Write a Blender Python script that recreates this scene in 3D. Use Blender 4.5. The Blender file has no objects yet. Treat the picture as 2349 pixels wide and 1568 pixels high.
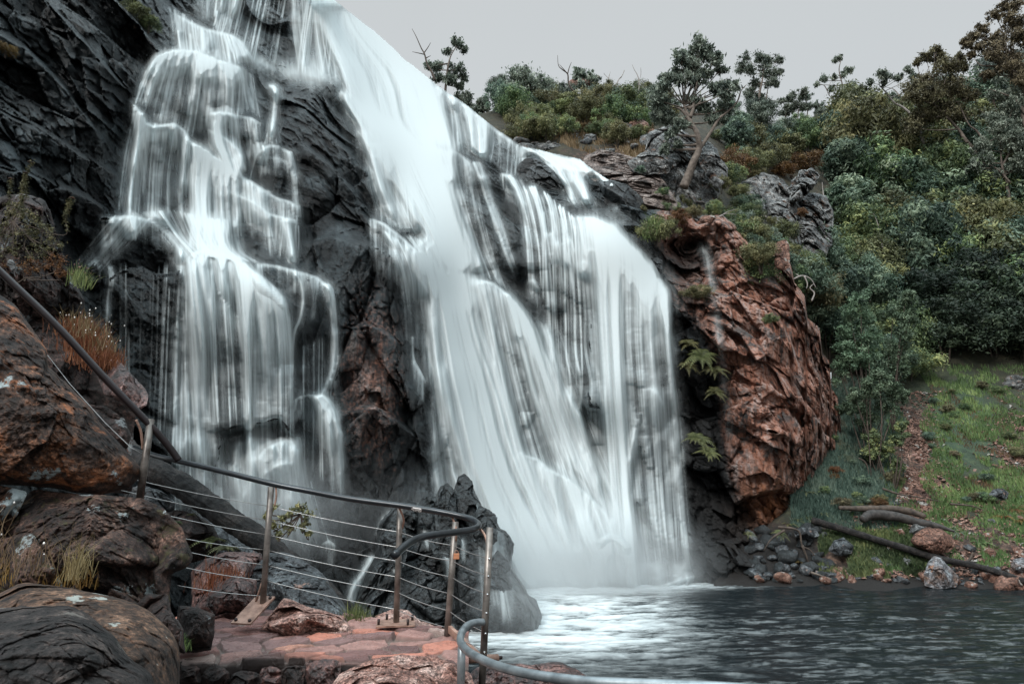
import bpy, math, random
import numpy as np
from math import radians, sin, cos, pi

# ---------------------------------------------------------------- scene, camera, light
sc = bpy.context.scene
FOC, PIT, CZ = 1566.0, radians(11.0), 5.0
sp_, cp_ = sin(PIT), cos(PIT)
A = np.array

def P(U, V, Y):
    """world point at forward distance Y seen in direction (U, V)"""
    U = np.asarray(U, float); V = np.asarray(V, float); Y = np.asarray(Y, float)
    x = (U - 1174.5) / FOC; y = -(V - 784.0) / FOC
    dy = cp_ - y * sp_; dz = sp_ + y * cp_
    s = Y / dy
    return np.stack([x * s, Y + 0 * s, CZ + dz * s], -1)

def proj(p):
    d = np.asarray(p, float) - A([0, 0, CZ])
    f = d[..., 1] * cp_ + d[..., 2] * sp_
    u = -d[..., 1] * sp_ + d[..., 2] * cp_
    return 1174.5 + FOC * d[..., 0] / f, 784.0 - FOC * u / f

def P1(u, v, y): return P(u, v, y).reshape(3)

cam_d = bpy.data.cameras.new("camera"); cam = bpy.data.objects.new("camera", cam_d)
sc.collection.objects.link(cam); sc.camera = cam
cam.location = (0, 0, CZ); cam.rotation_euler = (radians(90) + PIT, 0, 0)
cam_d.sensor_width = 36; cam_d.lens = FOC / 2349 * 36
cam_d.clip_start = 0.05; cam_d.clip_end = 3000

w = bpy.data.worlds.new("World"); sc.world = w; w.use_nodes = True
nt = w.node_tree; nt.nodes.clear()
def N(nt, typ, **kw):
    n = nt.nodes.new(typ)
    for k, v in kw.items(): setattr(n, k, v)
    return n
sun_el, sun_az = radians(43), radians(212)
out = N(nt, 'ShaderNodeOutputWorld'); bg = N(nt, 'ShaderNodeBackground')
sky = N(nt, 'ShaderNodeTexSky', sky_type='NISHITA', sun_disc=False, sun_elevation=sun_el, sun_rotation=sun_az)
mul = N(nt, 'ShaderNodeVectorMath', operation='SCALE'); mul.inputs['Scale'].default_value = 0.10
tc = N(nt, 'ShaderNodeTexCoord'); sx = N(nt, 'ShaderNodeSeparateXYZ')
ramp = N(nt, 'ShaderNodeValToRGB'); mixw = N(nt, 'ShaderNodeMixRGB'); mixw.inputs[0].default_value = 0.94
noi = N(nt, 'ShaderNodeTexNoise'); noi.inputs['Scale'].default_value = 1.6; noi.inputs['Detail'].default_value = 4
e = ramp.color_ramp.elements
e[0].position = 0.0; e[0].color = (.60, .63, .64, 1)
e[1].position = 1.0; e[1].color = (2.95, 3.6, 3.85, 1)
m = ramp.color_ramp.elements.new(0.35); m.color = (.575, .605, .62, 1)
m = ramp.color_ramp.elements.new(0.64); m.color = (.57, .60, .61, 1)
m = ramp.color_ramp.elements.new(0.8); m.color = (1.36, 1.6, 1.72, 1)
nt.links.new(tc.outputs['Generated'], sx.inputs[0]); nt.links.new(sx.outputs['Z'], ramp.inputs[0])
nt.links.new(sky.outputs[0], mul.inputs[0]); nt.links.new(mul.outputs[0], mixw.inputs[1])
cl = N(nt, 'ShaderNodeMapRange'); cl.inputs['To Min'].default_value = .93; cl.inputs['To Max'].default_value = 1.07
nt.links.new(tc.outputs['Generated'], noi.inputs['Vector']); nt.links.new(noi.outputs[0], cl.inputs[0])
sm = N(nt, 'ShaderNodeVectorMath', operation='SCALE')
nt.links.new(ramp.outputs[0], sm.inputs[0]); nt.links.new(cl.outputs[0], sm.inputs['Scale'])
nt.links.new(sm.outputs[0], mixw.inputs[2]); nt.links.new(mixw.outputs[0], bg.inputs[0]); nt.links.new(bg.outputs[0], out.inputs[0])
bg.inputs[1].default_value = 1.0
sd = bpy.data.lights.new("sun", 'SUN'); sun = bpy.data.objects.new("sun", sd); sc.collection.objects.link(sun)
sd.energy = 2.6; sd.angle = radians(20); sd.color = (1, .985, .96)
sun.rotation_euler = (radians(90) - sun_el, 0, radians(180) - sun_az + radians(0))
sun.rotation_euler = (radians(47), radians(0), radians(-32))
sc.view_settings.view_transform = 'Standard'; sc.view_settings.look = 'None'
sc.view_settings.exposure = .10; sc.view_settings.gamma = 1
sc.cycles.transparent_max_bounces = 24; sc.cycles.max_bounces = 5
sc.cycles.diffuse_bounces = 3; sc.cycles.glossy_bounces = 2; sc.cycles.use_denoising = True
sc.cycles.volume_bounces = 1

# ---------------------------------------------------------------- numeric helpers
def hsh(i, j, k, s=0):
    with np.errstate(over='ignore'):
        u = np.uint32
        n = i.astype(np.int32).view(u) * u(374761393) + j.astype(np.int32).view(u) * u(668265263) + k.astype(np.int32).view(u) * u(1440662683) + u((s * 974634777) & 0xffffffff)
        n = (n ^ (n >> u(13))) * u(1274126177); n = (n ^ (n >> u(15))) * u(2246822519); n = n ^ (n >> u(16))
    return n.astype(np.float32) * np.float32(1 / 4294967296.0)

def chunked(fn, p, *a):
    sh = p.shape[:-1]; q = np.asarray(p, float).reshape(-1, 3)
    if len(q) <= 24000: return fn(q, *a, sh=sh)
    parts = [fn(q[i:i + 16000], *a, sh=None) for i in range(0, len(q), 16000)]
    if isinstance(parts[0], tuple): return tuple(np.concatenate(c).reshape(sh) for c in zip(*parts))
    return np.concatenate(parts).reshape(sh)

def _vn(p, s, sh):
    i = np.floor(p).astype(np.int32); f = (p - i).astype(np.float32); f = f * f * (3 - 2 * f)
    x, y, z = i[:, 0], i[:, 1], i[:, 2]; r = 0
    for a in (0, 1):
        wx = f[:, 0] if a else 1 - f[:, 0]
        for b in (0, 1):
            wy = wx * (f[:, 1] if b else 1 - f[:, 1])
            for c in (0, 1): r = r + wy * (f[:, 2] if c else 1 - f[:, 2]) * hsh(x + a, y + b, z + c, s)
    r = (r * 2 - 1).astype(float); return r if sh is None else r.reshape(sh)
def vnoise(p, s=0): return chunked(_vn, p, s)

def fbm(p, o=4, s=0, g=.5):
    r = 0; a = 1; t = 0
    for k in range(o):
        r = r + a * vnoise(p * (2.03 ** k) + 17.3 * k, s + k); t += a; a *= g
    return r / t

def _vo(p, s, sh):
    i = np.floor(p).astype(np.int32); f = (p - i).astype(np.float32); f32 = np.float32
    d1 = np.full(len(p), 9e9, f32); d2 = d1.copy(); tot = d1 * 0; rv = d1 * 0
    for a in (-1, 0, 1):
        for b in (-1, 0, 1):
            for c in (-1, 0, 1):
                h1 = hsh(i[:, 0] + a, i[:, 1] + b, i[:, 2] + c, s)
                h2 = (h1 * f32(791.13)) % f32(1); h3 = (h1 * f32(1047.7)) % f32(1)
                dx = a + h1 - f[:, 0]; dy = b + h2 - f[:, 1]; dz = c + h3 - f[:, 2]; d = dx * dx + dy * dy + dz * dz
                m = d < d1; d2 = np.where(m, d1, np.minimum(d2, d)); d1 = np.where(m, d, d1)
                tot = np.where(m, -(((h1 * f32(357.3)) % f32(1) - f32(.5)) * dx + ((h1 * f32(61.953)) % f32(1) - f32(.5)) * dy + ((h1 * f32(276.4)) % f32(1) - f32(.5)) * dz), tot); rv = np.where(m, (h1 * f32(154.86)) % f32(1), rv)
    r = (rv.astype(float), tot.astype(float), (np.sqrt(d2) - np.sqrt(d1)).astype(float))
    return r if sh is None else tuple(x.reshape(sh) for x in r)
def voro(p, s=0):
    """nearest cell: random value, facet offset, edge distance"""
    return chunked(_vo, p, s)

def rotm(ax, ang):
    c, s = cos(ang), sin(ang)
    return {'x': A([[1, 0, 0], [0, c, -s], [0, s, c]]), 'y': A([[c, 0, s], [0, 1, 0], [-s, 0, c]]), 'z': A([[c, -s, 0], [s, c, 0], [0, 0, 1]])}[ax]

def rock(p, M, sizes, amps, seed=0, crack=.35, tilt=1.3):
    """faceted, fractured relief (metres, + = towards the viewer)"""
    q = p @ M
    s0 = sizes[0]; fq = .5 / s0
    wv = np.stack([fbm(q * fq, 3, seed + 50), fbm(q * fq + 9, 3, seed + 60), fbm(q * fq + 31, 3, seed + 70)], -1)
    q = q + wv * .15 * s0
    h = 0; ck = np.clip(.35 + 1.6 * fbm(q * (.9 / s0) + 5, 3, seed + 80), 0, 1.3)
    for k, (z, a) in enumerate(zip(sizes, amps)):
        r, t, e = voro(q / z, seed + 7 * k)
        va = np.clip(.55 + 1.9 * fbm(q * (.55 / sizes[max(0, k - 1)]) + 40 * k, 3, seed + 90 + k), .35, 1.5) if k else 1.0
        a = a * va
        h = h + a * ((r - .5) * .9 + t * tilt) - a * crack * ck * np.exp(-e * 14)
    return h + .25 * amps[-1] * fbm(q * 6, 3, seed + 5)

class RBF:
    def __init__(self, pts, smooth=1e-4):
        pts = A(pts, float); self.c = pts[:, :2] / 600.0; n = len(pts)
        K = self.k(self.c, self.c) + np.eye(n) * smooth
        Q = np.hstack([np.ones((n, 1)), self.c])
        M = np.vstack([np.hstack([K, Q]), np.hstack([Q.T, np.zeros((3, 3))])])
        self.w = np.linalg.solve(M, np.concatenate([pts[:, 2], [0, 0, 0]])); self.n = n
    @staticmethod
    def k(a, b):
        d2 = ((a[:, None] - b[None]) ** 2).sum(-1)
        return d2 * np.log(d2 + 1e-12) * .5
    def __call__(self, U, V):
        sh = np.broadcast(U, V).shape
        q = np.stack([np.broadcast_to(U, sh).ravel(), np.broadcast_to(V, sh).ravel()], -1) / 600.0
        r = np.zeros(len(q))
        for s in range(0, len(q), 40000):
            b = q[s:s + 40000]
            r[s:s + 40000] = self.k(b, self.c) @ self.w[:self.n] + self.w[self.n] + b @ self.w[self.n + 1:]
        return r.reshape(sh)

def sstep(a, b, x): t = np.clip((x - a) / (b - a), 0, 1); return t * t * (3 - 2 * t)
def blur(a, sg):
    if sg <= 0: return a
    h, w_ = a.shape; pd = int(sg * 3) + 1
    b = np.pad(a, pd, mode='edge'); H, W = b.shape
    fy = np.fft.fftfreq(H)[:, None]; fx = np.fft.rfftfreq(W)[None]
    g = np.exp(-2 * (pi * sg) ** 2 * (fx * fx + fy * fy))
    return np.fft.irfft2(np.fft.rfft2(b) * g, s=b.shape)[pd:pd + h, pd:pd + w_]

# ---------------------------------------------------------------- object helpers
ROOT = sc.collection
def mesh_np(name, verts, quads, attrs=None, smooth=True):
    """fast mesh from arrays; quads = (n,4) or (n,3)"""
    verts = np.ascontiguousarray(verts, np.float32).reshape(-1, 3); quads = np.ascontiguousarray(quads, np.int32)
    n, k = quads.shape
    me = bpy.data.meshes.new(name)
    me.vertices.add(len(verts)); me.vertices.foreach_set('co', verts.ravel())
    me.loops.add(n * k); me.loops.foreach_set('vertex_index', quads.ravel())
    me.polygons.add(n); me.polygons.foreach_set('loop_start', np.arange(0, n * k, k, dtype=np.int32))
    me.polygons.foreach_set('loop_total', np.full(n, k, np.int32))
    if smooth: me.polygons.foreach_set('use_smooth', np.ones(n, bool))
    for an, av in (attrs or {}).items():
        at = me.attributes.new(an, 'FLOAT', 'POINT'); at.data.foreach_set('value', np.ascontiguousarray(av, np.float32).ravel())
    me.update(calc_edges=True); me.validate(clean_customdata=False)
    return me

def tag(o, label=None, cat=None, group=None, kind=None):
    if label: o['label'] = label
    if cat: o['category'] = cat
    if group: o['group'] = group
    if kind: o['kind'] = kind
    return o

def link(name, me, mat, parent=None, loc=None):
    o = bpy.data.objects.new(name, me); ROOT.objects.link(o)
    if mat is not None and not len(me.materials): me.materials.append(mat)
    if parent is not None: o.parent = parent
    if loc is not None: o.location = loc
    return o

def world_obj(name, verts, faces, mat, parent=None, origin=None, attrs=None, smooth=True):
    """verts in world metres; origin = object origin (a parent's location if parented)"""
    verts = np.asarray(verts, float).reshape(-1, 3)
    if parent is not None:
        org = A(parent.location); pp = parent
        while pp.parent is not None: pp = pp.parent; org = org + A(pp.location)
        me = mesh_np(name, verts - org, faces, attrs, smooth); return link(name, me, mat, parent)
    if origin is None:
        origin = A([verts[:, 0].mean(), verts[:, 1].mean(), verts[:, 2].min()])
    me = mesh_np(name, verts - A(origin), faces, attrs, smooth); return link(name, me, mat, None, tuple(origin))

def empty(name, loc, label=None, cat=None, group=None):
    o = bpy.data.objects.new(name, None); ROOT.objects.link(o); o.location = tuple(loc); o.empty_display_size = .2
    return tag(o, label, cat, group)

def gridfaces(nr, nc, keep=None, wrap=False):
    i = np.arange(nr - 1)[:, None]; j = np.arange(nc if wrap else nc - 1)[None]
    j2 = (j + 1) % nc
    f = np.stack([i * nc + j, (i + 1) * nc + j, (i + 1) * nc + j2, i * nc + j2], -1)
    f = f.reshape(-1, 4)
    if keep is not None: f = f[keep.ravel()]
    return f

def compact(verts, faces, attrs):
    used = np.zeros(len(verts), bool); used[faces.ravel()] = True
    idx = np.cumsum(used) - 1
    return verts[used], idx[faces], {k: v.ravel()[used] for k, v in attrs.items()}

def catmull(pts, n=8):
    pts = A(pts, float)
    if len(pts) < 3: 
        t = np.linspace(0, 1, n + 1)[:, None]; return pts[0] * (1 - t) + pts[-1] * t
    q = np.vstack([2 * pts[0] - pts[1], pts, 2 * pts[-1] - pts[-2]]); r = []
    for i in range(len(pts) - 1):
        a, b, c, d = q[i:i + 4]
        for t in np.linspace(0, 1, n, endpoint=False):
            r.append(.5 * ((2 * b) + (c - a) * t + (2 * a - 5 * b + 4 * c - d) * t * t + (-a + 3 * b - 3 * c + d) * t ** 3))
    r.append(pts[-1]); return A(r)

def tube(pts, rad, ns=10, cap=True):
    pts = A(pts, float); n = len(pts); rad = np.broadcast_to(rad, n)
    t = np.gradient(pts, axis=0); t /= np.linalg.norm(t, axis=1)[:, None] + 1e-12
    up = A([0, 0, 1.]) if abs(t[0, 2]) < .9 else A([1., 0, 0])
    nrm = np.cross(t[0], up); nrm /= np.linalg.norm(nrm); V = []
    an = np.linspace(0, 2 * pi, ns, endpoint=False)
    for i in range(n):
        nrm = nrm - t[i] * (nrm @ t[i]); nrm /= np.linalg.norm(nrm) + 1e-12
        bi = np.cross(t[i], nrm)
        V.append(pts[i] + rad[i] * (np.cos(an)[:, None] * nrm + np.sin(an)[:, None] * bi))
    V = np.vstack(V); Fc = gridfaces(n, ns, wrap=True)
    if cap:
        V = np.vstack([V, pts[0], pts[-1]]); a = n * ns; j = np.arange(ns); j2 = (j + 1) % ns
        c0 = np.stack([j * 0 + a, j, j2, j2], -1); c1 = np.stack([j * 0 + a + 1, (n - 1) * ns + j2, (n - 1) * ns + j, (n - 1) * ns + j], -1)
        c0[:, 3] = a; c1[:, 3] = a + 1
        return V, Fc, [tuple(x[:3]) for x in c0] + [tuple(x[:3]) for x in c1]
    return V, Fc, []

class MB:
    """collects shapes of ONE part"""
    def __init__(s): s.v = []; s.q = []; s.t = []; s.n = 0
    def add(s, V, Q, T=()):
        s.v.append(A(V, float).reshape(-1, 3)); 
        if len(Q): s.q.append(A(Q) + s.n)
        if len(T): s.t.append(A(T) + s.n)
        s.n += len(s.v[-1]); return s
    def tube(s, pts, r, ns=10, cap=True): return s.add(*tube(pts, r, ns, cap))
    def box(s, c, sx, sy, sz, R=None):
        v = A([[x, y, z] for x in (-.5, .5) for y in (-.5, .5) for z in (-.5, .5)]) * A([sx, sy, sz])
        if R is not None: v = v @ R.T
        return s.add(v + A(c), [(0, 1, 3, 2), (4, 6, 7, 5), (0, 4, 5, 1), (2, 3, 7, 6), (0, 2, 6, 4), (1, 5, 7, 3)])
    def arrays(s):
        return np.vstack(s.v), (np.vstack(s.q) if s.q else np.zeros((0, 4), int)), (np.vstack(s.t) if s.t else np.zeros((0, 3), int))
    def mesh(s, name, org=(0, 0, 0), smooth=True):
        V, Q, T = s.arrays(); me = bpy.data.meshes.new(name)
        me.from_pydata((V - A(org)).tolist(), [], Q.tolist() + T.tolist())
        if smooth: me.polygons.foreach_set('use_smooth', np.ones(len(me.polygons), bool))
        me.update(); return me
    def build(s, name, mat, parent=None, origin=None, smooth=True, bevel=0):
        if parent is not None:
            org = A(parent.location); pp = parent
            while pp.parent is not None: pp = pp.parent; org = org + A(pp.location)
            o = link(name, s.mesh(name, org, smooth), mat, parent)
        else:
            V = np.vstack(s.v)
            if origin is None: origin = (V[:, 0].mean(), V[:, 1].mean(), V[:, 2].min())
            o = link(name, s.mesh(name, origin, smooth), mat, None, tuple(origin))
        if bevel:
            b = o.modifiers.new('bevel', 'BEVEL'); b.width = bevel; b.segments = 2
        return o

# ---------------------------------------------------------------- materials
def newmat(name):
    m = bpy.data.materials.new(name); m.use_nodes = True; nt = m.node_tree; nt.nodes.clear()
    o = N(nt, 'ShaderNodeOutputMaterial'); b = N(nt, 'ShaderNodeBsdfPrincipled'); nt.links.new(b.outputs[0], o.inputs[0])
    return m, nt, b, o
def noise(nt, scale, detail=5, rough=.6, vec=None, dist=0):
    n = N(nt, 'ShaderNodeTexNoise'); n.inputs['Scale'].default_value = scale; n.inputs['Detail'].default_value = detail
    n.inputs['Roughness'].default_value = rough; n.inputs['Distortion'].default_value = dist
    if vec is not None: nt.links.new(vec, n.inputs['Vector'])
    return n.outputs[0]
def rampn(nt, fac, stops, interp='LINEAR'):
    r = N(nt, 'ShaderNodeValToRGB'); r.color_ramp.interpolation = interp; el = r.color_ramp.elements
    while len(el) > 1: el.remove(el[-1])
    el[0].position = stops[0][0]; el[0].color = (*stops[0][1], 1)
    for p, c in stops[1:]:
        x = el.new(p); x.color = (*c, 1)
    nt.links.new(fac, r.inputs[0]); return r.outputs[0]
def g3(v): return (v, v, v)
def mixc(nt, fac, a, b, mode='MIX'):
    m = N(nt, 'ShaderNodeMixRGB', blend_type=mode)
    for i, x in ((0, fac), (1, a), (2, b)):
        if isinstance(x, (int, float)): m.inputs[i].default_value = x
        elif isinstance(x, tuple): m.inputs[i].default_value = (*x, 1)
        else: nt.links.new(x, m.inputs[i])
    return m.outputs[0]
def math_(nt, op, a, b=0.0, clamp=False):
    m = N(nt, 'ShaderNodeMath', operation=op); m.use_clamp = clamp
    for i, x in ((0, a), (1, b)):
        if isinstance(x, (int, float)): m.inputs[i].default_value = x
        else: nt.links.new(x, m.inputs[i])
    return m.outputs[0]
def attr(nt, name):
    a = N(nt, 'ShaderNodeAttribute'); a.attribute_name = name; return a.outputs['Fac']
def mapping(nt, scale=(1, 1, 1), rot=(0, 0, 0), kind='Object'):
    t = N(nt, 'ShaderNodeTexCoord'); m = N(nt, 'ShaderNodeMapping'); m.inputs['Scale'].default_value = scale; m.inputs['Rotation'].default_value = rot
    nt.links.new(t.outputs[kind], m.inputs[0]); return m.outputs[0]
def bump(nt, b, h, strength=.5, dist=.02):
    n = N(nt, 'ShaderNodeBump'); n.inputs['Strength'].default_value = strength; n.inputs['Distance'].default_value = dist
    nt.links.new(h, n.inputs['Height']); nt.links.new(n.outputs[0], b.inputs['Normal'])

def rock_mat(name, dark, mid, light, scale=1.0, rough=(.45, .8), lichen=None, lam=.62, moss=None, bstr=.6, bdist=.03, spec=.4, lsc=2.2):
    m, nt, b, o = newmat(name)
    v = mapping(nt)
    n1 = noise(nt, scale, 8, .65, v, .3); n2 = noise(nt, scale * 7, 6, .7, v)
    col = rampn(nt, n1, [(.36, dark), (.5, mid), (.63, light)])
    col = mixc(nt, rampn(nt, n2, [(.42, g3(0)), (.56, g3(1))]), mixc(nt, 1.0, col, g3(.32), 'MULTIPLY'), col)
    n5 = noise(nt, scale * 15, 4, .7, v); col = mixc(nt, rampn(nt, n5, [(.53, g3(0)), (.60, g3(.8))]), col, mixc(nt, 1.0, col, g3(2.4), 'MULTIPLY')); col = mixc(nt, rampn(nt, n5, [(.40, g3(.8)), (.47, g3(0))]), col, mixc(nt, 1.0, col, g3(.3), 'MULTIPLY'))
    if moss:
        mk = rampn(nt, noise(nt, scale * 1.7, 6, .7, v, .5), [(.56, g3(0)), (.66, g3(1))]); col = mixc(nt, mk, col, moss)
    if lichen:
        vo = N(nt, 'ShaderNodeTexVoronoi'); vo.inputs['Scale'].default_value = lsc
        n3 = noise(nt, 9 * scale, 5, .7, v); 
        ad = N(nt, 'ShaderNodeMixRGB'); ad.inputs[0].default_value = .12; nt.links.new(v, ad.inputs[1])
        nn = N(nt, 'ShaderNodeTexNoise'); nn.inputs['Scale'].default_value = 6 * scale; nn.inputs['Detail'].default_value = 5; nt.links.new(v, nn.inputs['Vector'])
        nt.links.new(nn.outputs['Color'], ad.inputs[2]); nt.links.new(ad.outputs[0], vo.inputs['Vector'])
        big = noise(nt, scale * .9, 3, .5, v)
        s = math_(nt, 'SUBTRACT', math_(nt, 'ADD', math_(nt, 'MULTIPLY', big, 1.0), math_(nt, 'MULTIPLY', math_(nt, 'SUBTRACT', noise(nt, 4.5 * scale, 6, .8, v), .5), .95)), vo.outputs['Distance'])
        mk = rampn(nt, s, [(lam - .5, g3(0)), (lam - .46, g3(1))])
        col = mixc(nt, mk, col, mixc(nt, n2, tuple(x * .6 for x in lichen), lichen))
    nt.links.new(col, b.inputs['Base Color'])
    rr = rampn(nt, n1, [(.3, g3(rough[1])), (.7, g3(rough[0]))]); nt.links.new(rr, b.inputs['Roughness'])
    b.inputs['Specular IOR Level'].default_value = spec
    h = math_(nt, 'ADD', n1, math_(nt, 'MULTIPLY', n2, .5)); h = math_(nt, 'ADD', h, math_(nt, 'MULTIPLY', noise(nt, scale * 28, 4, .7, v), .25))
    bump(nt, b, h, bstr, bdist); return m

def plain(name, col, rough=.5, metal=0, sc_=8, var=.35, bs=.2, col2=None):
    m, nt, b, o = newmat(name); v = mapping(nt); n = noise(nt, sc_, 6, .6, v)
    c = rampn(nt, n, [(.3, tuple(x * (1 - var) for x in col)), (.7, col2 or tuple(min(1, x * (1 + var)) for x in col))])
    nt.links.new(c, b.inputs['Base Color']); b.inputs['Roughness'].default_value = rough; b.inputs['Metallic'].default_value = metal
    bump(nt, b, noise(nt, sc_ * 5, 4, .6, v), bs, .004); return m
# ---------------------------------------------------------------- cliff relief
CP = [(-400, -100, 17), (-400, 600, 13), (-400, 1400, 12), (0, -150, 25), (0, 0, 24.5), (0, 300, 22), (0, 600, 18), (0, 900, 18), (200, 0, 28), (200, 300, 25.5), (150, 600, 23), (200, 900, 22), (250, 1200, 21),
 (340, 0, 31), (370, 110, 31), (390, 20, 33), (470, 60, 34), (560, 140, 34), (450, 300, 30.5), (300, 300, 28.5), (600, 300, 32), (400, 500, 28.3), (550, 500, 30), (490, 580, 26.8), (330, 540, 26), (620, 620, 27.5), (700, 640, 28.3),
 (300, 900, 24.5), (480, 1060, 25), (480, 1300, 24.5), (660, 1060, 26), (700, 1350, 25.5), (680, 480, 31), (750, 400, 32.5), (720, 200, 36), (640, 160, 38.5), (800, 240, 38.5), (600, 50, 41), (600, -100, 43), (750, 50, 42), (830, 80, 44),
 (750, 600, 30), (830, 560, 30.5), (850, 900, 28.5), (780, 900, 28.5), (850, 1200, 27.5), (940, 900, 30), (960, 1150, 29.5), (880, 1400, 27),
 (850, 320, 37), (860, 480, 34.5), (960, 560, 34), (1000, 640, 34.5), (1030, 345, 40), (960, 165, 45), (1080, 250, 45), (1130, 300, 45), (1110, 365, 41.5), (930, 330, 39), (1200, 340, 45), (1190, 420, 42), (1260, 400, 43.5), (1350, 380, 44), (1430, 450, 41), (1370, 475, 40), (1300, 470, 40),
 (1040, 620, 35.5), (1080, 900, 34), (1130, 1100, 33), (1250, 1340, 32.6), (1100, 1400, 31), (1060, 470, 38), (1200, 640, 37.2), (1200, 900, 35.5), (1330, 520, 38.5), (1280, 750, 37.2), (1300, 1000, 36), (1330, 1200, 34.2), (1400, 1340, 33.2), (1400, 1450, 33.2), (1380, 520, 38.3), (1450, 600, 37.2), (1420, 800, 36), (1500, 700, 36.6), (1530, 900, 35.6), (1560, 1200, 34.4), (1580, 1330, 33.4), (1450, 1100, 35),
 (1480, 480, 39.5), (1500, 560, 38.5), (1560, 500, 39.5), (1580, 560, 41), (1640, 500, 39.5), (1560, 700, 37.3), (1580, 900, 37.6), (1620, 1050, 37.3), (1640, 1250, 34.8), (1640, 1335, 33.6), (1650, 600, 38.8), (1700, 700, 37.2), (1650, 850, 37.5), (1750, 800, 36.4), (1780, 620, 39.5), (1820, 700, 38.4), (1760, 950, 35.6), (1850, 900, 37.6), (1840, 1000, 36.6), (1900, 850, 42), (1905, 1000, 41), (1760, 1080, 35.6), (1720, 1200, 35.5), (1760, 1300, 35.0), (1900, 1200, 42), (1900, 1400, 40), (1740, 540, 41)]
cbase = RBF(CP, 3e-4)
# ledges: (polyline, protrusion m, length of the drop in px, x softness)
LED = [([(-60, 40), (60, 110), (150, 200), (240, 330)], .9, 90), ([(60, -40), (180, 80), (270, 180), (330, 240)], .9, 80), ([(-60, 230), (80, 290), (180, 350), (270, 400)], .8, 80), ([(-60, 370), (100, 410), (200, 450), (250, 480)], .8, 90), ([(180, -60), (290, 20), (380, 130)], .7, 60), ([(640, 215), (700, 250), (780, 330), (850, 400)], .6, 60), ([(690, 330), (760, 380), (840, 470)], .6, 70), ([(700, 560), (760, 540), (850, 560), (940, 600)], .9, 120), ([(770, 760), (850, 740), (930, 790)], .6, 80), ([(760, 950), (860, 930), (960, 1000)], .7, 90), ([(1040, 430), (1090, 480), (1140, 560)], .5, 60),
 ([(300, 232), (345, 270), (400, 283), (440, 322), (500, 365), (545, 400), (605, 437), (690, 478)], .9, 130),
 ([(480, 258), (540, 262), (600, 282)], .6, 90), ([(360, 128), (400, 115), (500, 135), (560, 160)], .9, 90), ([(462, 64), (550, 92), (585, 150)], .7, 60),
 ([(230, 500), (300, 497), (360, 520), (428, 585)], 1.2, 230), ([(432, 590), (460, 573), (500, 577), (540, 592), (620, 655), (665, 700)], 1.5, 260), ([(580, 602), (640, 610), (700, 628), (770, 680)], 1.0, 200),
 ([(540, 440), (620, 490), (690, 512)], .5, 70), ([(585, 350), (615, 330), (640, 335), (672, 348)], .6, 90),
 ([(575, 142), (640, 152), (700, 165), (770, 190), (830, 255), (850, 330)], 1.2, 150), ([(860, 335), (900, 322), (960, 330), (1035, 348)], .5, 110), ([(868, 500), (900, 530), (950, 570), (1000, 640)], 1.2, 260), ([(1035, 345), (1080, 360), (1150, 400)], .7, 140),
 ([(1090, 632), (1130, 648), (1180, 690), (1240, 770)], .8, 200), ([(1150, 385), (1240, 430), (1330, 470)], .7, 90), ([(1320, 492), (1370, 500), (1430, 555), (1500, 625), (1535, 700)], .8, 200),
 ([(1180, 1040), (1240, 1060), (1310, 1100), (1390, 1180)], .7, 120), ([(1365, 1240), (1385, 1222), (1415, 1222), (1450, 1250)], 2.0, 120), ([(1440, 1000), (1460, 960), (1480, 900)], .4, 100), ([(600, 1050), (640, 1020), (680, 1040)], .8, 110), ([(690, 905), (725, 908), (775, 962)], .6, 160),
 ([(1240, 1075), (1300, 1110), (1330, 1150)], .3, 60), ([(1595, 520), (1650, 500), (1690, 545)], .5, 100), ([(1560, 570), (1600, 545), (1625, 560)], -1.0, 55), ([(1690, 1160), (1720, 1140), (1790, 1128), (1850, 1150)], -1.1, 60), ([(1640, 640), (1690, 690), (1745, 765)], -.7, 45), ([(1700, 565), (1735, 620), (1760, 680)], -.5, 40), ([(1650, 745), (1700, 775), (1735, 830)], -.6, 40), ([(1755, 700), (1790, 740), (1830, 820)], .5, 60), ([(1690, 860), (1760, 900), (1850, 960)], -.6, 40), ([(1720, 980), (1790, 1000), (1860, 1040)], -.5, 40), ([(1530, 560), (1575, 545), (1615, 552), (1640, 590)], -1.0, 55)]
def led(U, V):
    r = 0
    for poly, amp, L in LED:
        pl = A(poly, float); u0, u1 = pl[0, 0], pl[-1, 0]
        if pl[0, 0] > pl[-1, 0]: pl = pl[::-1]; u0, u1 = u1, u0
        vc = np.interp(U, pl[:, 0], pl[:, 1]); s = V - vc
        wx = sstep(-14, 12, U - u0) * sstep(-14, 12, u1 - U)
        r = r - amp * wx * sstep(-10, 8, s) * np.exp(-np.clip(s, 0, None) / L * 1.6)
    return r
SKY = A([(-400, -160), (560, -160), (700, -70), (760, -2), (800, 30), (830, 52), (870, 85), (900, 112), (930, 142), (960, 163), (1010, 204), (1060, 236), (1110, 276), (1140, 300), (1200, 338), (1260, 352), (1330, 368), (1370, 398), (1400, 418), (1440, 442), (1462, 470), (1480, 484), (1510, 482), (1560, 490), (1600, 508), (1622, 500), (1645, 492), (1680, 512), (1700, 535), (1730, 548), (1770, 548), (1795, 565), (1812, 592), (1822, 648), (1846, 680), (1852, 730), (1880, 752), (1886, 806), (1904, 828), (1906, 890), (1922, 915), (1930, 980)], float)
def skyl(U): return np.interp(U, SKY[:, 0], SKY[:, 1])
SK2 = 1
ML = rotm('y', radians(40)) @ np.diag([.62, 1, 1.25])
MR = rotm('y', radians(50)) @ np.diag([.78, 1, 1.05])
MC = np.diag([1.15, 1, .55])
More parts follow.
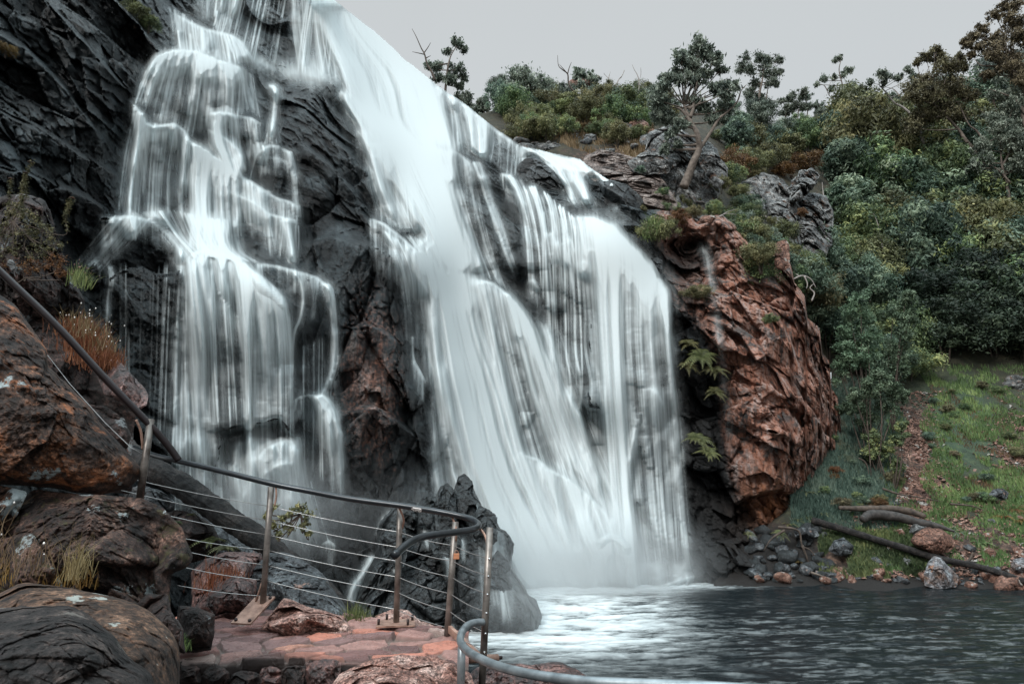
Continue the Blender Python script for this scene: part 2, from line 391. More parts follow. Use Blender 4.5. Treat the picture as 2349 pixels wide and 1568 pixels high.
def zone_red(U, V):
    z = sstep(1470, 1560, U + (V - 520) * .02) * sstep(1340, 1180, V)
    blobs = [(1500, 510, 90, .8), (1560, 560, 80, .8), (1700, 700, 220, 1), (1750, 950, 200, 1), (1740, 1100, 150, 1), (1650, 520, 90, 1.1)]
    r = 0 * U
    for a, b, c, d in blobs: r = np.maximum(r, d * np.exp(-((U - a) ** 2 + (V - b) ** 2 * .6) / c ** 2))
    dark = np.exp(-((U - 1590) / 75) ** 2 - ((V - 1000) / 330) ** 2) + np.exp(-((U - 1640) / 110) ** 2 - ((V - 1220) / 110) ** 2)
    r = np.clip(r * 1.5 - dark * 1.6, 0, 1) * z
    brown = .42 * np.exp(-((U - 850) / 110) ** 2 - ((V - 880) / 300) ** 2) + .25 * np.exp(-((U - 1060) / 80) ** 2 - ((V - 1200) / 90) ** 2)
    return np.clip(r + brown, 0, 1)
def rock_disp(U, V, Yb, calm=0):
    p = P(U, V, Yb); q = p.copy()
    hl = rock(q, ML, (5.0, 1.7, .6, .25), (1.4, .75, .36, .15), 3, .3, 1.5)
    hr = rock(q, MR, (3.4, 1.3, .5, .22), (1.5, .9, .34, .12), 11, .45, 1.7)
    k = sstep(1440, 1560, U)
    hc = rock(q, MC, (3.2, 1.2, .45, .2), (1.2, .6, .22, .08), 23, .5, 1.3)
    kc = sstep(640, 720, U) * sstep(1010, 930, U) * sstep(430, 560, V)
    hl = hl * (1 - kc) + hc * kc
    h = hl * (1 - k) + hr * k
    # block columns of the central buttress
    return h
def cliffY(U, V, calm=None):
    Yb = cbase(U, V) + led(U, V)
    h = rock_disp(U, V, Yb)
    if calm is not None: h = h * (1 - calm)
    # thin the relief at the skyline
    return Yb - h

# ---------------------------------------------------------------- falling water: density by tracing strands
rng = np.random.default_rng(7)
WU0, WU1, WV0, WV1, WP = 130.0, 1690.0, -70.0, 1480.0, 1.5
nu, nv = int((WU1 - WU0) / WP), int((WV1 - WV0) / WP)
Lf, Lm, Ls = (np.zeros((nv, nu)) for _ in range(3))
def resamp(poly, s):
    pl = A(poly, float); d = np.r_[0, np.cumsum(np.hypot(*(pl[1:] - pl[:-1]).T))]; d /= max(d[-1], 1e-9)
    return np.interp(s, d, pl[:, 0]), np.interp(s, d, pl[:, 1])
def splat(L, u, v, wt):
    x = (u - WU0) / WP; y = (v - WV0) / WP; xi = np.floor(x).astype(int); yi = np.floor(y).astype(int); fx = x - xi; fy = y - yi
    ok = (xi >= 0) & (yi >= 0) & (xi < nu - 1) & (yi < nv - 1)
    xi, yi, fx, fy, wt = xi[ok], yi[ok], fx[ok], fy[ok], wt[ok]
    for a in (0, 1):
        for b in (0, 1):
            ww = wt * (fx if a else 1 - fx) * (fy if b else 1 - fy)
            L += np.bincount((yi + b) * nu + xi + a, ww, nu * nv).reshape(nv, nu)
def F(guides, tau, bow=1.0, soft=.36, fine=.45, prof=((0, 1), (1, 1)), sprof=((0, 1), (1, 1)), dens=.55, vary=.8, wob=2.0, cut=.35, tail=1.5):
    """guides: list of polylines, each across the flow, ordered downstream."""
    g = [A(x, float) for x in guides]
    wid = np.mean([np.abs(np.hypot(*(x[1:] - x[:-1]).T)).sum() for x in g]); ln = sum(np.hypot(*(g[i + 1].mean(0) - g[i].mean(0))) for i in range(len(g) - 1))
    n = max(6, int(wid * dens)); s = rng.random(n)
    m = max(8, int(ln / 1.5 * 1.15)); t = np.linspace(0, 1, m)
    cu, cv = zip(*[resamp(x, s) for x in g]); cu = A(cu); cv = A(cv)         # (k,n)
    kk = len(g) - 1; tt = np.clip(t * kk, 0, kk - 1e-9); ki = tt.astype(int); kf = tt - ki
    if kk == 1: fu = 1 - (1 - kf) ** bow
    else: fu = kf
    if kk >= 2:  # smooth interpolation
        def sm(c):
            c0 = c[np.clip(ki - 1, 0, kk)]; c1 = c[ki]; c2 = c[ki + 1]; c3 = c[np.clip(ki + 2, 0, kk)]; f = kf[:, None]
            return .5 * (2 * c1 + (c2 - c0) * f + (2 * c0 - 5 * c1 + 4 * c2 - c3) * f * f + (-c0 + 3 * c1 - 3 * c2 + c3) * f ** 3)
        u = sm(cu); v = sm(cv)
    else:
        u = cu[ki] * (1 - fu[:, None]) + cu[ki + 1] * fu[:, None]; v = cv[ki] * (1 - kf[:, None]) + cv[ki + 1] * kf[:, None]
    ph = rng.random(n) * 6.28; fr = rng.uniform(2, 7, n)
    u = u + wob * np.sin(t[:, None] * fr + ph) * np.sqrt(t)[:, None] + rng.normal(0, .6, n)
    t0 = np.maximum(0, rng.normal(-.02, .05, n)) + np.where(rng.random(n) < cut, rng.random(n) * .7, 0)
    t1 = 1 - np.where(rng.random(n) < cut, rng.random(n) * .6, rng.random(n) * .08)
    env = sstep(0, .05, t[:, None] - t0) * sstep(0, .12, t1 - t[:, None])
    base = rng.gamma(tail, 1 / tail, n) * np.exp(vary * (np.interp(s * 14 + rng.random() * 9, np.arange(40), rng.normal(0, .7, 40)) + .7 * np.interp(s * 45, np.arange(60), rng.normal(0, .7, 60))))
    base *= np.interp(s, *zip(*sprof)); pt = np.interp(t, *zip(*prof))
    # spreading compensation keeps tau roughly constant where the guides widen
    gw = A([max(4, np.hypot(*(x[1:] - x[:-1]).T).sum()) for x in g]); gwt = np.interp(t * kk, np.arange(kk + 1), gw)
    wt = env * base[None] * pt[:, None] * (gwt / WP)[:, None] * (ln / WP / m) / n * tau
    cnt = wt.mean() ; u = u.ravel(); v = v.ravel(); wt = wt.ravel()
    pick = rng.random(n); fm = np.broadcast_to(pick[None] < fine, env.shape).ravel(); mm = ~fm
    splat(Ls, u, v, wt * soft); splat(Lf, u[fm], v[fm], wt[fm] * (1 - soft) ); splat(Lm, u[mm], v[mm], wt[mm] * (1 - soft))
def crest(poly, drop, tau, dx=0, w=6, spread=0, **k):
    """bright lip with a curtain fading below it"""
    pl = A(poly, float); c = pl.mean(0)
    bot = pl + A([dx, drop]); bot[:, 0] += (pl[:, 0] - c[0]) * spread
    F([pl, bot], tau, bow=1.8, prof=((0, 1), (.06, .9), (.3, .42), (1, .08)), cut=.25, **k)
    n = 26
    for _ in range(n):
        s = np.linspace(0, 1, 240); u, v = resamp(pl, s)
        splat(Lm, u + rng.normal(0, 1), v + abs(rng.normal(0, w * .5)), np.full(240, tau * 1.2 / n * np.hypot(*(pl[-1] - pl[0])) / WP * w / WP / 240 * .8) * np.clip(np.sin(pi * s) * 3, 0, 1))
def path(pts, w, tau, **k):
    pl = A(pts, float); F([[(x - w, y), (x + w, y)] for x, y in pl], tau, dens=2.5, vary=.5, wob=.5, cut=.12, **k)
fadeb = ((0, 1), (.7, .9), (1, .3))
# --- cascade on the left
F([[(388, 16), (420, 30), (452, 58)], [(396, 70), (430, 80), (456, 92)], [(398, 120), (430, 124), (462, 122)]], 1.7)
F([[(462, 66), (500, 70), (530, 80), (552, 93)], [(466, 122), (505, 142), (545, 152), (586, 148)]], 1.7, bow=1.6)
crest([(400, 30), (440, 52), (470, 66), (530, 80), (556, 96), (582, 140)], 40, .9)
F([[(362, 130), (400, 114), (450, 116), (500, 138), (555, 156)], [(335, 165), (378, 170), (440, 175), (515, 190), (568, 195)], [(308, 238), (350, 275), (430, 322), (505, 300), (566, 262)]], 1.75, prof=((0, 1.5), (.3, 1), (1, .62)), sprof=((0, .8), (.25, 1.25), (.45, .8), (.7, 1.25), (1, .8)), dens=.8)
crest([(362, 130), (400, 114), (450, 118), (500, 138), (556, 156)], 60, 1.0)
F([[(555, 150), (580, 172)], [(566, 262), (600, 278)]], .5, wob=4)
F([[(308, 238), (326, 250), (334, 280), (400, 284), (436, 320), (490, 358), (545, 400)], [(286, 360), (310, 380), (345, 400), (385, 410), (430, 420), (490, 440), (548, 450)], [(268, 492), (296, 500), (340, 508), (396, 512), (450, 522), (505, 545), (552, 550)]], .95, prof=((0, 1.5), (.25, 1), (1, .75)), sprof=((0, 1.1), (.25, 1.1), (.4, .45), (.5, .5), (.65, .9), (.85, 1.4), (1, .9)), dens=.8)
crest([(306, 238), (318, 250), (332, 282), (352, 290), (400, 283), (425, 300), (436, 325), (470, 345), (500, 366), (545, 398)], 70, 1.1)
F([[(480, 260), (536, 262)], [(485, 320), (540, 330)], [(508, 370), (552, 380)], [(520, 405), (560, 410)]], 1.9)
crest([(478, 260), (505, 257), (540, 262)], 40, 1.2); crest([(474, 295), (520, 318), (548, 345)], 45, .8)
F([[(536, 262), (598, 282)], [(548, 380), (604, 360)]], .55, wob=3); crest([(536, 264), (575, 270), (600, 284)], 50, .6)
F([[(540, 330), (556, 350)], [(548, 400), (566, 392)]], 1.0)
crest([(540, 398), (575, 415), (606, 437), (622, 440)], 90, 1.1, dx=5); crest([(536, 442), (580, 462), (618, 490), (650, 498), (684, 512)], 90, .8); crest([(610, 440), (640, 455), (666, 462), (684, 474)], 55, .7)
F([[(545, 400), (610, 440)], [(548, 510), (625, 560)]], .5); F([[(620, 445), (684, 478)], [(618, 600), (672, 600)]], .32, wob=3, dens=.9, fine=.8)
path([(622, 196), (632, 206), (634, 225), (629, 270), (626, 300), (622, 332)], 5, 1.8); F([[(618, 280), (634, 280)], [(608, 335), (645, 335)]], .7)
crest([(590, 352), (605, 338), (620, 331), (640, 334), (655, 342), (668, 350)], 75, .8, spread=.5); path([(664, 346), (670, 372), (676, 420), (680, 500)], 7, .8, fine=.6); crest([(590, 358), (640, 362), (676, 378)], 50, .4)
path([(655, 500), (662, 540), (668, 580), (670, 606)], 9, 1.7); crest([(640, 505), (665, 500), (682, 508)], 50, .7); path([(685, 470), (688, 500)], 4, .9)
F([[(262, 492), (300, 494), (345, 500)], [(200, 560), (250, 560), (300, 556)], [(158, 610), (190, 625), (230, 630)]], .55, wob=4, fine=.6, prof=((0, 1.3), (1, .4)))
F([[(296, 488), (400, 480), (470, 498), (552, 505)], [(350, 525), (420, 545), (470, 560), (560, 575)], [(400, 580), (434, 600), (470, 586), (600, 605)]], 1.35, sprof=((0, .6), (.35, 1.1), (.55, 1.8), (.8, 1), (1, .7)))
F([[(440, 500), (530, 500)], [(430, 575), (540, 590)]], 1.7)
crest([(232, 508), (262, 498), (300, 494), (345, 506), (380, 530), (428, 588)], 60, .9); crest([(428, 592), (446, 578), (468, 572), (500, 576), (530, 588), (565, 612)], 45, 1.5)
crest([(500, 577), (545, 596), (590, 626), (625, 652), (655, 690)], 120, 1.2)
crest([(590, 603), (640, 610), (690, 624), (725, 634), (752, 655), (770, 690)], 60, .85)
F([[(424, 596), (446, 592)], [(434, 700), (458, 700)], [(444, 850), (470, 850)], [(446, 1190), (474, 1190)]], 2.4, cut=.15, soft=.6)
F([[(400, 720), (440, 700)], [(380, 1120), (470, 1120)]], .5, fine=.8); F([[(410, 640), (470, 640)], [(395, 1100), (500, 1120)]], .38, fine=.7)
F([[(436, 590), (490, 574), (545, 592), (600, 636), (656, 690)], [(450, 680), (500, 680), (560, 700), (620, 730), (668, 760)], [(470, 850), (520, 860), (580, 870), (630, 880), (672, 890)], [(480, 1200), (530, 1210), (580, 1210), (630, 1220), (672, 1220)]], .85, soft=.3, sprof=((0, .35), (.25, .35), (.4, .5), (.6, 1.6), (.85, 1.3), (1, .7)), prof=((0, 1.5), (.3, 1), (1, .6)), dens=.9)
F([[(230, 600), (425, 600)], [(235, 950), (400, 1080)]], .10, dens=.22, fine=1, soft=.1, vary=1.2, cut=.6); F([[(460, 600), (560, 640)], [(470, 1000), (590, 1000)]], .25, dens=.3, fine=1, soft=.1, vary=1.0)
path([(252, 610), (256, 640), (250, 690), (247, 745)], 5, .8, fine=.6); path([(200, 608), (225, 590), (245, 608)], 3, .6); path([(240, 560), (222, 592), (205, 610)], 6, .5)
path([(672, 620), (690, 650), (695, 690), (688, 730), (674, 770), (671, 850), (668, 1010)], 4, .75, fine=.8); path([(716, 632), (720, 690), (716, 735)], 5, .45, fine=1)
path([(745, 650), (758, 668), (764, 720), (768, 790), (765, 840), (752, 880), (740, 912)], 8, 1.3); path([(728, 905), (752, 930), (766, 980), (772, 1060), (775, 1180)], 16, .8); crest([(722, 905), (745, 922), (768, 962), (788, 1000)], 120, .8); crest([(680, 912), (705, 904), (730, 912)], 60, .45, spread=.3)
F([[(690, 790), (760, 760)], [(690, 1120), (760, 1120)]], .16, dens=.3, fine=1)
F([[(560, 700), (672, 700)], [(560, 1220), (676, 1220)]], .3, dens=.5, fine=.9, soft=.2)
crest([(590, 1050), (608, 1028), (640, 1012), (668, 1008), (684, 1030)], 80, .9); crest([(600, 1090), (640, 1062), (675, 1060)], 80, .6)
F([[(420, 1000), (700, 1000)], [(400, 1120), (720, 1120)], [(400, 1260), (760, 1260)]], .35, soft=.6); F([[(560, 1040), (680, 1040)], [(540, 1240), (720, 1260)]], .7, soft=.6)
crest([(735, 1248), (755, 1238), (770, 1250)], 60, .5); path([(905, 1170), (880, 1195), (868, 1230)], 8, .6); path([(858, 1275), (840, 1310), (815, 1350), (800, 1400)], 10, .8)
# --- upper wall behind
F([[(500, -60), (790, -60)], [(490, 20), (770, 20)], [(478, 62), (520, 100), (578, 142), (650, 160), (755, 195)]], .42, dens=.3, fine=1, soft=.15, vary=1.1, wob=2.5, cut=.5)
F([[(440, -60), (560, -60)], [(445, 40), (540, 100)]], .4, soft=.7); F([[(660, -60), (760, -60)], [(665, 60), (765, 60)], [(680, 165), (790, 205)]], .55, dens=.7, fine=.6)
F([[(570, 120), (740, 130)], [(575, 152), (800, 200)]], .8, soft=.95, prof=((0, .1), (1, 1)))
F([[(570, 135), (640, 150), (780, 185)], [(600, 175), (660, 190), (800, 240)]], .6, soft=.9, prof=((0, 1), (1, .1)))
# --- main fall
F([[(705, -70), (770, -70), (812, -40)], [(735, 40), (800, 52), (856, 72)], [(780, 150), (880, 180), (978, 180)], [(815, 235), (905, 290), (1010, 270)], [(858, 318), (940, 338), (1036, 345)]], 2.5, dens=.9, vary=.5, soft=.6, sprof=((0, .55), (.15, .9), (1, 1.3)), cut=.1)
F([[(700, -70), (735, -70)], [(730, 60), (760, 60)], [(790, 190), (830, 190)], [(835, 270), (880, 280)]], .8)
F([[(860, 72), (980, 176)], [(905, 160), (1000, 230)], [(960, 330), (1040, 345)]], 2.0)
F([[(978, 178), (1010, 203), (1060, 236)], [(985, 250), (1030, 280), (1075, 290)], [(985, 335), (1035, 348), (1082, 352)]], .95, sprof=((0, 1.5), (.35, .8), (1, 1.1)))
F([[(1060, 236), (1110, 276), (1135, 298)], [(1070, 290), (1110, 310), (1132, 330)], [(1075, 352), (1110, 366), (1125, 378)]], 1.1, dens=.9)
crest([(1000, 198), (1060, 236), (1110, 276), (1140, 300), (1190, 334)], 22, 1.0)
F([[(1136, 300), (1195, 336)], [(1136, 400), (1190, 410)]], .22, fine=1); F([[(1186, 332), (1220, 345)], [(1190, 375), (1225, 382)]], 1.0)
F([[(1195, 336), (1260, 352), (1335, 370)], [(1245, 362), (1290, 372), (1345, 382)], [(1270, 378), (1310, 390), (1365, 398)]], 1.7, bow=1); crest([(1240, 352), (1290, 362), (1335, 370), (1352, 392)], 30, 1.3)
F([[(1345, 380), (1372, 398)], [(1400, 430), (1425, 440)]], 1.2); crest([(1372, 400), (1405, 425), (1420, 440)], 30, .8); path([(1412, 430), (1420, 455), (1418, 482)], 6, 1.0)
F([[(1262, 378), (1330, 386)], [(1285, 420), (1345, 420)], [(1310, 470), (1372, 474)]], 1.9); F([[(1225, 372), (1262, 380)], [(1265, 420), (1290, 430)], [(1275, 462), (1300, 466)]], .35)
crest([(1255, 376), (1300, 380), (1340, 392)], 40, 1.0)
F([[(820, 300), (900, 310), (1030, 322)], [(850, 340), (930, 352), (1045, 362)]], 1.6, soft=.8); F([[(972, 560), (1020, 560), (1078, 565)], [(1005, 640), (1040, 640), (1092, 645)], [(1022, 720), (1060, 720), (1108, 720)]], 2.4, soft=.8)
F([[(765, 200), (800, 215)], [(825, 300), (862, 322)], [(848, 420), (915, 440)], [(880, 520), (970, 545)]], .6, soft=.5, dens=.9, wob=4); F([[(950, 560), (1000, 600)], [(985, 700), (1030, 700)], [(1010, 880), (1070, 880)], [(1060, 1100), (1120, 1100)], [(1150, 1320), (1230, 1320)]], .7, soft=.5, dens=.9, wob=4)
# fan of the main chute
F([[(790, 200), (858, 262), (905, 290)], [(850, 318), (900, 322), (960, 332)], [(890, 400), (945, 420), (1010, 430)], [(960, 520), (1000, 530), (1050, 530)], [(1000, 610), (1040, 620), (1080, 630)]], 2.8, dens=.9, vary=.6, sprof=((0, .35), (.3, .9), (.6, 1.4), (1, 1)), cut=.15)
F([[(940, 330), (985, 338), (1034, 346)], [(975, 400), (1010, 420), (1040, 430)], [(1010, 520), (1040, 530), (1075, 545)], [(1020, 620), (1060, 632), (1110, 640)]], 3.0, soft=.7, cut=.1)
F([[(850, 328), (880, 330), (940, 345)], [(858, 360), (900, 370), (950, 400)], [(862, 510), (920, 545), (985, 560)]], .85, prof=((0, 1.4), (.4, 1), (1, .5)), dens=.9, fine=.5)
crest([(852, 330), (880, 328), (930, 344)], 60, 1.0); crest([(855, 356), (876, 352), (890, 372)], 60, .5)
crest([(850, 500), (880, 512), (915, 538), (955, 575), (985, 610), (1004, 645)], 130, 1.0); F([[(870, 520), (930, 560), (985, 600)], [(905, 600), (950, 620), (1003, 650)], [(925, 700), (960, 700), (1005, 700)], [(935, 880), (970, 890), (1006, 880)]], .5, fine=.5, prof=((0, 1.6), (.4, 1), (1, .5)))
crest([(960, 545), (985, 575), (1003, 610)], 50, 1.0); F([[(930, 540), (990, 540)], [(980, 600), (1005, 640)]], .9)
F([[(985, 330), (1030, 345)], [(1025, 420), (1045, 420)]], 1.5)
F([[(1028, 346), (1060, 356), (1090, 370)], [(1050, 450), (1085, 450), (1110, 460)], [(1085, 560), (1110, 570), (1140, 580)], [(1110, 640), (1140, 650), (1180, 690)]], .55, prof=((0, .7), (.6, .9), (1, 1.5)), sprof=((0, 1.6), (.3, .7), (1, .3)))
crest([(1024, 352), (1034, 344), (1050, 350), (1075, 372), (1088, 400)], 60, .7)
path([(1092, 370), (1104, 400), (1120, 450), (1146, 520), (1166, 580), (1188, 640)], 8, 1.2, fine=.6); path([(1108, 400), (1125, 460), (1150, 540)], 9, .6)
F([[(1145, 395), (1190, 410), (1230, 432)], [(1180, 450), (1205, 460), (1240, 470)], [(1200, 560), (1225, 560), (1255, 560)], [(1205, 690), (1230, 690), (1262, 690)]], .6, dens=.5, fine=.9, soft=.25, vary=1.3, wob=4); crest([(1148, 398), (1172, 402), (1185, 430)], 40, .8); crest([(1160, 432), (1180, 440), (1210, 470)], 30, .5)
F([[(1215, 420), (1260, 445), (1320, 500)], [(1240, 500), (1280, 520), (1326, 560)], [(1250, 700), (1295, 700), (1335, 700)], [(1262, 900), (1300, 930), (1340, 950)]], .62, dens=.45, fine=1, soft=.12, vary=1.5, wob=3, cut=.5)
F([[(1240, 470), (1310, 500)], [(1265, 620), (1325, 620)]], .55, dens=.5, fine=.8, soft=.2, vary=1.2, wob=4); crest([(1245, 545), (1265, 532), (1282, 560)], 60, .5); crest([(1285, 560), (1310, 548), (1322, 580)], 60, .5); crest([(1210, 645), (1225, 640), (1240, 670)], 60, .6)
for x0 in (1296, 1318, 1268, 1342): path([(x0 - 8, 600), (x0, 700), (x0 + 2, 800), (x0 + 14, 880), (x0 + 12, 980)], 2.2, 1.0, fine=1)
# lower main curtain
F([[(1000, 610), (1040, 622), (1085, 634)], [(1030, 760), (1075, 760), (1110, 760)], [(1060, 900), (1110, 900), (1160, 900)], [(1095, 1060), (1150, 1070), (1215, 1070)], [(1160, 1240), (1230, 1240), (1310, 1240)], [(1215, 1370), (1290, 1380), (1380, 1370)]], 2.7, dens=1.0, vary=.8, soft=.5, sprof=((0, .7), (.35, 1.3), (1, .9)), cut=.12)
F([[(1080, 632), (1130, 648), (1180, 688), (1212, 735)], [(1110, 760), (1160, 780), (1215, 810), (1245, 840)], [(1140, 900), (1195, 920), (1250, 940), (1285, 970)], [(1180, 1060), (1240, 1080), (1300, 1090), (1350, 1120)], [(1240, 1220), (1300, 1230), (1360, 1240), (1400, 1250)], [(1290, 1350), (1350, 1350), (1400, 1345), (1450, 1342)]], 1.15, dens=.9, vary=.8, prof=((0, 1.5), (.2, 1.2), (.6, .85), (1, .9)), sprof=((0, 1.5), (.4, 1), (1, .75)))
crest([(1095, 640), (1130, 648), (1165, 675), (1195, 710), (1225, 765)], 110, 1.3, dx=25)
F([[(1195, 715), (1300, 760)], [(1285, 960), (1385, 1000)], [(1360, 1150), (1450, 1160)], [(1420, 1320), (1500, 1320)]], .5, soft=.5, dens=.8, sprof=((0, 1.8), (.5, .8), (1, .3)))
F([[(1180, 690), (1212, 735)], [(1245, 860), (1290, 940)], [(1330, 1100), (1390, 1180)]], .5, fine=1, dens=.5)
F([[(985, 700), (1006, 650)], [(985, 860), (1040, 860)], [(1000, 1100), (1110, 1100)], [(1070, 1300), (1200, 1300)]], .55, soft=.8, dens=.6); F([[(1005, 640), (1020, 640)], [(1020, 860), (1060, 860)], [(1080, 1100), (1120, 1100)], [(1190, 1330), (1230, 1330)]], 1.0, soft=.8)
path([(945, 770), (948, 820), (965, 855), (975, 880)], 3, .9, fine=1); crest([(946, 822), (958, 845), (975, 872)], 60, .5)
crest([(1190, 1040), (1235, 1052), (1260, 1076)], 90, .9); crest([(1250, 1070), (1300, 1095), (1345, 1130), (1395, 1180)], 90, .8); crest([(1330, 1020), (1350, 1040), (1375, 1110)], 60, .5)
F([[(1190, 1040), (1260, 1075), (1300, 1095), (1390, 1175)], [(1240, 1200), (1290, 1210), (1330, 1220), (1410, 1240)], [(1260, 1350), (1330, 1350), (1390, 1350), (1450, 1345)]], .75, soft=.7)
F([[(1200, 720), (1330, 940)], [(1330, 1150), (1400, 1200)]], .35, dens=.3, fine=1)
# right fall
F([[(1322, 494), (1362, 500), (1405, 522), (1450, 568), (1505, 628), (1530, 680)], [(1335, 560), (1380, 575), (1425, 600), (1470, 640), (1518, 690), (1535, 730)], [(1350, 760), (1395, 765), (1440, 775), (1485, 790), (1530, 810), (1545, 830)], [(1362, 960), (1410, 960), (1460, 965), (1505, 970), (1550, 980), (1565, 990)], [(1380, 1180), (1430, 1180), (1480, 1180), (1525, 1180), (1565, 1180), (1582, 1180)], [(1400, 1340), (1450, 1342), (1500, 1335), (1540, 1325), (1580, 1318), (1598, 1312)]], 1.0, dens=1.0, vary=.9, fine=.4, prof=((0, 2.4), (.12, 1.9), (.3, 1.1), (.7, .8), (1, .9)), sprof=((0, .8), (.2, 1.1), (.45, 1.3), (.75, 1), (.93, .8), (1, .5)))
crest([(1325, 496), (1362, 500), (1405, 520), (1450, 566), (1490, 610)], 110, 1.5, dx=12); crest([(1338, 572), (1380, 570), (1420, 600), (1470, 640)], 60, .6)
crest([(1470, 672), (1495, 645), (1515, 640), (1530, 668)], 90, 1.0); crest([(1480, 888), (1505, 892), (1522, 930)], 80, .6); F([[(1325, 500), (1350, 500)], [(1330, 640), (1362, 660)]], 1.5)
F([[(1480, 880), (1560, 880)], [(1500, 1310), (1590, 1310)]], .35, dens=.7, fine=.6); crest([(1440, 1080), (1450, 1010), (1460, 962), (1490, 985)], 60, .35)
path([(1462, 960), (1455, 1010), (1440, 1070)], 7, .8)
path([(1408, 1188), (1405, 1205), (1404, 1225)], 7, 1.5); crest([(1366, 1262), (1378, 1236), (1400, 1222), (1420, 1228), (1440, 1262)], 120, 2.0, spread=.7); F([[(1380, 1230), (1430, 1230)], [(1360, 1270), (1455, 1275)], [(1350, 1345), (1475, 1345)]], .9, soft=.5)
F([[(1180, 1290), (1380, 1290), (1600, 1290)], [(1200, 1345), (1380, 1352), (1610, 1335)]], .5, soft=1); F([[(1225, 1250), (1330, 1250)], [(1225, 1350), (1380, 1350)]], 1.4, soft=.9)
crest([(1480, 1350), (1530, 1338), (1595, 1318)], 26, 1.0); crest([(1310, 1362), (1340, 1344), (1385, 1344), (1415, 1362)], 26, 1.2)

# thin free fall on the red cliff
path([(1612, 560), (1622, 585), (1634, 640), (1644, 720), (1654, 790), (1662, 870), (1672, 960), (1680, 1040)], 5, .55, soft=.8)

D = blur(Lf, .5) + blur(Lm, 1.15) + blur(Ls, 5.0)
D = D + .10 * blur(D, 18)
uu = WU0 + WP * np.arange(nu)[None] + 0 * np.arange(nv)[:, None]; vv = WV0 + WP * np.arange(nv)[:, None] + 0 * uu
# rocks that stand clear of the water
def hole(u, v, a, b, ang=0, k=1.0):
    c, s = cos(radians(ang)), sin(radians(ang)); x = (uu - u) * c + (vv - v) * s; y = -(uu - u) * s + (vv - v) * c
    return 1 - k * sstep(1.25, .75, np.sqrt((x / a) ** 2 + (y / b) ** 2))
for hh in [(1225, 392, 28, 20, 40, .95), (1275, 435, 36, 22, 45, .85), (1390, 445, 38, 18, 15, .95), (1438, 470, 26, 18, 10, .95), (360, 560, 50, 45, 15, .55), (700, 300, 60, 90, 0, .5), (750, 420, 50, 60, 0, .6), (1120, 440, 30, 50, 60, .3), (640, 640, 40, 20, 20, .6)]: D = D * hole(*hh)
# fine ragged edges where the flow breaks over rough rock
WPos = P(uu, vv, 33.0)
rag = fbm(WPos * A([3.0, 0, .8]), 3, 91); thin = np.exp(-D / .6)
D = D * np.exp(thin * (.9 * rag))
st1 = fbm(np.stack([(uu - .10 * vv) / 3.2, vv / 120, 0 * uu], -1), 4, 61); st2 = fbm(np.stack([(uu - .25 * vv) / 14, vv / 300, 0 * uu], -1), 3, 66); D = D * np.exp(.42 * st1 + .35 * st2) * (1 - .14 * sstep(760, 700, uu))
dens = 1 - np.exp(-1.05 * np.clip(D - .015, 0, None))
dens = np.where(vv < skyl(uu) - 3 + 2 * fbm(WPos * 1.5, 2, 5), 0, dens)
dens *= .985
# --- cliff mesh
ucol = np.r_[np.linspace(-400, -30, 60, endpoint=False), np.linspace(-30, 1930, 860)]
nrow = 640; t = np.linspace(0, 1, nrow)[:, None]
ragt = 5 * fbm(np.stack([ucol / 30, ucol * 0, ucol * 0], -1), 4, 2)
vtop = skyl(ucol) + np.where(ucol > 1440, ragt, ragt * .25)
Ug = np.broadcast_to(ucol[None], (nrow, len(ucol))); Vg = vtop[None] * (1 - t) + 1460 * t
# water covers calmer rock
wx = np.clip((Ug - WU0) / WP, 0, nu - 1).astype(int); wy = np.clip((Vg - WV0) / WP, 0, nv - 1).astype(int)
calmsrc = blur(dens, 7); calm = .72 * sstep(.12, .75, calmsrc[wy, wx])
Yc = cliffY(Ug, Vg, calm)
edge = sstep(0, 26, Vg - vtop[None]); Yc = Yc + (1 - edge) ** 2 * 1.2
pc = P(Ug, Vg, Yc)
# skirt behind the crest and along the right end
top = pc[0]; sk = [top + A([0, 6.0, -1.2]), top + A([0, 3.0, -.3]), top + A([0, 1.0, .0])]
pc = np.concatenate([A(sk), pc], 0); nrow2 = nrow + 3
right = pc[:, -1]; rs = [right + A([.3, 2.5, -.3]), right + A([0, 8, -1.0])]
pc = np.concatenate([pc, A(rs).transpose(1, 0, 2)], 1)
red = zone_red(Ug, Vg); red = np.concatenate([np.repeat(red[:1], 3, 0), red], 0); red = np.concatenate([red, red[:, -1:], red[:, -1:]], 1)
wet = np.clip(calmsrc * 1.5 + blur(dens, 25) * 1.6, 0, 1)[wy, wx]; wet = np.concatenate([np.repeat(wet[:1], 3, 0), wet], 0); wet = np.concatenate([wet, wet[:, -1:], wet[:, -1:]], 1)
blk = np.clip(np.exp(-((Ug - 1598) / 42) ** 2 - ((Vg - 588) / 36) ** 2) + 1.3 * np.exp(-((Ug - 1600 - (Vg - 1000) * .18) / 85) ** 2 - ((Vg - 1060) / 300) ** 2) + np.exp(-((Ug - 1690) / 110) ** 2 - ((Vg - 1300) / 110) ** 2) + .8 * np.exp(-((Ug - 1555) / 60) ** 2 - ((Vg - 600) / 60) ** 2) + .6 * np.exp(-((Ug - 850) / 150) ** 2 - ((Vg - 1200) / 200) ** 2), 0, 1); blk = np.concatenate([np.repeat(blk[:1], 3, 0), blk], 0); blk = np.concatenate([blk, blk[:, -1:], blk[:, -1:]], 1)  # first blob paints the hollow's shade; the wall blobs are algae black
och = .85 * np.exp(-((Ug - 1760) / 65) ** 2 - ((Vg - 1175) / 80) ** 2); och = np.concatenate([np.repeat(och[:1], 3, 0), och], 0); och = np.concatenate([och, och[:, -1:], och[:, -1:]], 1)
m, nt, b, o = newmat('wet slate and iron stained rock'); v = mapping(nt)
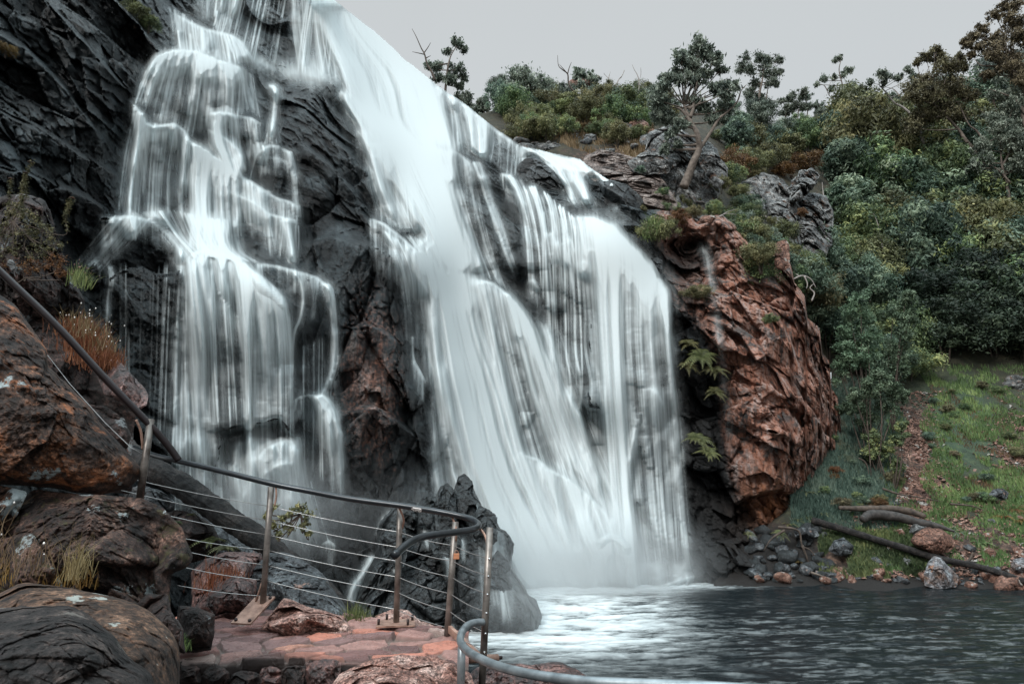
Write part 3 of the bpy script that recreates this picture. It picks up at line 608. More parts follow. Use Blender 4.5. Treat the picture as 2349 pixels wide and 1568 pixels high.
n1 = noise(nt, .55, 8, .62, v, .4); n2 = noise(nt, 5, 8, .7, v); n3 = noise(nt, 22, 5, .7, v)
slate = rampn(nt, n1, [(.38, (.001, .002, .003)), (.51, (.006, .010, .012)), (.66, (.058, .075, .083))])
rr = attr(nt, 'red'); rfac = rampn(nt, math_(nt, 'ADD', rr, math_(nt, 'MULTIPLY', math_(nt, 'SUBTRACT', n2, .5), .9)), [(.28, g3(0)), (.62, g3(1))])
vs = mapping(nt, (1.3, 1.3, .28), (0, radians(-28), 0)); ns = noise(nt, 1.6, 7, .7, vs, .2)
redc = rampn(nt, ns, [(.34, (.010, .007, .006)), (.41, (.10, .042, .028)), (.47, (.33, .135, .082)), (.55, (.45, .26, .205)), (.66, (.56, .46, .43))])
redc = mixc(nt, rampn(nt, noise(nt, .9, 6, .7, v, .5), [(.52, g3(0)), (.60, g3(.8))]), redc, (.085, .088, .088))
col = mixc(nt, rfac, slate, redc)
grey = rampn(nt, noise(nt, 1.1, 6, .75, v, .6), [(.58, g3(0)), (.66, g3(1))]); col = mixc(nt, math_(nt, 'MULTIPLY', grey, .45), col, (.10, .11, .11))
mossf = rampn(nt, noise(nt, .8, 6, .7, mapping(nt, (1, 1, .5)), .3), [(.60, g3(0)), (.72, g3(1))]); col = mixc(nt, math_(nt, 'MULTIPLY', mossf, math_(nt, 'MULTIPLY', rr, .6)), col, (.05, .055, .02))
col = mixc(nt, rampn(nt, n2, [(.35, g3(.9)), (.6, g3(0))]), col, mixc(nt, 1.0, col, g3(.5), 'MULTIPLY'))
col = mixc(nt, attr(nt, 'wet'), col, mixc(nt, 1.0, col, (.62, .66, .68), 'MULTIPLY'))
col = mixc(nt, attr(nt, 'ochre'), col, rampn(nt, noise(nt, 1.2, 6, .7, mapping(nt, (2.5, 2.5, .4))), [(.4, (.10, .035, .014)), (.55, (.34, .13, .05))])); col = mixc(nt, math_(nt, 'MULTIPLY', attr(nt, 'stain_shade'), .85), col, (.009, .009, .009)); nt.links.new(col, b.inputs['Base Color'])
rg = mixc(nt, attr(nt, 'wet'), g3(.36), g3(.22)); nt.links.new(mixc(nt, attr(nt, 'stain_shade'), mixc(nt, rfac, rg, g3(.7)), g3(.62)), b.inputs['Roughness']); b.inputs['Specular IOR Level'].default_value = .38
h = math_(nt, 'ADD', math_(nt, 'MULTIPLY', n2, 1.0), math_(nt, 'MULTIPLY', n3, .5)); bump(nt, b, h, .8, .14)
cliff = world_obj('cliff', pc.reshape(-1, 3), gridfaces(nrow2, pc.shape[1]), m, origin=(0, 30, 0), attrs={'red': red, 'wet': wet, 'stain_shade': blk, 'ochre': och})
tag(cliff, kind='structure')

# --- water sheet: follows the smoothed rock a hand's breadth in front of it
cs = 4
uc = uu[::cs, ::cs]; vc = np.maximum(vv[::cs, ::cs], skyl(uu[::cs, ::cs]))
calmc = (.72 * sstep(.12, .75, calmsrc))[::cs, ::cs]
Yw = cliffY(uc, vc, calmc); 
mn = Yw.copy()
for a in (-1, 0, 1):
    for c in (-1, 0, 1): mn = np.minimum(mn, np.roll(np.roll(Yw, a, 0), c, 1))
Ywb = np.minimum(blur(Yw, 2.2), .5 * blur(Yw, 1.2) + .5 * mn)
yi = np.clip(np.arange(nv) / cs, 0, Ywb.shape[0] - 1.001); xi = np.clip(np.arange(nu) / cs, 0, Ywb.shape[1] - 1.001)
y0 = yi.astype(int); x0 = xi.astype(int); fy = (yi - y0)[:, None]; fx = (xi - x0)[None]
Yf = (Ywb[y0][:, x0] * (1 - fy) * (1 - fx) + Ywb[y0 + 1][:, x0] * fy * (1 - fx) + Ywb[y0][:, x0 + 1] * (1 - fy) * fx + Ywb[y0 + 1][:, x0 + 1] * fy * fx)
big = mn.copy()
for _ in range(3): big = np.minimum(big, np.minimum(np.minimum(np.roll(big, 1, 0), np.roll(big, -1, 0)), np.minimum(np.roll(big, 1, 1), np.roll(big, -1, 1))))
big = blur(big, 5.5) - .15
Bf = (big[y0][:, x0] * (1 - fy) * (1 - fx) + big[y0 + 1][:, x0] * fy * (1 - fx) + big[y0][:, x0 + 1] * (1 - fy) * fx + big[y0 + 1][:, x0 + 1] * fy * fx)
thick = sstep(.5, 1.7, blur(D, 6)); Yf = Yf * (1 - thick) + np.minimum(Bf, Yf) * thick * .85 + Bf * thick * .15
Yf = Yf - .10 - .16 * np.clip(blur(D, 3), 0, 2.5) - .03 * np.clip(blur(D, 1.5), 0, 3)
pw = P(uu, vv, Yf); 
inz = pw[..., 2] > -.3
d4 = np.maximum(np.maximum(dens[:-1, :-1], dens[1:, :-1]), np.maximum(dens[:-1, 1:], dens[1:, 1:])); keep = (d4 > .012) & inz[:-1, :-1]
m, nt, b, o = newmat('falling white water'); b.inputs['Base Color'].default_value = (.83, .90, .91, 1); b.inputs['Roughness'].default_value = .45
b.inputs['Specular IOR Level'].default_value = .25
tl = N(nt, 'ShaderNodeBsdfTranslucent'); tl.inputs[0].default_value = (.83, .91, .92, 1); mx = N(nt, 'ShaderNodeMixShader'); mx.inputs[0].default_value = .35
nt.links.new(b.outputs[0], mx.inputs[1]); nt.links.new(tl.outputs[0], mx.inputs[2])
tr = N(nt, 'ShaderNodeBsdfTransparent'); m2 = N(nt, 'ShaderNodeMixShader'); nt.links.new(attr(nt, 'veil'), m2.inputs[0])
nt.links.new(tr.outputs[0], m2.inputs[1]); nt.links.new(mx.outputs[0], m2.inputs[2]); nt.links.new(m2.outputs[0], o.inputs[0])
fc = gridfaces(nv, nu, keep); V_, F_, A_ = compact(pw.reshape(-1, 3), fc, {'veil': dens})
wf = world_obj('waterfall', V_, F_, m, origin=(0, 33, 0), attrs=A_); tag(wf, kind='structure')

# ---------------------------------------------------------------- pool
gx = np.linspace(-14, 34, 700); gy = np.r_[np.linspace(9, 36, 420), np.linspace(36.1, 48, 20)]
X, Y = np.meshgrid(gx, gy)
pc0 = P1(1330, 1345, 33.0); fo = P1(1300, 1400, 28)
dx = X - fo[0]; dyy = Y - fo[1]
rr_ = np.sqrt((dx / 3.2) ** 2 + (dyy / 5.5) ** 2)
flow = np.stack([X * .55 + Y * .2, Y * 2.6 - X * .3, 0 * X], -1)
f1 = fbm(flow * 1.3, 5, 21, .6); f2 = fbm(flow * 4, 4, 24, .6)
churn = np.exp(-rr_ ** 2 * .5)
h = .08 * fbm(flow * .5, 3, 33) + .08 * f1 + .022 * f2 + .10 * churn * f1
base = np.exp(-(rr_ / 1.25) ** 2) * 1.0 + 1.2 * np.exp(-((X - pc0[0] + .2) / 3.2) ** 2 - ((Y - 32.6) / 1.6) ** 2) + .9 * np.exp(-((X - pc0[0] - 2.0) / 5.5) ** 2 - ((Y - 33) / 1.3) ** 2) + .5 * np.exp(-((X - fo[0] + 1.5) / 3.5) ** 2 - ((Y - 23) / 2.2) ** 2)
foam = 1 - np.exp(-1.5 * np.clip(base * (1 + 1.2 * f1 + .8 * f2) - .16 + .12 * f2, 0, 3) ** 1.3)
foam = np.maximum(foam, .55 * sstep(.30, .62, f1 * .7 + f2 * .45) * np.exp(-np.clip(rr_ - 1, 0, 9) / 1.3))
f3 = fbm(np.stack([X * 1.5 + Y * .3, Y * 6.5 - X * .6, 0 * X + 3], -1), 5, 71, .62); foam = np.maximum(foam, .15 * sstep(.02, .42, f3) * (.35 + .65 * sstep(-.3, .3, fbm(flow * .22, 2, 72))) * sstep(34, 26, Y + .10 * X))
m, nt, b, o = newmat('dark pool water with foam')
c = mixc(nt, attr(nt, 'foam'), (.010, .014, .016), (.76, .82, .83)); nt.links.new(c, b.inputs['Base Color'])
nt.links.new(mixc(nt, attr(nt, 'foam'), g3(.10), g3(.6)), b.inputs['Roughness']); b.inputs['IOR'].default_value = 1.33
vm = mapping(nt, (.6, 2.4, 1), (0, 0, radians(-8))); bump(nt, b, math_(nt, 'ADD', noise(nt, 3.0, 5, .65, vm, .6), math_(nt, 'MULTIPLY', noise(nt, 9.0, 4, .6, vm, .4), .4)), .4, .05)
pool = world_obj('pool_water', np.stack([X, Y, h], -1).reshape(-1, 3), gridfaces(*X.shape), m, origin=(0, 25, 0), attrs={'foam': foam}); tag(pool, kind='structure')
gm = plain('bed ground', (.06, .05, .04), .9, 0, .5)
g = MB(); g.add([(-400, -300, -1.2), (400, -300, -1.2), (400, 900, -1.2), (-400, 900, -1.2)], [(0, 1, 2, 3)]); tag(g.build('ground', gm, smooth=False), kind='structure')

m = bpy.data.materials.new('spray'); m.use_nodes = True; nt = m.node_tree; nt.nodes.clear(); o = N(nt, 'ShaderNodeOutputMaterial'); pv = N(nt, 'ShaderNodeVolumePrincipled'); nt.links.new(pv.outputs[0], o.inputs['Volume'])
pv.inputs['Color'].default_value = (.93, .96, .97, 1); pv.inputs['Anisotropy'].default_value = .1
v = mapping(nt); ln = N(nt, 'ShaderNodeVectorMath', operation='LENGTH'); nt.links.new(v, ln.inputs[0]); f = rampn(nt, ln.outputs['Value'], [(0, g3(1)), (.45, g3(.42)), (.8, g3(.08)), (1, g3(0))])
nz = rampn(nt, noise(nt, 2.2, 3, .6, v), [(.3, g3(.45)), (.7, g3(1.3))]); dn = math_(nt, 'MULTIPLY', math_(nt, 'MULTIPLY', f, nz), .85); nt.links.new(dn, pv.inputs['Density'])
m_thick = m; m_thin = m.copy(); [setattr(n_.inputs[1], 'default_value', .32) for n_ in m_thin.node_tree.nodes if n_.bl_idname == 'ShaderNodeMath' and abs(n_.inputs[1].default_value - .85) < 1e-4]
def mist(c, sx, sy, sz, m=m_thick):
    th = np.linspace(0, 2 * pi, 24, endpoint=False); ph = np.linspace(.05, pi - .05, 14)
    vv_ = np.stack([np.sin(ph)[:, None] * np.cos(th), np.sin(ph)[:, None] * np.sin(th), np.cos(ph)[:, None] + 0 * th[None]], -1).reshape(-1, 3)
    me = bpy.data.meshes.new('mist'); n = len(vv_); j = np.arange(24); j2 = (j + 1) % 24
    me.from_pydata(np.vstack([vv_, [0, 0, 1.], [0, 0, -1.]]).tolist(), [], gridfaces(14, 24, wrap=True).tolist() + [(n, a, c_) for a, c_ in zip(j, j2)] + [(n + 1, 13 * 24 + c_, 13 * 24 + a) for a, c_ in zip(j, j2)])
    o_ = link('mist', me, m, None, tuple(c)); o_.scale = (sx, sy, sz); tag(o_, kind='stuff')
mist(P1(1340, 1325, 31.0), 6.5, 3.0, 4.2); mist(P1(1200, 1370, 23.0), 2.6, 1.6, 2.6, m_thin); mist(P1(980, 1200, 27.0), 3.5, 1.0, 2.2, m_thin); mist(P1(620, 1180, 23.5), 4.0, .7, 2.6)
sc.cycles.volume_step_rate = 6; sc.cycles.volume_max_steps = 24
# ================================================================ outlined rocks
def polar(outline, c, n, jit=0, seed=0, sm=0):
    pl = A(outline, float); pl = np.vstack([pl, pl[:1]]); d = np.r_[0, np.cumsum(np.hypot(*(pl[1:] - pl[:-1]).T))]
    s = np.linspace(0, d[-1], 4000); u = np.interp(s, d, pl[:, 0]) - c[0]; v = np.interp(s, d, pl[:, 1]) - c[1]
    th = np.arctan2(v, u); r = np.hypot(u, v); bins = ((th + pi) / (2 * pi) * n).astype(int) % n
    R = np.zeros(n); 
    for b in range(n):
        k = bins == b
        R[b] = r[k].max() if k.any() else np.nan
    idx = np.arange(n); ok = ~np.isnan(R); R = np.interp(idx, idx[ok], R[ok], period=n)
    if sm: R = sum(np.roll(R, k) for k in range(-sm, sm + 1)) / (2 * sm + 1)
    an = (idx + .5) / n * 2 * pi - pi
    if jit:
        q = np.stack([np.cos(an) * 2.2, np.sin(an) * 2.2, an * 0 + seed], -1); R = R + jit * (fbm(q * 1.5, 5, seed, .65))
    return an, R
def outline_rock(name, outline, Y, thick, mat, gu=0, gv=0, n=240, m=110, sizes=(.8, .3, .1), amps=(.16, .08, .03), M=None, seed=1, jit=5, pw=.5, c=None, label=None, cat='boulder', group=None, tilt=1.3, crack=.35, sm=1, fine=.022, parent=None, facets=9):
    ol = A(outline, float); c = A(c if c is not None else [(ol[:, 0].min() + ol[:, 0].max()) / 2, (ol[:, 1].min() + ol[:, 1].max()) / 2], float)
    an, R = polar(outline, c, n, jit, seed, sm)
    r = 1 - (1 - np.linspace(0, 1, m)) ** 1.6; front = r; back = r[::-1][1:][::3]
    rgf = np.random.default_rng(seed * 7 + 1); pln = [(rgf.uniform(.2, 1.5), rgf.uniform(0, 2 * pi), rgf.uniform(.85, 1.35)) for _ in range(facets)]
    def surf(rr, sgn):
        U = c[0] + np.cos(an)[None] * R[None] * rr[:, None]; V = c[1] + np.sin(an)[None] * R[None] * rr[:, None]
        bulge = (1 - rr[:, None] ** 3.2) ** (pw * 1.1)
        if facets:
            zz = 1.0 + 0 * rr[:, None] * an[None]
            for g_, a_, b0 in pln: zz = np.minimum(zz, b0 - g_ * rr[:, None] * np.cos(an[None] - a_))
            bulge = np.clip(zz, .03, 1.2) * (1 - rr[:, None] ** 7) ** .5
        Yb = Y + gu * (U - c[0]) + gv * (V - c[1]) - sgn * thick * bulge
        p = P(U, V, Yb); MM = ML if M is None else M
        h = rock(p, MM, sizes, amps, seed, crack, tilt) + fine * 1.6 * fbm(p * 5, 4, seed + 9, .65) + fine * fbm(p * 14, 4, seed + 3) * (1 + fbm(p * 2, 2, seed + 4)) + fine * .5 * fbm(p * 45, 3, seed + 6)
        wdw = 1 - rr[:, None] ** 14 * .9
        Yd = Yb - sgn * h * wdw
        # lift rim detail sideways too
        return P(U, V, Yd)
    vf = surf(front[1:], 1); vb = surf(back, -.8)
    V_ = np.concatenate([vf, vb], 0); nr = len(V_)
    Fc = gridfaces(nr, n, wrap=True)[:, ::-1]
    ce = V_[0].mean(0); cb = V_[-1].mean(0); Vv = np.vstack([V_.reshape(-1, 3), ce, cb]); a = nr * n; j = np.arange(n); j2 = (j + 1) % n
    org = A([Vv[:, 0].mean(), Vv[:, 1].mean(), Vv[:, 2].min()])
    fc = Fc.tolist() + [(a, x, y) for x, y in zip(j, j2)] + [(a + 1, (nr - 1) * n + y, (nr - 1) * n + x) for x, y in zip(j, j2)]
    me = bpy.data.meshes.new(name); me.from_pydata((Vv - org).tolist(), [], fc); me.polygons.foreach_set('use_smooth', np.ones(len(me.polygons), bool)); me.update()
    o = link(name, me, mat, None, tuple(org)); tag(o, label, cat, group); return o

M_dark = rock_mat('dark boulder stone', (.007, .007, .007), (.026, .020, .019), (.10, .075, .065), 5.5, (.5, .85), lichen=(.20, .18, .16), lam=.86, bstr=.9, bdist=.03, lsc=5)
M_gold = rock_mat('golden lichen stone', (.016, .011, .009), (.085, .045, .027), (.22, .13, .085), 3.2, (.6, .9), lichen=(.36, .38, .35), lam=.86, bstr=.8, bdist=.02, lsc=6)
M_rust = rock_mat('rusty crusted stone', (.008, .006, .006), (.045, .023, .017), (.17, .095, .070), 4.6, (.55, .85), lichen=(.34, .38, .38), lam=.87, moss=(.05, .045, .015), bstr=.95, bdist=.03, lsc=5.5)
M_slab = rock_mat('orange slab stone', (.012, .008, .007), (.050, .026, .017), (.20, .080, .036), 3.0, (.5, .85), lichen=(.36, .42, .43), lam=.80, moss=(.30, .11, .045), bstr=.9, bdist=.02, lsc=3.6)
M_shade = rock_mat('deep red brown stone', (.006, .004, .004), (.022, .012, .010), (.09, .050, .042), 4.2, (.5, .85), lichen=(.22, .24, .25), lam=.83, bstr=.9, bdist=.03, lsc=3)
M_pink = rock_mat('pale pink stone', (.11, .05, .038), (.33, .18, .145), (.52, .36, .31), 5.0, (.45, .7), bstr=.9, bdist=.02)
M_wetred = rock_mat('wet red stone', (.015, .010, .010), (.09, .042, .036), (.26, .14, .12), 4.6, (.28, .6), bstr=.7, bdist=.02, spec=.6)
M_slate = rock_mat('blue grey stone', (.010, .012, .014), (.040, .045, .050), (.14, .155, .165), 3.6, (.35, .7), lichen=(.30, .18, .14), lam=.9, bstr=.8, bdist=.02, spec=.5)

# --- rock stack on the left, near the camera
outline_rock('boulder', [(-140, 1440), (-60, 1400), (65, 1390), (160, 1387), (213, 1415), (267, 1465), (300, 1512), (350, 1545), (364, 1610), (340, 1760), (100, 1800), (-140, 1700)], 2.7, .5, M_dark, gv=-.0012, sizes=(.7, .22, .07), amps=(.13, .05, .018), crack=.6, facets=0, seed=3, label='dark rounded boulder in the bottom left corner with grey speckles', jit=6, sm=3, n=320, m=150)
outline_rock('boulder', [(-120, 1400), (0, 1362), (50, 1335), (133, 1343), (233, 1362), (300, 1378), (350, 1405), (393, 1450), (410, 1478), (412, 1600), (400, 1750), (150, 1800), (-120, 1700)], 3.2, .55, M_gold, gv=-.0014, sizes=(.9, .3, .09), amps=(.20, .09, .03), crack=.7, facets=0, seed=5, label='long brown boulder with golden flank and pale lichen, just behind the dark corner boulder', jit=6, sm=3, n=320, m=150)
outline_rock('boulder', [(20, 1160), (80, 1122), (187, 1132), (327, 1142), (377, 1168), (420, 1212), (446, 1278), (432, 1300), (397, 1312), (388, 1345), (390, 1400), (385, 1450), (300, 1420), (190, 1400), (60, 1400), (-90, 1380), (-100, 1240)], 4.2, .55, M_rust, gv=-.001, sizes=(.45, .2, .08, .03), amps=(.13, .09, .04, .015), tilt=1.5, seed=8, label='big cracked rusty boulder crusted with grey lichen, under the orange slab', n=340, m=160, jit=8)
outline_rock('slab', [(-140, 610), (0, 678), (33, 699), (107, 800), (110, 838), (160, 888), (200, 926), (233, 973), (293, 1040), (329, 1082), (300, 1115), (233, 1134), (173, 1130), (123, 1118), (0, 1110), (-140, 1100)], 4.5, .35, M_slab, gu=.0012, gv=-.0008, sizes=(1.1, .35, .1, .04), amps=(.14, .05, .022, .01), tilt=1.6, seed=12, c=(70, 960), label='large leaning orange slab spotted with round pale lichen at the left edge', cat='rock slab', n=340, m=150, jit=4, crack=.6)
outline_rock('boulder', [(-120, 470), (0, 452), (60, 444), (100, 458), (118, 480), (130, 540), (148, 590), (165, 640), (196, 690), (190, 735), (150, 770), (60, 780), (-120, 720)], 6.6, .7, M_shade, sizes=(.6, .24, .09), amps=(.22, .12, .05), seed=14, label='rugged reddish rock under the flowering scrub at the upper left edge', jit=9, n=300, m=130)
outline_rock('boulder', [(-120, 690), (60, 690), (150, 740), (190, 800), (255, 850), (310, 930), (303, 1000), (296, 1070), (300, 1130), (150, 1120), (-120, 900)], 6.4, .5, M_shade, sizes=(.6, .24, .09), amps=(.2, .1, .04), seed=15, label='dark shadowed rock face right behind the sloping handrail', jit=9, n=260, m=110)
outline_rock('boulder', [(222, 862), (240, 825), (262, 815), (290, 845), (333, 892), (340, 908), (336, 930), (317, 941), (283, 926), (240, 905)], 5.6, .28, M_wetred, gv=-.003, sizes=(.4, .15), amps=(.07, .03), seed=17, label='pointed reddish rock jutting out beyond the handrail over the falls', jit=3)
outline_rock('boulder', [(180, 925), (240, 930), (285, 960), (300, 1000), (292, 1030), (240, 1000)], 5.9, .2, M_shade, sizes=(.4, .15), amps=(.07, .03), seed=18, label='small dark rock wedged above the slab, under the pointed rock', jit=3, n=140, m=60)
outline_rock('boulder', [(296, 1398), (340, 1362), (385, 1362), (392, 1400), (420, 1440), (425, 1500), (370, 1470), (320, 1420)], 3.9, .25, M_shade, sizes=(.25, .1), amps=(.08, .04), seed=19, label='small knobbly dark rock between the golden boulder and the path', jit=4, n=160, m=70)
outline_rock('boulder', [(-90, 1120), (0, 1112), (62, 1128), (40, 1180), (0, 1230), (-90, 1250)], 4.15, .2, M_slab, sizes=(.3, .1), amps=(.05, .02), seed=20, label='small orange rock between the slab and the rusty boulder at the left edge', jit=3, n=140, m=60)
# --- rocks by the railing
outline_rock('boulder', [(562, 1330), (585, 1300), (617, 1268), (660, 1268), (700, 1285), (740, 1315), (765, 1350), (790, 1385), (806, 1425), (780, 1470), (640, 1460), (575, 1420)], 6.9, .5, M_slate, gv=-.002, sizes=(.5, .2, .07), amps=(.12, .06, .02), seed=22, label='rounded dark boulder with lichen spots behind the railing, at the end of the log', jit=4)
outline_rock('boulder', [(438, 1310), (470, 1282), (520, 1265), (600, 1268), (610, 1300), (570, 1360), (560, 1420), (500, 1430), (440, 1400)], 7.2, .5, M_wetred, gv=-.002, sizes=(.4, .17, .06), amps=(.14, .07, .03), seed=23, label='broken wet red and blue rock behind the second railing post', jit=5)
outline_rock('boulder', [(440, 1400), (480, 1350), (540, 1318), (590, 1330), (580, 1400), (565, 1430), (480, 1440)], 6.3, .3, M_wetred, gv=-.002, sizes=(.3, .13, .05), amps=(.12, .06, .02), seed=24, label='layered wet red rock leaning up to the base plate of the second post', jit=4)
outline_rock('boulder', [(598, 1440), (620, 1410), (650, 1371), (668, 1374), (700, 1388), (735, 1398), (780, 1412), (800, 1432), (808, 1452), (740, 1452), (667, 1462)], 5.7, .28, M_pink, gv=-.004, sizes=(.35, .14, .05), amps=(.18, .07, .025), seed=25, label='pale pink angular rock on the flagstones in front of the railing', jit=3)
outline_rock('boulder', [(845, 1432), (862, 1412), (900, 1396), (935, 1398), (965, 1424), (983, 1428), (1010, 1440), (1046, 1448), (1058, 1480), (1030, 1495), (950, 1488), (900, 1478), (847, 1466)], 5.95, .28, M_pink, gv=-.006, sizes=(.5, .2, .07), amps=(.06, .03, .015), seed=26, label='flat topped pink rock carrying the base plate of the third railing post', jit=3, c=(950, 1445))
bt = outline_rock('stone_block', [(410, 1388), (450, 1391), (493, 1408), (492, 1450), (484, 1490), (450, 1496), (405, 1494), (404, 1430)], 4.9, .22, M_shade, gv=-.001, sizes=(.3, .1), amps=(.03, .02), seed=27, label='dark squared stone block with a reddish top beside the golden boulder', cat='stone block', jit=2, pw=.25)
outline_rock('boulder', [(740, 1600), (780, 1545), (850, 1510), (920, 1500), (996, 1506), (1040, 1520), (1080, 1545), (1096, 1600), (1000, 1700), (800, 1700)], 4.3, .3, M_pink, gv=-.003, sizes=(.25, .1, .04), amps=(.07, .04, .02), seed=28, label='rough pale rock at the bottom edge left of the round handrail end', jit=4)
outline_rock('boulder', [(1060, 1560), (1090, 1532), (1153, 1519), (1220, 1524), (1283, 1518), (1326, 1536), (1356, 1556), (1390, 1640), (1200, 1700), (1060, 1640)], 5.6, .3, M_wetred, gv=-.004, sizes=(.4, .15, .05), amps=(.08, .04, .02), seed=29, label='red rock ledge at the bottom edge beyond the curved handrail', jit=4)
outline_rock('boulder', [(283, 1125), (320, 1112), (370, 1125), (402, 1150), (398, 1180), (330, 1175), (285, 1150)], 9.3, .4, M_slate, sizes=(.5, .2), amps=(.1, .05), seed=30, label='blue grey rock behind the first railing post, under the log', jit=3, n=160, m=70)
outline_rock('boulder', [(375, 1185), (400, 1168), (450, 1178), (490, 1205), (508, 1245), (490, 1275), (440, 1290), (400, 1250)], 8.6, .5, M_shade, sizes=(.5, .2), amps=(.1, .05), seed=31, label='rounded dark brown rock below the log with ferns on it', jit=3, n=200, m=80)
outline_rock('slab', [(440, 1205), (452, 1186), (478, 1184), (520, 1206), (570, 1236), (604, 1262), (600, 1300), (540, 1300), (470, 1250)], 9.4, .4, M_slate, gv=-.004, sizes=(.8, .3), amps=(.05, .02), seed=32, label='smooth wet grey slab sloping under the charred log', cat='rock slab', jit=3, n=200, m=80)
outline_rock('boulder', [(400, 1115), (425, 1100), (441, 1105), (441, 1128), (420, 1140)], 9.5, .15, M_shade, sizes=(.3, .1), amps=(.05, .02), seed=33, label='little dark stump of rock resting on the upper side of the log', jit=1.5, n=90, m=40)

# --- dark cone of rock at the foot of the falls, with its own veil of water
CONE = [(866, 1215), (885, 1180), (925, 1150), (960, 1150), (983, 1132), (1000, 1140), (1012, 1116), (1030, 1112), (1042, 1128), (1052, 1092), (1068, 1088), (1084, 1112), (1096, 1140), (1104, 1158), (1136, 1182), (1146, 1208), (1162, 1220), (1178, 1248), (1173, 1288), (1186, 1318), (1198, 1338), (1210, 1366), (1226, 1374), (1240, 1412), (1233, 1445), (1190, 1470), (1000, 1500), (840, 1500), (812, 1400), (836, 1330), (860, 1280)]
M_cone = rock_mat('black wet outcrop', (.007, .009, .010), (.022, .027, .029), (.055, .065, .07), .9, (.25, .6), bstr=.9, bdist=.12, spec=.6)
outline_rock('rock_outcrop', CONE, 26.2, 2.2, M_cone, gv=-.012, sizes=(1.7, .75, .3), amps=(1.0, .6, .22), seed=40, facets=0, jit=11, sm=0, n=420, m=200, c=(1020, 1310), label='black wet cone of rock at the foot of the main fall, behind the railing end', cat='rock outcrop', M=rotm('y', radians(15)) @ np.diag([1, 1, .8]), crack=.6)
for i, (ol, Y, lb) in enumerate([([(1000, 1215), (998, 1160), (1008, 1122), (1026, 1108), (1042, 1124), (1048, 1165), (1046, 1215)], 25.0, 'black knob of rock second from the right on top of the wet cone'), ([(960, 1205), (958, 1160), (972, 1138), (988, 1130), (1002, 1142), (1004, 1180), (996, 1210)], 25.3, 'jagged black knob left of the second one on the wet cone'), ([(1046, 1190), (1044, 1130), (1052, 1096), (1066, 1084), (1082, 1104), (1094, 1150), (1088, 1200)], 25.8, 'tallest pointed knob of rock on top of the wet cone'), ([(915, 1200), (918, 1160), (938, 1146), (955, 1150), (962, 1190), (950, 1215)], 25.6, 'lowest left black knob of the wet cone'), ([(1086, 1240), (1084, 1190), (1100, 1160), (1122, 1168), (1140, 1186), (1140, 1240), (1115, 1260)], 24.7, 'rough black block on the right shoulder of the wet cone'), ([(985, 1260), (990, 1205), (1015, 1190), (1045, 1200), (1058, 1240), (1040, 1280), (1005, 1285)], 24.2, 'broad black block in the middle of the wet cone, above the railing end'), ([(880, 1290), (872, 1235), (895, 1200), (925, 1205), (940, 1250), (925, 1300)], 24.2, 'black block low on the left side of the wet cone'), ([(1120, 1360), (1118, 1290), (1142, 1262), (1168, 1285), (1176, 1340), (1160, 1380)], 23.9, 'smooth wet block low on the right flank of the cone'), ([(1060, 1400), (1050, 1320), (1075, 1290), (1105, 1300), (1118, 1360), (1100, 1420)], 23.7, 'tall black block right behind the last railing post')]):
    outline_rock('boulder', ol, Y, .55, M_cone, gv=-.012, sizes=(.8, .35, .15), amps=(.3, .16, .07), seed=140 + i, jit=6, sm=0, n=150, m=70, M=np.eye(3), label=lb, group='knobs of the wet black cone')
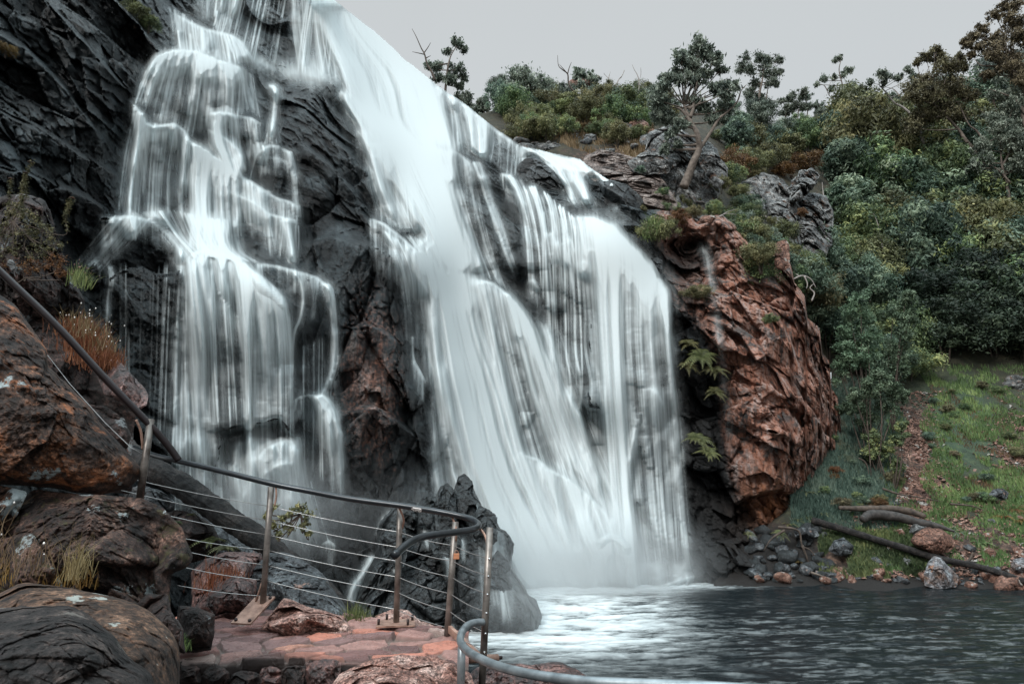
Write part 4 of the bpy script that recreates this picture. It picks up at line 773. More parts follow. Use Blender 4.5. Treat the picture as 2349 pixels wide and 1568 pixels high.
def cone_sheet():
    global WU0, WU1, WV0, WV1, nu, nv, Lf, Lm, Ls
    WU0, WU1, WV0, WV1 = 800., 1270., 1080., 1480.; nu, nv = int((WU1 - WU0) / WP), int((WV1 - WV0) / WP)
    Lf, Lm, Ls = (np.zeros((nv, nu)) for _ in range(3))
    F([[(1085, 1130), (1120, 1175), (1160, 1225)], [(1095, 1240), (1135, 1260), (1176, 1290)], [(1110, 1440), (1170, 1440), (1232, 1440)]], .20, soft=.6, dens=.8, fine=.6)
    F([[(1060, 1090), (1100, 1150)], [(1070, 1160), (1110, 1200)]], .25, soft=.9)
    path([(1128, 1180), (1136, 1260), (1150, 1340), (1158, 1440)], 3, .6); path([(1150, 1250), (1158, 1290), (1172, 1340), (1176, 1400)], 3, .5)
    path([(1118, 1230), (1128, 1300), (1140, 1400)], 6, .5)
    path([(988, 1195), (975, 1208), (976, 1230), (984, 1260)], 3.2, 1.0); path([(1070, 1170), (1080, 1185), (1094, 1205)], 3.5, .7); path([(1003, 1140), (1000, 1155), (995, 1165)], 4, .9)
    path([(1055, 1235), (1062, 1250), (1066, 1290)], 5, .6); path([(1018, 1270), (1026, 1285), (1030, 1330)], 4, .5); path([(905, 1290), (906, 1315)], 4, .7); crest([(985, 1190), (1010, 1193), (1022, 1190)], 12, .6); crest([(925, 1145), (950, 1160), (963, 1150)], 18, .5); crest([(1045, 1120), (1062, 1145), (1078, 1160)], 25, .5)
    path([(1034, 1430), (1042, 1470)], 6, .5)
    D2 = blur(Lf, .6) + blur(Lm, 1.3) + blur(Ls, 5); dn = .97 * (1 - np.exp(-D2 * 1.1)); 
    U = WU0 + WP * np.arange(nu)[None] + 0 * np.arange(nv)[:, None]; V = WV0 + WP * np.arange(nv)[:, None] + 0 * U
    an, R = polar(CONE, (1020, 1310), 720, 0, 0, 2); du, dv = U - 1020, V - 1310
    rr = np.hypot(du, dv) / np.interp(np.arctan2(dv, du), an, R); ri = np.clip(rr, 0, .995)
    Yb = 26.2 - .012 * dv - 2.2 * (1 - ri ** 2.4) ** .5 - .75
    dn = dn * sstep(.985, .90, rr); k = np.maximum(np.maximum(dn[:-1, :-1], dn[1:, :-1]), np.maximum(dn[:-1, 1:], dn[1:, 1:])) > .01
    p = P(U, V, Yb); V_, F_, A_ = compact(p.reshape(-1, 3), gridfaces(nv, nu, k & (p[:-1, :-1, 2] > -.2)), {'veil': dn})
    o = world_obj('waterfall_veil', V_, F_, bpy.data.materials['falling white water'], attrs=A_); tag(o, kind='structure')
cone_sheet()

# ================================================================ ground under the viewpoint, flagstone path
gx = np.linspace(-12, 4.5, 240); gy = np.linspace(.2, 17, 240); X, Y = np.meshgrid(gx, gy)
Z = 3.05 - .38 * np.clip(Y - 6.6, 0, None) - 1.6 * sstep(.0, 1.6, X + .05 * Y - .2) - 1.5 * np.clip(X - 1.2, 0, None) + .35 * np.clip(-X - 3.5, 0, 4)
Z = np.maximum(Z, -1.1); pg = np.stack([X, Y, Z], -1); Z = Z + rock(pg, np.eye(3), (1.1, .4), (.35, .15), 77)
Z = np.minimum(Z, 3.32 - .06 * X * 0 + .5 * np.clip(-X - 3.2, 0, 4))
gr = world_obj('rocky_ground', np.stack([X, Y, Z], -1).reshape(-1, 3), gridfaces(*X.shape), M_shade, origin=(-3, 6, 0)); tag(gr, kind='structure')
# flagstones: voronoi stones, laid flat with mortar joints
ns_, nt_ = 620, 380; s = np.linspace(0, 1, ns_)[None]; tt = np.linspace(0, 1, nt_)[:, None]
fr = A([P1(u, v, 0 + y) for u, v, y in [(395, 1530, 4.72), (560, 1524, 4.75), (690, 1518, 4.78), (760, 1530, 4.70), (1075, 1540, 4.66)]]); bk = A([P1(u, v, y) for u, v, y in [(400, 1440, 6.1), (490, 1425, 6.5), (640, 1424, 6.5), (850, 1440, 6.1), (1075, 1462, 5.6)]])
fx_ = np.interp(s, np.linspace(0, 1, 5), fr[:, 0]); fy_ = np.interp(s, np.linspace(0, 1, 5), fr[:, 1]); bx_ = np.interp(s, np.linspace(0, 1, 5), bk[:, 0]); by_ = np.interp(s, np.linspace(0, 1, 5), bk[:, 1])
X = fx_ * (1 - tt) + bx_ * tt; Y = fy_ * (1 - tt) + by_ * tt; Y = Y + (.05 * fbm(np.stack([X * 4, X * 0, X * 0], -1), 3, 8)) * (1 - tt)
q = np.stack([X * 3.4, Y * 5.2, 0 * X + .5], -1); q[..., :2] += .22 * np.stack([fbm(q * 1.2, 3, 1), fbm(q * 1.2, 3, 2)], -1)
rv, tl_, ed = voro(q, 5); st = sstep(.04, .11, ed)
Z = 3.79 + .03 * st + .016 * (rv - .5) * st + .05 * tl_ * st + .006 * fbm(q * 6, 4, 6) * (.4 + st)
Y = Y + (.03 * (rv - .5) * st - .02) * (1 - sstep(0, .05, tt)); pth = np.stack([X, Y, Z], -1)
front = pth[0]; pth = np.concatenate([[front + A([0, .12, -.12]), front + A([0, .03, -.11]), front + A([0, -.001, -.09]), front + A([0, -.002, -.014])], pth], 0)
m, nt, b, o = newmat('wet red flagstones'); v = mapping(nt)
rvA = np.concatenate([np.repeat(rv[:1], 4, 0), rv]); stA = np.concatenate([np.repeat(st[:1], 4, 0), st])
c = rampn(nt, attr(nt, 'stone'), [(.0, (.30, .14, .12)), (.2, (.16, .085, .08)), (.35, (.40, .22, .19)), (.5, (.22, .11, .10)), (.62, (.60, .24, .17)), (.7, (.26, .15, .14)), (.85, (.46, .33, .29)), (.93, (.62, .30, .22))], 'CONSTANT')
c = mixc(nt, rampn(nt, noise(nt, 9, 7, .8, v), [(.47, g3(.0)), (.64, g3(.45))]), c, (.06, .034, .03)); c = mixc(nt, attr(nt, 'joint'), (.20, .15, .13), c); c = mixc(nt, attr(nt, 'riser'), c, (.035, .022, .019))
nt.links.new(c, b.inputs['Base Color']); nt.links.new(rampn(nt, noise(nt, 3.5, 4, .6, v), [(.4, g3(.16)), (.62, g3(.55))]), b.inputs['Roughness']); b.inputs['Specular IOR Level'].default_value = .6
bump(nt, b, noise(nt, 18, 8, .8, v), 1.0, .025)
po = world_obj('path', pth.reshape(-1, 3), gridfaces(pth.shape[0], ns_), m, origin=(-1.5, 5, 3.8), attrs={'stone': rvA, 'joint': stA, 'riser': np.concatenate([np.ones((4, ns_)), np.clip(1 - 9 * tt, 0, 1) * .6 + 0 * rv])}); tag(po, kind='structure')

rz = np.linspace(0, 1, 60)[:, None]; fr2 = front[None, ::2] + np.stack([0 * rz + 0 * s[:, ::2], -.03 + 0 * rz + 0 * s[:, ::2], -.11 - .6 * rz + 0 * s[:, ::2]], -1); fr2[..., 1] -= rock(fr2, np.eye(3), (.35, .12), (.14, .05), 88, .7)
tag(world_obj('path_edge', fr2.reshape(-1, 3), gridfaces(60, fr2.shape[1]), M_shade), kind='structure')
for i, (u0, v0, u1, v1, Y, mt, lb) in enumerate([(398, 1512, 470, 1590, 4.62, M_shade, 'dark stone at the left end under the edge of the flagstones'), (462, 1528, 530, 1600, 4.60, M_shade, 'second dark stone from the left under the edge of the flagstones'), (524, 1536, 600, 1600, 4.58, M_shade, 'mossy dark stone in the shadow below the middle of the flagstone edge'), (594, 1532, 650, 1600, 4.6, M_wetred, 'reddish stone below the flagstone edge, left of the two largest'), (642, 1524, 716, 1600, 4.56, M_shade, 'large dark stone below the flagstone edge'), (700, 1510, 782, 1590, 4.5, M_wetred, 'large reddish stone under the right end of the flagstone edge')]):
    rgx = np.random.default_rng(i + 60); th = np.linspace(0, 2 * pi, 13)[:-1]; r = 1 + rgx.normal(0, .07, 12); ol = [((u0 + u1) / 2 + (u1 - u0) / 2 * r[k] * math.copysign(abs(cos(th[k])) ** .55, cos(th[k])), (v0 + v1) / 2 + (v1 - v0) / 2 * r[k] * math.copysign(abs(sin(th[k])) ** .55, sin(th[k]))) for k in range(12)]
    outline_rock('stone_block', ol, Y + .1, .13, mt, gv=-.0008, sizes=(.2, .08), amps=(.04, .02), seed=170 + i, jit=3, n=130, m=60, M=np.eye(3), label=lb, cat='stone')
# ================================================================ railings
M_rail = plain('dark oiled handrail steel', (.022, .026, .03), .28, .35, 6, .4, .12); M_grey = plain('galvanised handrail steel', (.20, .24, .26), .38, .6, 9, .4, .15, (.34, .38, .40))
M_post = plain('weathered steel post', (.11, .085, .072), .42, .5, 7, .6, .25, (.30, .27, .245)); M_brown = plain('rust brown rail', (.018, .013, .014), .3, .4, 5, .3, .15)
M_wire = plain('steel wire', (.42, .41, .40), .35, .8, 40, .2, .1); M_plate = plain('rusting plate', (.26, .14, .10), .6, .2, 14, .5, .3, (.42, .26, .20)); M_bolt = plain('dark bolt', (.03, .02, .02), .5, .5)
M_stud = plain('shiny stud', (.6, .6, .6), .2, .9)
rl = empty('railing', P1(915, 1430, 6.0), 'steel wire railing with a dark handrail that turns back on itself, beside the flagstones', 'railing')
rail_pts = [P1(*x) for x in [(240, 1003, 8.3), (270, 1011, 7.6), (345, 1041, 6.6), (410, 1057, 6.1), (500, 1078, 5.9), (620, 1108, 5.75), (700, 1124, 5.7), (800, 1143, 5.6), (925, 1160, 5.5), (1000, 1172, 5.42), (1060, 1184, 5.36), (1085, 1192, 5.30), (1097, 1202, 5.18), (1090, 1212, 5.0), (1060, 1218, 4.85), (1000, 1225, 4.62), (965, 1232, 4.5), (938, 1245, 4.35), (905, 1273, 4.12)]]
MB().tube(catmull(rail_pts, 8), .0235, 16).build('handrail', M_rail, rl)
posts = [((346, 962, 4.72), (320, 1150, 4.62)), ((622, 1116, 5.72), (602, 1398, 5.72)), ((918, 1166, 5.52 + .1), (909, 1425, 5.75)), ((1045, 1196, 5.38), (1024, 1482, 5.38)), ((1124, 1209, 4.95), (1104, 1600, 4.95))]
posts3 = []
for k, (a, c) in enumerate(posts):
    a3, c3 = P1(*a), P1(*c); posts3.append((a3, c3)); po_ = MB().tube([a3, (a3 + c3) / 2, c3], .0245, 14).build('post', M_post, rl)
for (u, v, y), (u2, v2, y2), (u3, v3, y3) in [((350, 1040, 6.4), (322, 975, 4.66), (327, 1030, 4.66)), ((632, 1112, 5.75), (634, 1135, 5.72), (630, 1160, 5.7)), ((915, 1162, 5.5), (926, 1190, 5.6), (923, 1212, 5.65)), ((1037, 1184, 5.4), (1046, 1210, 5.36), (1046, 1240, 5.36)), ((1098, 1208, 5.15), (1112, 1226, 5.0), (1118, 1250, 4.97))]:
    if u == 350: pts = [P1(312, 962, 4.62), P1(322, 985, 4.64), P1(326, 1010, 4.66), P1(327, 1030, 4.68)]
    else: pts = [P1(u, v, y), P1(u2, v2, y2), P1(u3, v3, y3)]
    MB().tube(catmull(pts, 6), .008, 8).build('bracket', M_plate, rl)
def onpost(k, v):
    a3, c3 = posts3[k]; ua, va = proj(a3); uc_, vc_ = proj(c3); f = (v - va) / (vc_ - va); return a3 * (1 - f) + c3 * f
W1 = [(1162, 1220, 1252, 1281), (1195, 1255, 1288, 1322), (1228, 1287, 1325, 1364), (1263, 1323, 1363, 1407), (1297, 1358, 1402, 1453), (1332, 1397, 1440, 1495)]
Lw = [(320, 1100), (318, 1131), (380, 1178), (425, 1234), (432, 1263), (442, 1303), (448, 1349)]
for i, wv_ in enumerate(W1):
    pts = [onpost(1, wv_[0]), onpost(2, wv_[1]), onpost(3, wv_[2]), onpost(4, wv_[3])]; wp = []
    for a, c in zip(pts[:-1], pts[1:]): wp += [a * (1 - f) + c * f - A([0, 0, .012]) * sin(pi * f) for f in np.linspace(0, 1, 9)[:-1]]
    MB().tube(wp + [pts[-1]], .0027, 6).build('wire', M_wire, rl)
    st3 = onpost(4, wv_[3]) + A([.006, -.024, -.004]); MB().tube([st3 + A([0, .01, 0]), st3, st3 + A([0, -.006, 0]), st3 + A([0, -.010, 0])], [.009, .009, .007, .002], 10).build('stud', M_stud, rl)
for i, (u, v) in enumerate(Lw):
    vr = (W1 + [(1367,)])[i][0]; a = P1(u - 40, v - 7, 5.0 + i * .05 + (.3 if i > 1 else 0)); c = onpost(1, vr); MB().tube([a * (1 - f) + c * f - A([0, 0, .012]) * sin(pi * f) for f in np.linspace(0, 1, 9)], .0027, 6).build('wire', M_wire, rl)
c0 = P1(908, 1427, 5.75); pl = MB().box(c0 + A([0, 0, -.004]), .30, .26, .012, rotm('z', .15)).build('base_plate', M_plate, rl, smooth=False)
for dx, dy in ((-.12, -.09), (.11, -.1), (-.09, .1), (.12, .08)): MB().tube([c0 + A([dx, dy, -.003]), c0 + A([dx, dy, .045])], .010, 8).build('bolt', M_bolt, pl)
c1 = P1(582, 1398, 5.65); R_ = rotm('z', -.25) @ rotm('x', .45); pl = MB().box(c1, .17, .34, .014, R_).build('base_plate', M_plate, rl, smooth=False)
for dx, dy in ((-.06, -.14), (.06, -.14), (-.06, .14), (.06, .14)): 
    q0 = c1 + R_ @ A([dx, dy, .007]); MB().tube([q0, q0 + R_ @ A([0, 0, .014])], .013, 8).build('bolt', M_bolt, pl)
MB().tube([P1(602, 1396, 5.72), P1(585, 1402, 5.66)], .024, 12).build('foot_stub', M_plate, rl); MB().tube([P1(603, 1330, 5.72), P1(585, 1385, 5.75)], .009, 8).build('strut', M_plate, rl)
a, c = P1(1032, 1434, 5.36), P1(1104, 1502, 4.97); mb = MB(); dd = A([0, 0, .05]); n_ = A([.012, .006, 0]); mb.add([a - n_, a + n_, a + n_ - dd, a - n_ - dd, c - n_, c + n_, c + n_ - dd, c - n_ - dd], [(0, 1, 5, 4), (1, 2, 6, 5), (2, 3, 7, 6), (3, 0, 4, 7), (0, 3, 2, 1), (4, 5, 6, 7)]); mb.build('brace_bar', M_plate, rl, smooth=False)
stb = MB().tube([P1(1066, 1512, 4.95), P1(1142, 1508, 5.05)], .026, 14).build('pipe_stub', M_plate, rl); MB().tube([P1(1140, 1507, 5.05), P1(1152, 1507, 5.06)], .012, 10).build('bolt', M_bolt, stb)
# sticker: small white label with dark letters, wrapped on the handrail
tx = bpy.data.curves.new('sticker_text', 'FONT'); tx.body = 'THE OTF BOX'; tx.size = .014; tx.align_x = 'CENTER'; tx.align_y = 'CENTER'
to = bpy.data.objects.new('tmp', tx); ROOT.objects.link(to); dg = bpy.context.evaluated_depsgraph_get(); tm = bpy.data.meshes.new_from_object(to.evaluated_get(dg)); bpy.data.objects.remove(to)
s0, s1 = P1(946, 1166, 5.47), P1(970, 1170, 5.45); ax = (s1 - s0) / np.linalg.norm(s1 - s0); vw = A([0, 0, CZ]) - (s0 + s1) / 2; vw /= np.linalg.norm(vw); upv = np.cross(vw, ax); upv /= np.linalg.norm(upv); vw = np.cross(ax, upv); mid = (s0 + s1) / 2 + A([0, 0, -.004])
M_white = plain('white print', (.7, .66, .62), .5); an = np.linspace(-.75, .55, 8); L_ = np.linalg.norm(s1 - s0) / 2
stv = A([mid + ax * sx_ * L_ + .0243 * (vw * cos(a_) + upv * sin(-a_)) for sx_ in (-1, 1) for a_ in an]); stv_o = A([mid + ax * sx_ * L_ + .0237 * (vw * cos(a_) + upv * sin(-a_)) for sx_ in (-1, 1) for a_ in an])
mb = MB(); mb.add(stv, [(i, i + 1, 8 + i + 1, 8 + i) for i in range(7)]); stk = mb.build('sticker', M_bolt, rl)
tv = A([v_.co[:] for v_ in tm.vertices]); tv = tv * (L_ * 1.9 / (tv[:, 0].max() - tv[:, 0].min())) * A([1, 1.7, 1]); ang = tv[:, 1] / .0247 
tw = mid + ax * tv[:, :1] + .0249 * (vw * np.cos(ang - .25)[:, None] + upv * np.sin(ang - .25)[:, None])
mb = MB(); mb.v = [tw]; me = bpy.data.meshes.new('lettering'); me.from_pydata((tw - A(rl.location) - 0).tolist(), [], [tuple(p.vertices) for p in tm.polygons]); link('lettering', me, M_white, stk)
mb = MB(); mb.add(A([mid + ax * sx_ * L_ * .8 + .0251 * (vw * cos(a_) + upv * sin(a_)) for sx_ in (-1, 1) for a_ in (.42, .62)]), [(0, 1, 3, 2)]); mb.build('printed_band', M_white, stk)
# padlock hanging on the top wire
lk = empty('padlock', P1(1047, 1275, 5.33), 'small orange brown padlock hanging on the top wire beside the fourth post', 'padlock'); lc = P1(1047, 1275, 5.33)
MB().box(lc, .044, .016, .042).build('lock_body', plain('brass', (.55, .24, .13), .4, .4), lk, smooth=False, bevel=.003)
MB().tube([lc + A([.015 * cos(x) * 1, 0, .02 + .022 * sin(x)]) for x in np.linspace(0, pi, 9)], .003, 8).build('shackle', M_plate, lk)
# sloping handrail on the left
h2 = empty('handrail', P1(410, 1060, 4.75), 'brown steel handrail sloping down from the upper left past the big slab', 'handrail')
MB().tube(catmull([P1(*x) for x in [(-420, 190, 4.0), (-60, 562, 4.35), (0, 622, 4.42), (133, 750, 4.52), (233, 859, 4.6), (333, 963, 4.7), (370, 1003, 4.75), (392, 1030, 4.78), (410, 1056, 4.8)]], 8), .0235, 16).build('rail_tube', M_brown, h2)
MB().tube([P1(60, 735, 4.9), P1(107, 812, 4.92), P1(160, 880, 4.94), P1(240, 968, 4.96), P1(300, 1026, 4.98), P1(330, 1042, 5.0)], .0027, 6).build('wire', M_wire, h2)
# curved handrail end at the bottom
h3 = empty('handrail', P1(1057, 1568, 4.2), 'grey galvanised handrail curling round at the bottom edge in front of the pool', 'handrail')
MB().tube(catmull([P1(*x) for x in [(1108, 1426, 4.9), (1090, 1427, 4.84), (1072, 1434, 4.74), (1060, 1449, 4.58), (1056, 1468, 4.42), (1065, 1485, 4.24), (1084, 1500, 4.08), (1120, 1518, 3.92), (1160, 1532, 3.78), (1216, 1545, 3.62), (1283, 1555, 3.5), (1350, 1562, 3.4), (1450, 1567, 3.3), (1620, 1574, 3.15), (1900, 1590, 3.0)]], 8), .0235, 18).build('rail_tube', M_grey, h3)
MB().tube([P1(1060, 1472, 4.36), P1(1058, 1520, 4.36), P1(1056, 1640, 4.36)], .024, 16).build('post', M_grey, h3)

# ================================================================ charred log behind the railing
m, nt, b, o = newmat('charred bark'); v = mapping(nt, (1, 1, 1)); vv2 = mapping(nt, (1.2, 1.2, 9), (0, radians(38), 0))
c = rampn(nt, noise(nt, 2.2, 8, .7, vv2, .3), [(.38, (.004, .004, .005)), (.5, (.018, .015, .014)), (.63, (.075, .062, .056))]); c = mixc(nt, rampn(nt, noise(nt, 1.6, 4, .6, v), [(.5, g3(0)), (.62, g3(.7))]), c, (.12, .075, .055)); nt.links.new(c, b.inputs['Base Color']); b.inputs['Roughness'].default_value = .6
bump(nt, b, noise(nt, 7, 8, .8, vv2, .4), 1.0, .06); M_log = m
M_log = rock_mat('charred bark of the log', (.004, .004, .004), (.018, .015, .014), (.055, .044, .039), 4.5, (.55, .85), bstr=1, bdist=.06)
def logtube(name, pts, rads, mat, label, cat='log', seed=0, amp=.12, ns=28, sub=10, group=None, parent=None):
    p = catmull(pts, sub); r = np.interp(np.linspace(0, 1, len(p)), np.linspace(0, 1, len(rads)), rads)
    V, Q, T = tube(p, r, ns); n = len(p) * ns; ce = np.repeat(p, ns, 0); d = V[:n] - ce
    k = 1 + amp * fbm(V[:n] * A([1.3, 1.3, 1.3]) / max(r) * .6, 4, seed) + amp * .6 * fbm(np.stack([np.tile(np.arange(ns), len(p)) * 1.1, np.repeat(np.arange(len(p)), ns) * .12, V[:n, 0] * 0], -1), 3, seed + 1)
    k = k + .16 * fbm(V[:n] @ rotm('y', radians(-38)) * A([3, 9, 11]) * .14 / max(r), 4, seed + 7, .65) ; V[:n] = ce + d * k[:, None]; mb = MB().add(V, Q, T)
    o = mb.build(name, mat, parent); 
    if parent is None: tag(o, label, cat, group)
    return o
logtube('log', [P1(*x) for x in [(250, 1000, 9.4), (330, 1062, 9.0), (420, 1115, 8.6), (520, 1185, 8.2), (600, 1240, 7.9), (680, 1300, 7.6), (780, 1385, 7.4), (850, 1440, 7.3)]], [.14, .145, .14, .13, .115, .1, .09, .08], M_log, 'thick charred log lying down the slope behind the railing', seed=4, ns=52, sub=34, amp=.16)
# ================================================================ hillside and bank
GP = [(840, 330, 52), (840, 250, 60), (1000, 300, 52), (1130, 300, 48.5), (1130, 230, 58), (1200, 345, 46.5), (1350, 380, 45.5), (1300, 300, 50), (1300, 220, 62), (1450, 440, 43), (1450, 350, 47), (1450, 230, 62), (1480, 500, 41), (1600, 500, 43.5), (1600, 400, 48), (1600, 300, 60), (1620, 250, 74), (1750, 560, 44), (1750, 450, 54), (1780, 350, 66), (1800, 290, 82), (1850, 700, 46), (1900, 560, 58), (1900, 450, 62), (1900, 300, 82), (2050, 280, 84), (2200, 230, 82), (2349, 170, 80), (2600, 90, 78), (2800, 40, 78),
 (2050, 450, 68), (2050, 600, 61), (2000, 700, 56), (1930, 800, 50), (2300, 400, 70), (2300, 600, 61), (2300, 750, 55), (2600, 600, 58), (2600, 400, 66), (2800, 800, 50), (2050, 830, 52), (2200, 850, 51), (2349, 850, 51), (2600, 900, 47), (1900, 950, 44), (2050, 950, 46), (2200, 950, 46.5), (2349, 950, 46.5), (1870, 1080, 39.5), (2000, 1080, 40.5), (2200, 1080, 41), (2349, 1080, 40.5), (2600, 1080, 39.5), (1800, 1180, 36.6), (1950, 1200, 36.5), (2150, 1200, 36.8), (2349, 1200, 36), (2700, 1250, 33.5), (1720, 1300, 34.0), (1850, 1300, 33.9), (2100, 1300, 33.9), (2349, 1320, 32.9), (2700, 1350, 31.4), (1700, 1338, 33.15), (1900, 1339, 33.1), (2100, 1342, 32.8), (2349, 1357, 31.4), (2700, 1385, 29.2), (1640, 1338, 33.3), (2000, 1400, 29.5), (2500, 1420, 27.5), (1640, 1400, 30)]
gbase = RBF(GP, 2e-4)
GS = A([(840, 262), (1000, 285), (1100, 262), (1160, 245), (1250, 235), (1320, 215), (1450, 215), (1560, 250), (1650, 262), (1720, 280), (1800, 285), (1870, 285), (1960, 262), (2060, 262), (2150, 240), (2250, 205), (2349, 150), (2500, 90), (2800, 30)], float)
def gtop(U): return np.interp(U, GS[:, 0], GS[:, 1])
def G(u, v): return P1(u, v, float(gbase(A([u * 1.]), A([v * 1.]))[0]))
ucol = np.linspace(840, 2800, 620); t = np.linspace(0, 1, 420)[:, None] ** .9
Ug = np.broadcast_to(ucol[None], (420, 620)); Vg = gtop(ucol)[None] * (1 - t) + 1410 * t
Yg = gbase(Ug, Vg); pg = P(Ug, Vg, Yg)
stony = np.exp(-((Ug - 2090 - (1100 - Vg) * .05) / 55) ** 2) * sstep(880, 980, Vg) + np.exp(-((Ug - 2330) / 60) ** 2 - ((Vg - 1000) / 70) ** 2) + sstep(1150, 1230, Vg) * .75 + np.exp(-((Ug - 1420) / 130) ** 2 - ((Vg - 390) / 70) ** 2)
stony = np.clip(stony + .25 * fbm(pg * .6, 3, 4), 0, 1)
lush = np.clip(np.exp(-((Ug - 2200) / 130) ** 2 - ((Vg - 980) / 130) ** 2) + .8 * np.exp(-((Ug - 1930) / 110) ** 2 - ((Vg - 1130) / 120) ** 2) + .2 * fbm(pg * .5, 3, 6), 0, 1)
hh = .35 * fbm(pg * .5, 4, 12) + .18 * stony * rock(pg, np.eye(3), (.9, .35), (1, .5), 31)
Yg = Yg - hh * sstep(1345, 1300, Vg)
BL_ = A([(840, 1500), (1560, 1500), (1640, 1338), (1720, 1245), (1800, 1180), (1880, 1052), (1935, 950), (1936, 400)], float)
vb_ = np.interp(Ug, BL_[:, 0], BL_[:, 1]); inside = sstep(-6, 26, Vg - skyl(np.minimum(Ug, 1930))) * sstep(0, 26, vb_ - Vg) * (Ug < 1932)
Yg = Yg * (1 - inside) + np.maximum(Yg, cbase(Ug, Vg) + 3.5) * inside
pg = P(Ug, Vg, Yg)
topb = pg[0] + A([0, 60, -6]); pg = np.concatenate([[topb], pg], 0)
pad = lambda a: np.concatenate([a[:1], a], 0)
m, nt, b, o = newmat('leaf litter grass and stones'); v = mapping(nt)
soil = rampn(nt, noise(nt, 1.4, 7, .7, v), [(.3, (.012, .012, .008)), (.55, (.040, .034, .020)), (.75, (.10, .075, .045))])
ston = rampn(nt, noise(nt, 3.2, 7, .75, v), [(.35, (.010, .008, .007)), (.5, (.055, .034, .025)), (.68, (.24, .15, .11))])
grs = rampn(nt, noise(nt, 2.0, 7, .7, v), [(.3, (.015, .03, .022)), (.55, (.04, .075, .04)), (.75, (.11, .13, .05))])
c = mixc(nt, attr(nt, 'lush'), soil, grs); c = mixc(nt, rampn(nt, math_(nt, 'ADD', attr(nt, 'stony'), math_(nt, 'MULTIPLY', math_(nt, 'SUBTRACT', noise(nt, 2.5, 5, .7, v), .5), 1.4)), [(.45, g3(0)), (.6, g3(1))]), c, ston)
c = mixc(nt, attr(nt, 'mud'), c, (.010, .008, .007)); nt.links.new(c, b.inputs['Base Color']); b.inputs['Roughness'].default_value = .9; bump(nt, b, noise(nt, 8, 6, .75, v), 1, .08)
hs = world_obj('hillside', pg.reshape(-1, 3), gridfaces(421, 620, np.concatenate([inside[:1, :-1] < 2, inside[:-1, :-1] < .999], 0)), m, origin=(18, 40, 0), attrs={'stony': pad(stony), 'lush': pad(lush), 'mud': pad(np.clip(sstep(1285, 1325, Vg) + sstep(1900, 1860, Ug) * sstep(1190, 1220, Vg), 0, 1))}); tag(hs, kind='structure')

# ================================================================ foliage helpers
def leafmat(name, c0, c1, c2, rough=.55, tr=.25):
    m, nt, b, o = newmat(name); c = rampn(nt, attr(nt, 'tone'), [(.0, c0), (.5, c1), (1.0, c2)])
    oi = N(nt, 'ShaderNodeObjectInfo'); hv = N(nt, 'ShaderNodeHueSaturation'); mr = N(nt, 'ShaderNodeMapRange'); mr.inputs['To Min'].default_value = .47; mr.inputs['To Max'].default_value = .53; nt.links.new(oi.outputs['Random'], mr.inputs[0]); nt.links.new(mr.outputs[0], hv.inputs['Hue'])
    mv = N(nt, 'ShaderNodeMapRange'); mv.inputs['To Min'].default_value = .75; mv.inputs['To Max'].default_value = 1.3; r2 = math_(nt, 'FRACT', math_(nt, 'MULTIPLY', oi.outputs['Random'], 7.31)); nt.links.new(r2, mv.inputs[0]); nt.links.new(mv.outputs[0], hv.inputs['Value'])
    nt.links.new(c, hv.inputs['Color']); nt.links.new(hv.outputs[0], b.inputs['Base Color']); b.inputs['Roughness'].default_value = rough; b.inputs['Specular IOR Level'].default_value = .3
    t_ = N(nt, 'ShaderNodeBsdfTranslucent'); nt.links.new(hv.outputs[0], t_.inputs[0]); mx = N(nt, 'ShaderNodeMixShader'); mx.inputs[0].default_value = tr
    nt.links.new(b.outputs[0], mx.inputs[1]); nt.links.new(t_.outputs[0], mx.inputs[2]); nt.links.new(mx.outputs[0], o.inputs[0]); return m
LM = {'deep': leafmat('shade tinted green leaves', (.014, .024, .016), (.042, .064, .042), (.10, .135, .08)),  # leaf colour darkened to paint the shade under the trees
      'gum': leafmat('gum leaves', (0.036, 0.051, 0.041), (0.183, 0.220, 0.174), (0.423, 0.461, 0.384)),
      'brown': leafmat('bronze gum leaves', (0.036, 0.032, 0.020), (0.174, 0.146, 0.088), (0.365, 0.317, 0.193)),
      'wattle': leafmat('wattle leaves', (0.022, 0.041, 0.022), (0.128, 0.183, 0.088), (0.384, 0.423, 0.173)),
      'teal': leafmat('blue green leaves', (0.022, 0.044, 0.032), (0.120, 0.179, 0.128), (0.327, 0.404, 0.270)),
      'olive': leafmat('olive yellow leaves', (0.044, 0.049, 0.024), (0.159, 0.165, 0.079), (0.390, 0.366, 0.171)),
      'orange': leafmat('dry orange leaves', (.07, .035, .018), (.16, .085, .035), (.27, .17, .07)),
      'sapling': leafmat('fresh sapling leaves', (0.039, 0.064, 0.040), (0.128, 0.188, 0.112), (0.347, 0.441, 0.299)),
      'fern': leafmat('fern fronds', (0.031, 0.037, 0.016), (0.121, 0.130, 0.051), (0.273, 0.254, 0.117)),
      'grass': leafmat('grass blades', (.045, .075, .032), (.15, .22, .085), (.36, .42, .17)),
      'blue': leafmat('blue grey grass', (.035, .060, .052), (.105, .165, .135), (.27, .33, .26)),
      'straw': leafmat('straw grass', (.11, .075, .04), (.24, .17, .09), (.42, .33, .21)),
      'rusty': leafmat('rusty grass', (.08, .035, .015), (.22, .10, .04), (.36, .20, .08))}
M_bark = plain('grey brown bark', (.10, .075, .06), .85, 0, 4, .5, .6, (.22, .18, .15)); M_pale = plain('pale dead wood', (.32, .29, .27), .8, 0, 4, .35, .5); M_dbark = plain('dark bark', (.045, .035, .03), .85, 0, 4, .5, .6, (.12, .09, .07)); M_black = plain('burnt wood', (.018, .016, .015), .7, 0, 5, .5, .8, (.07, .06, .055))
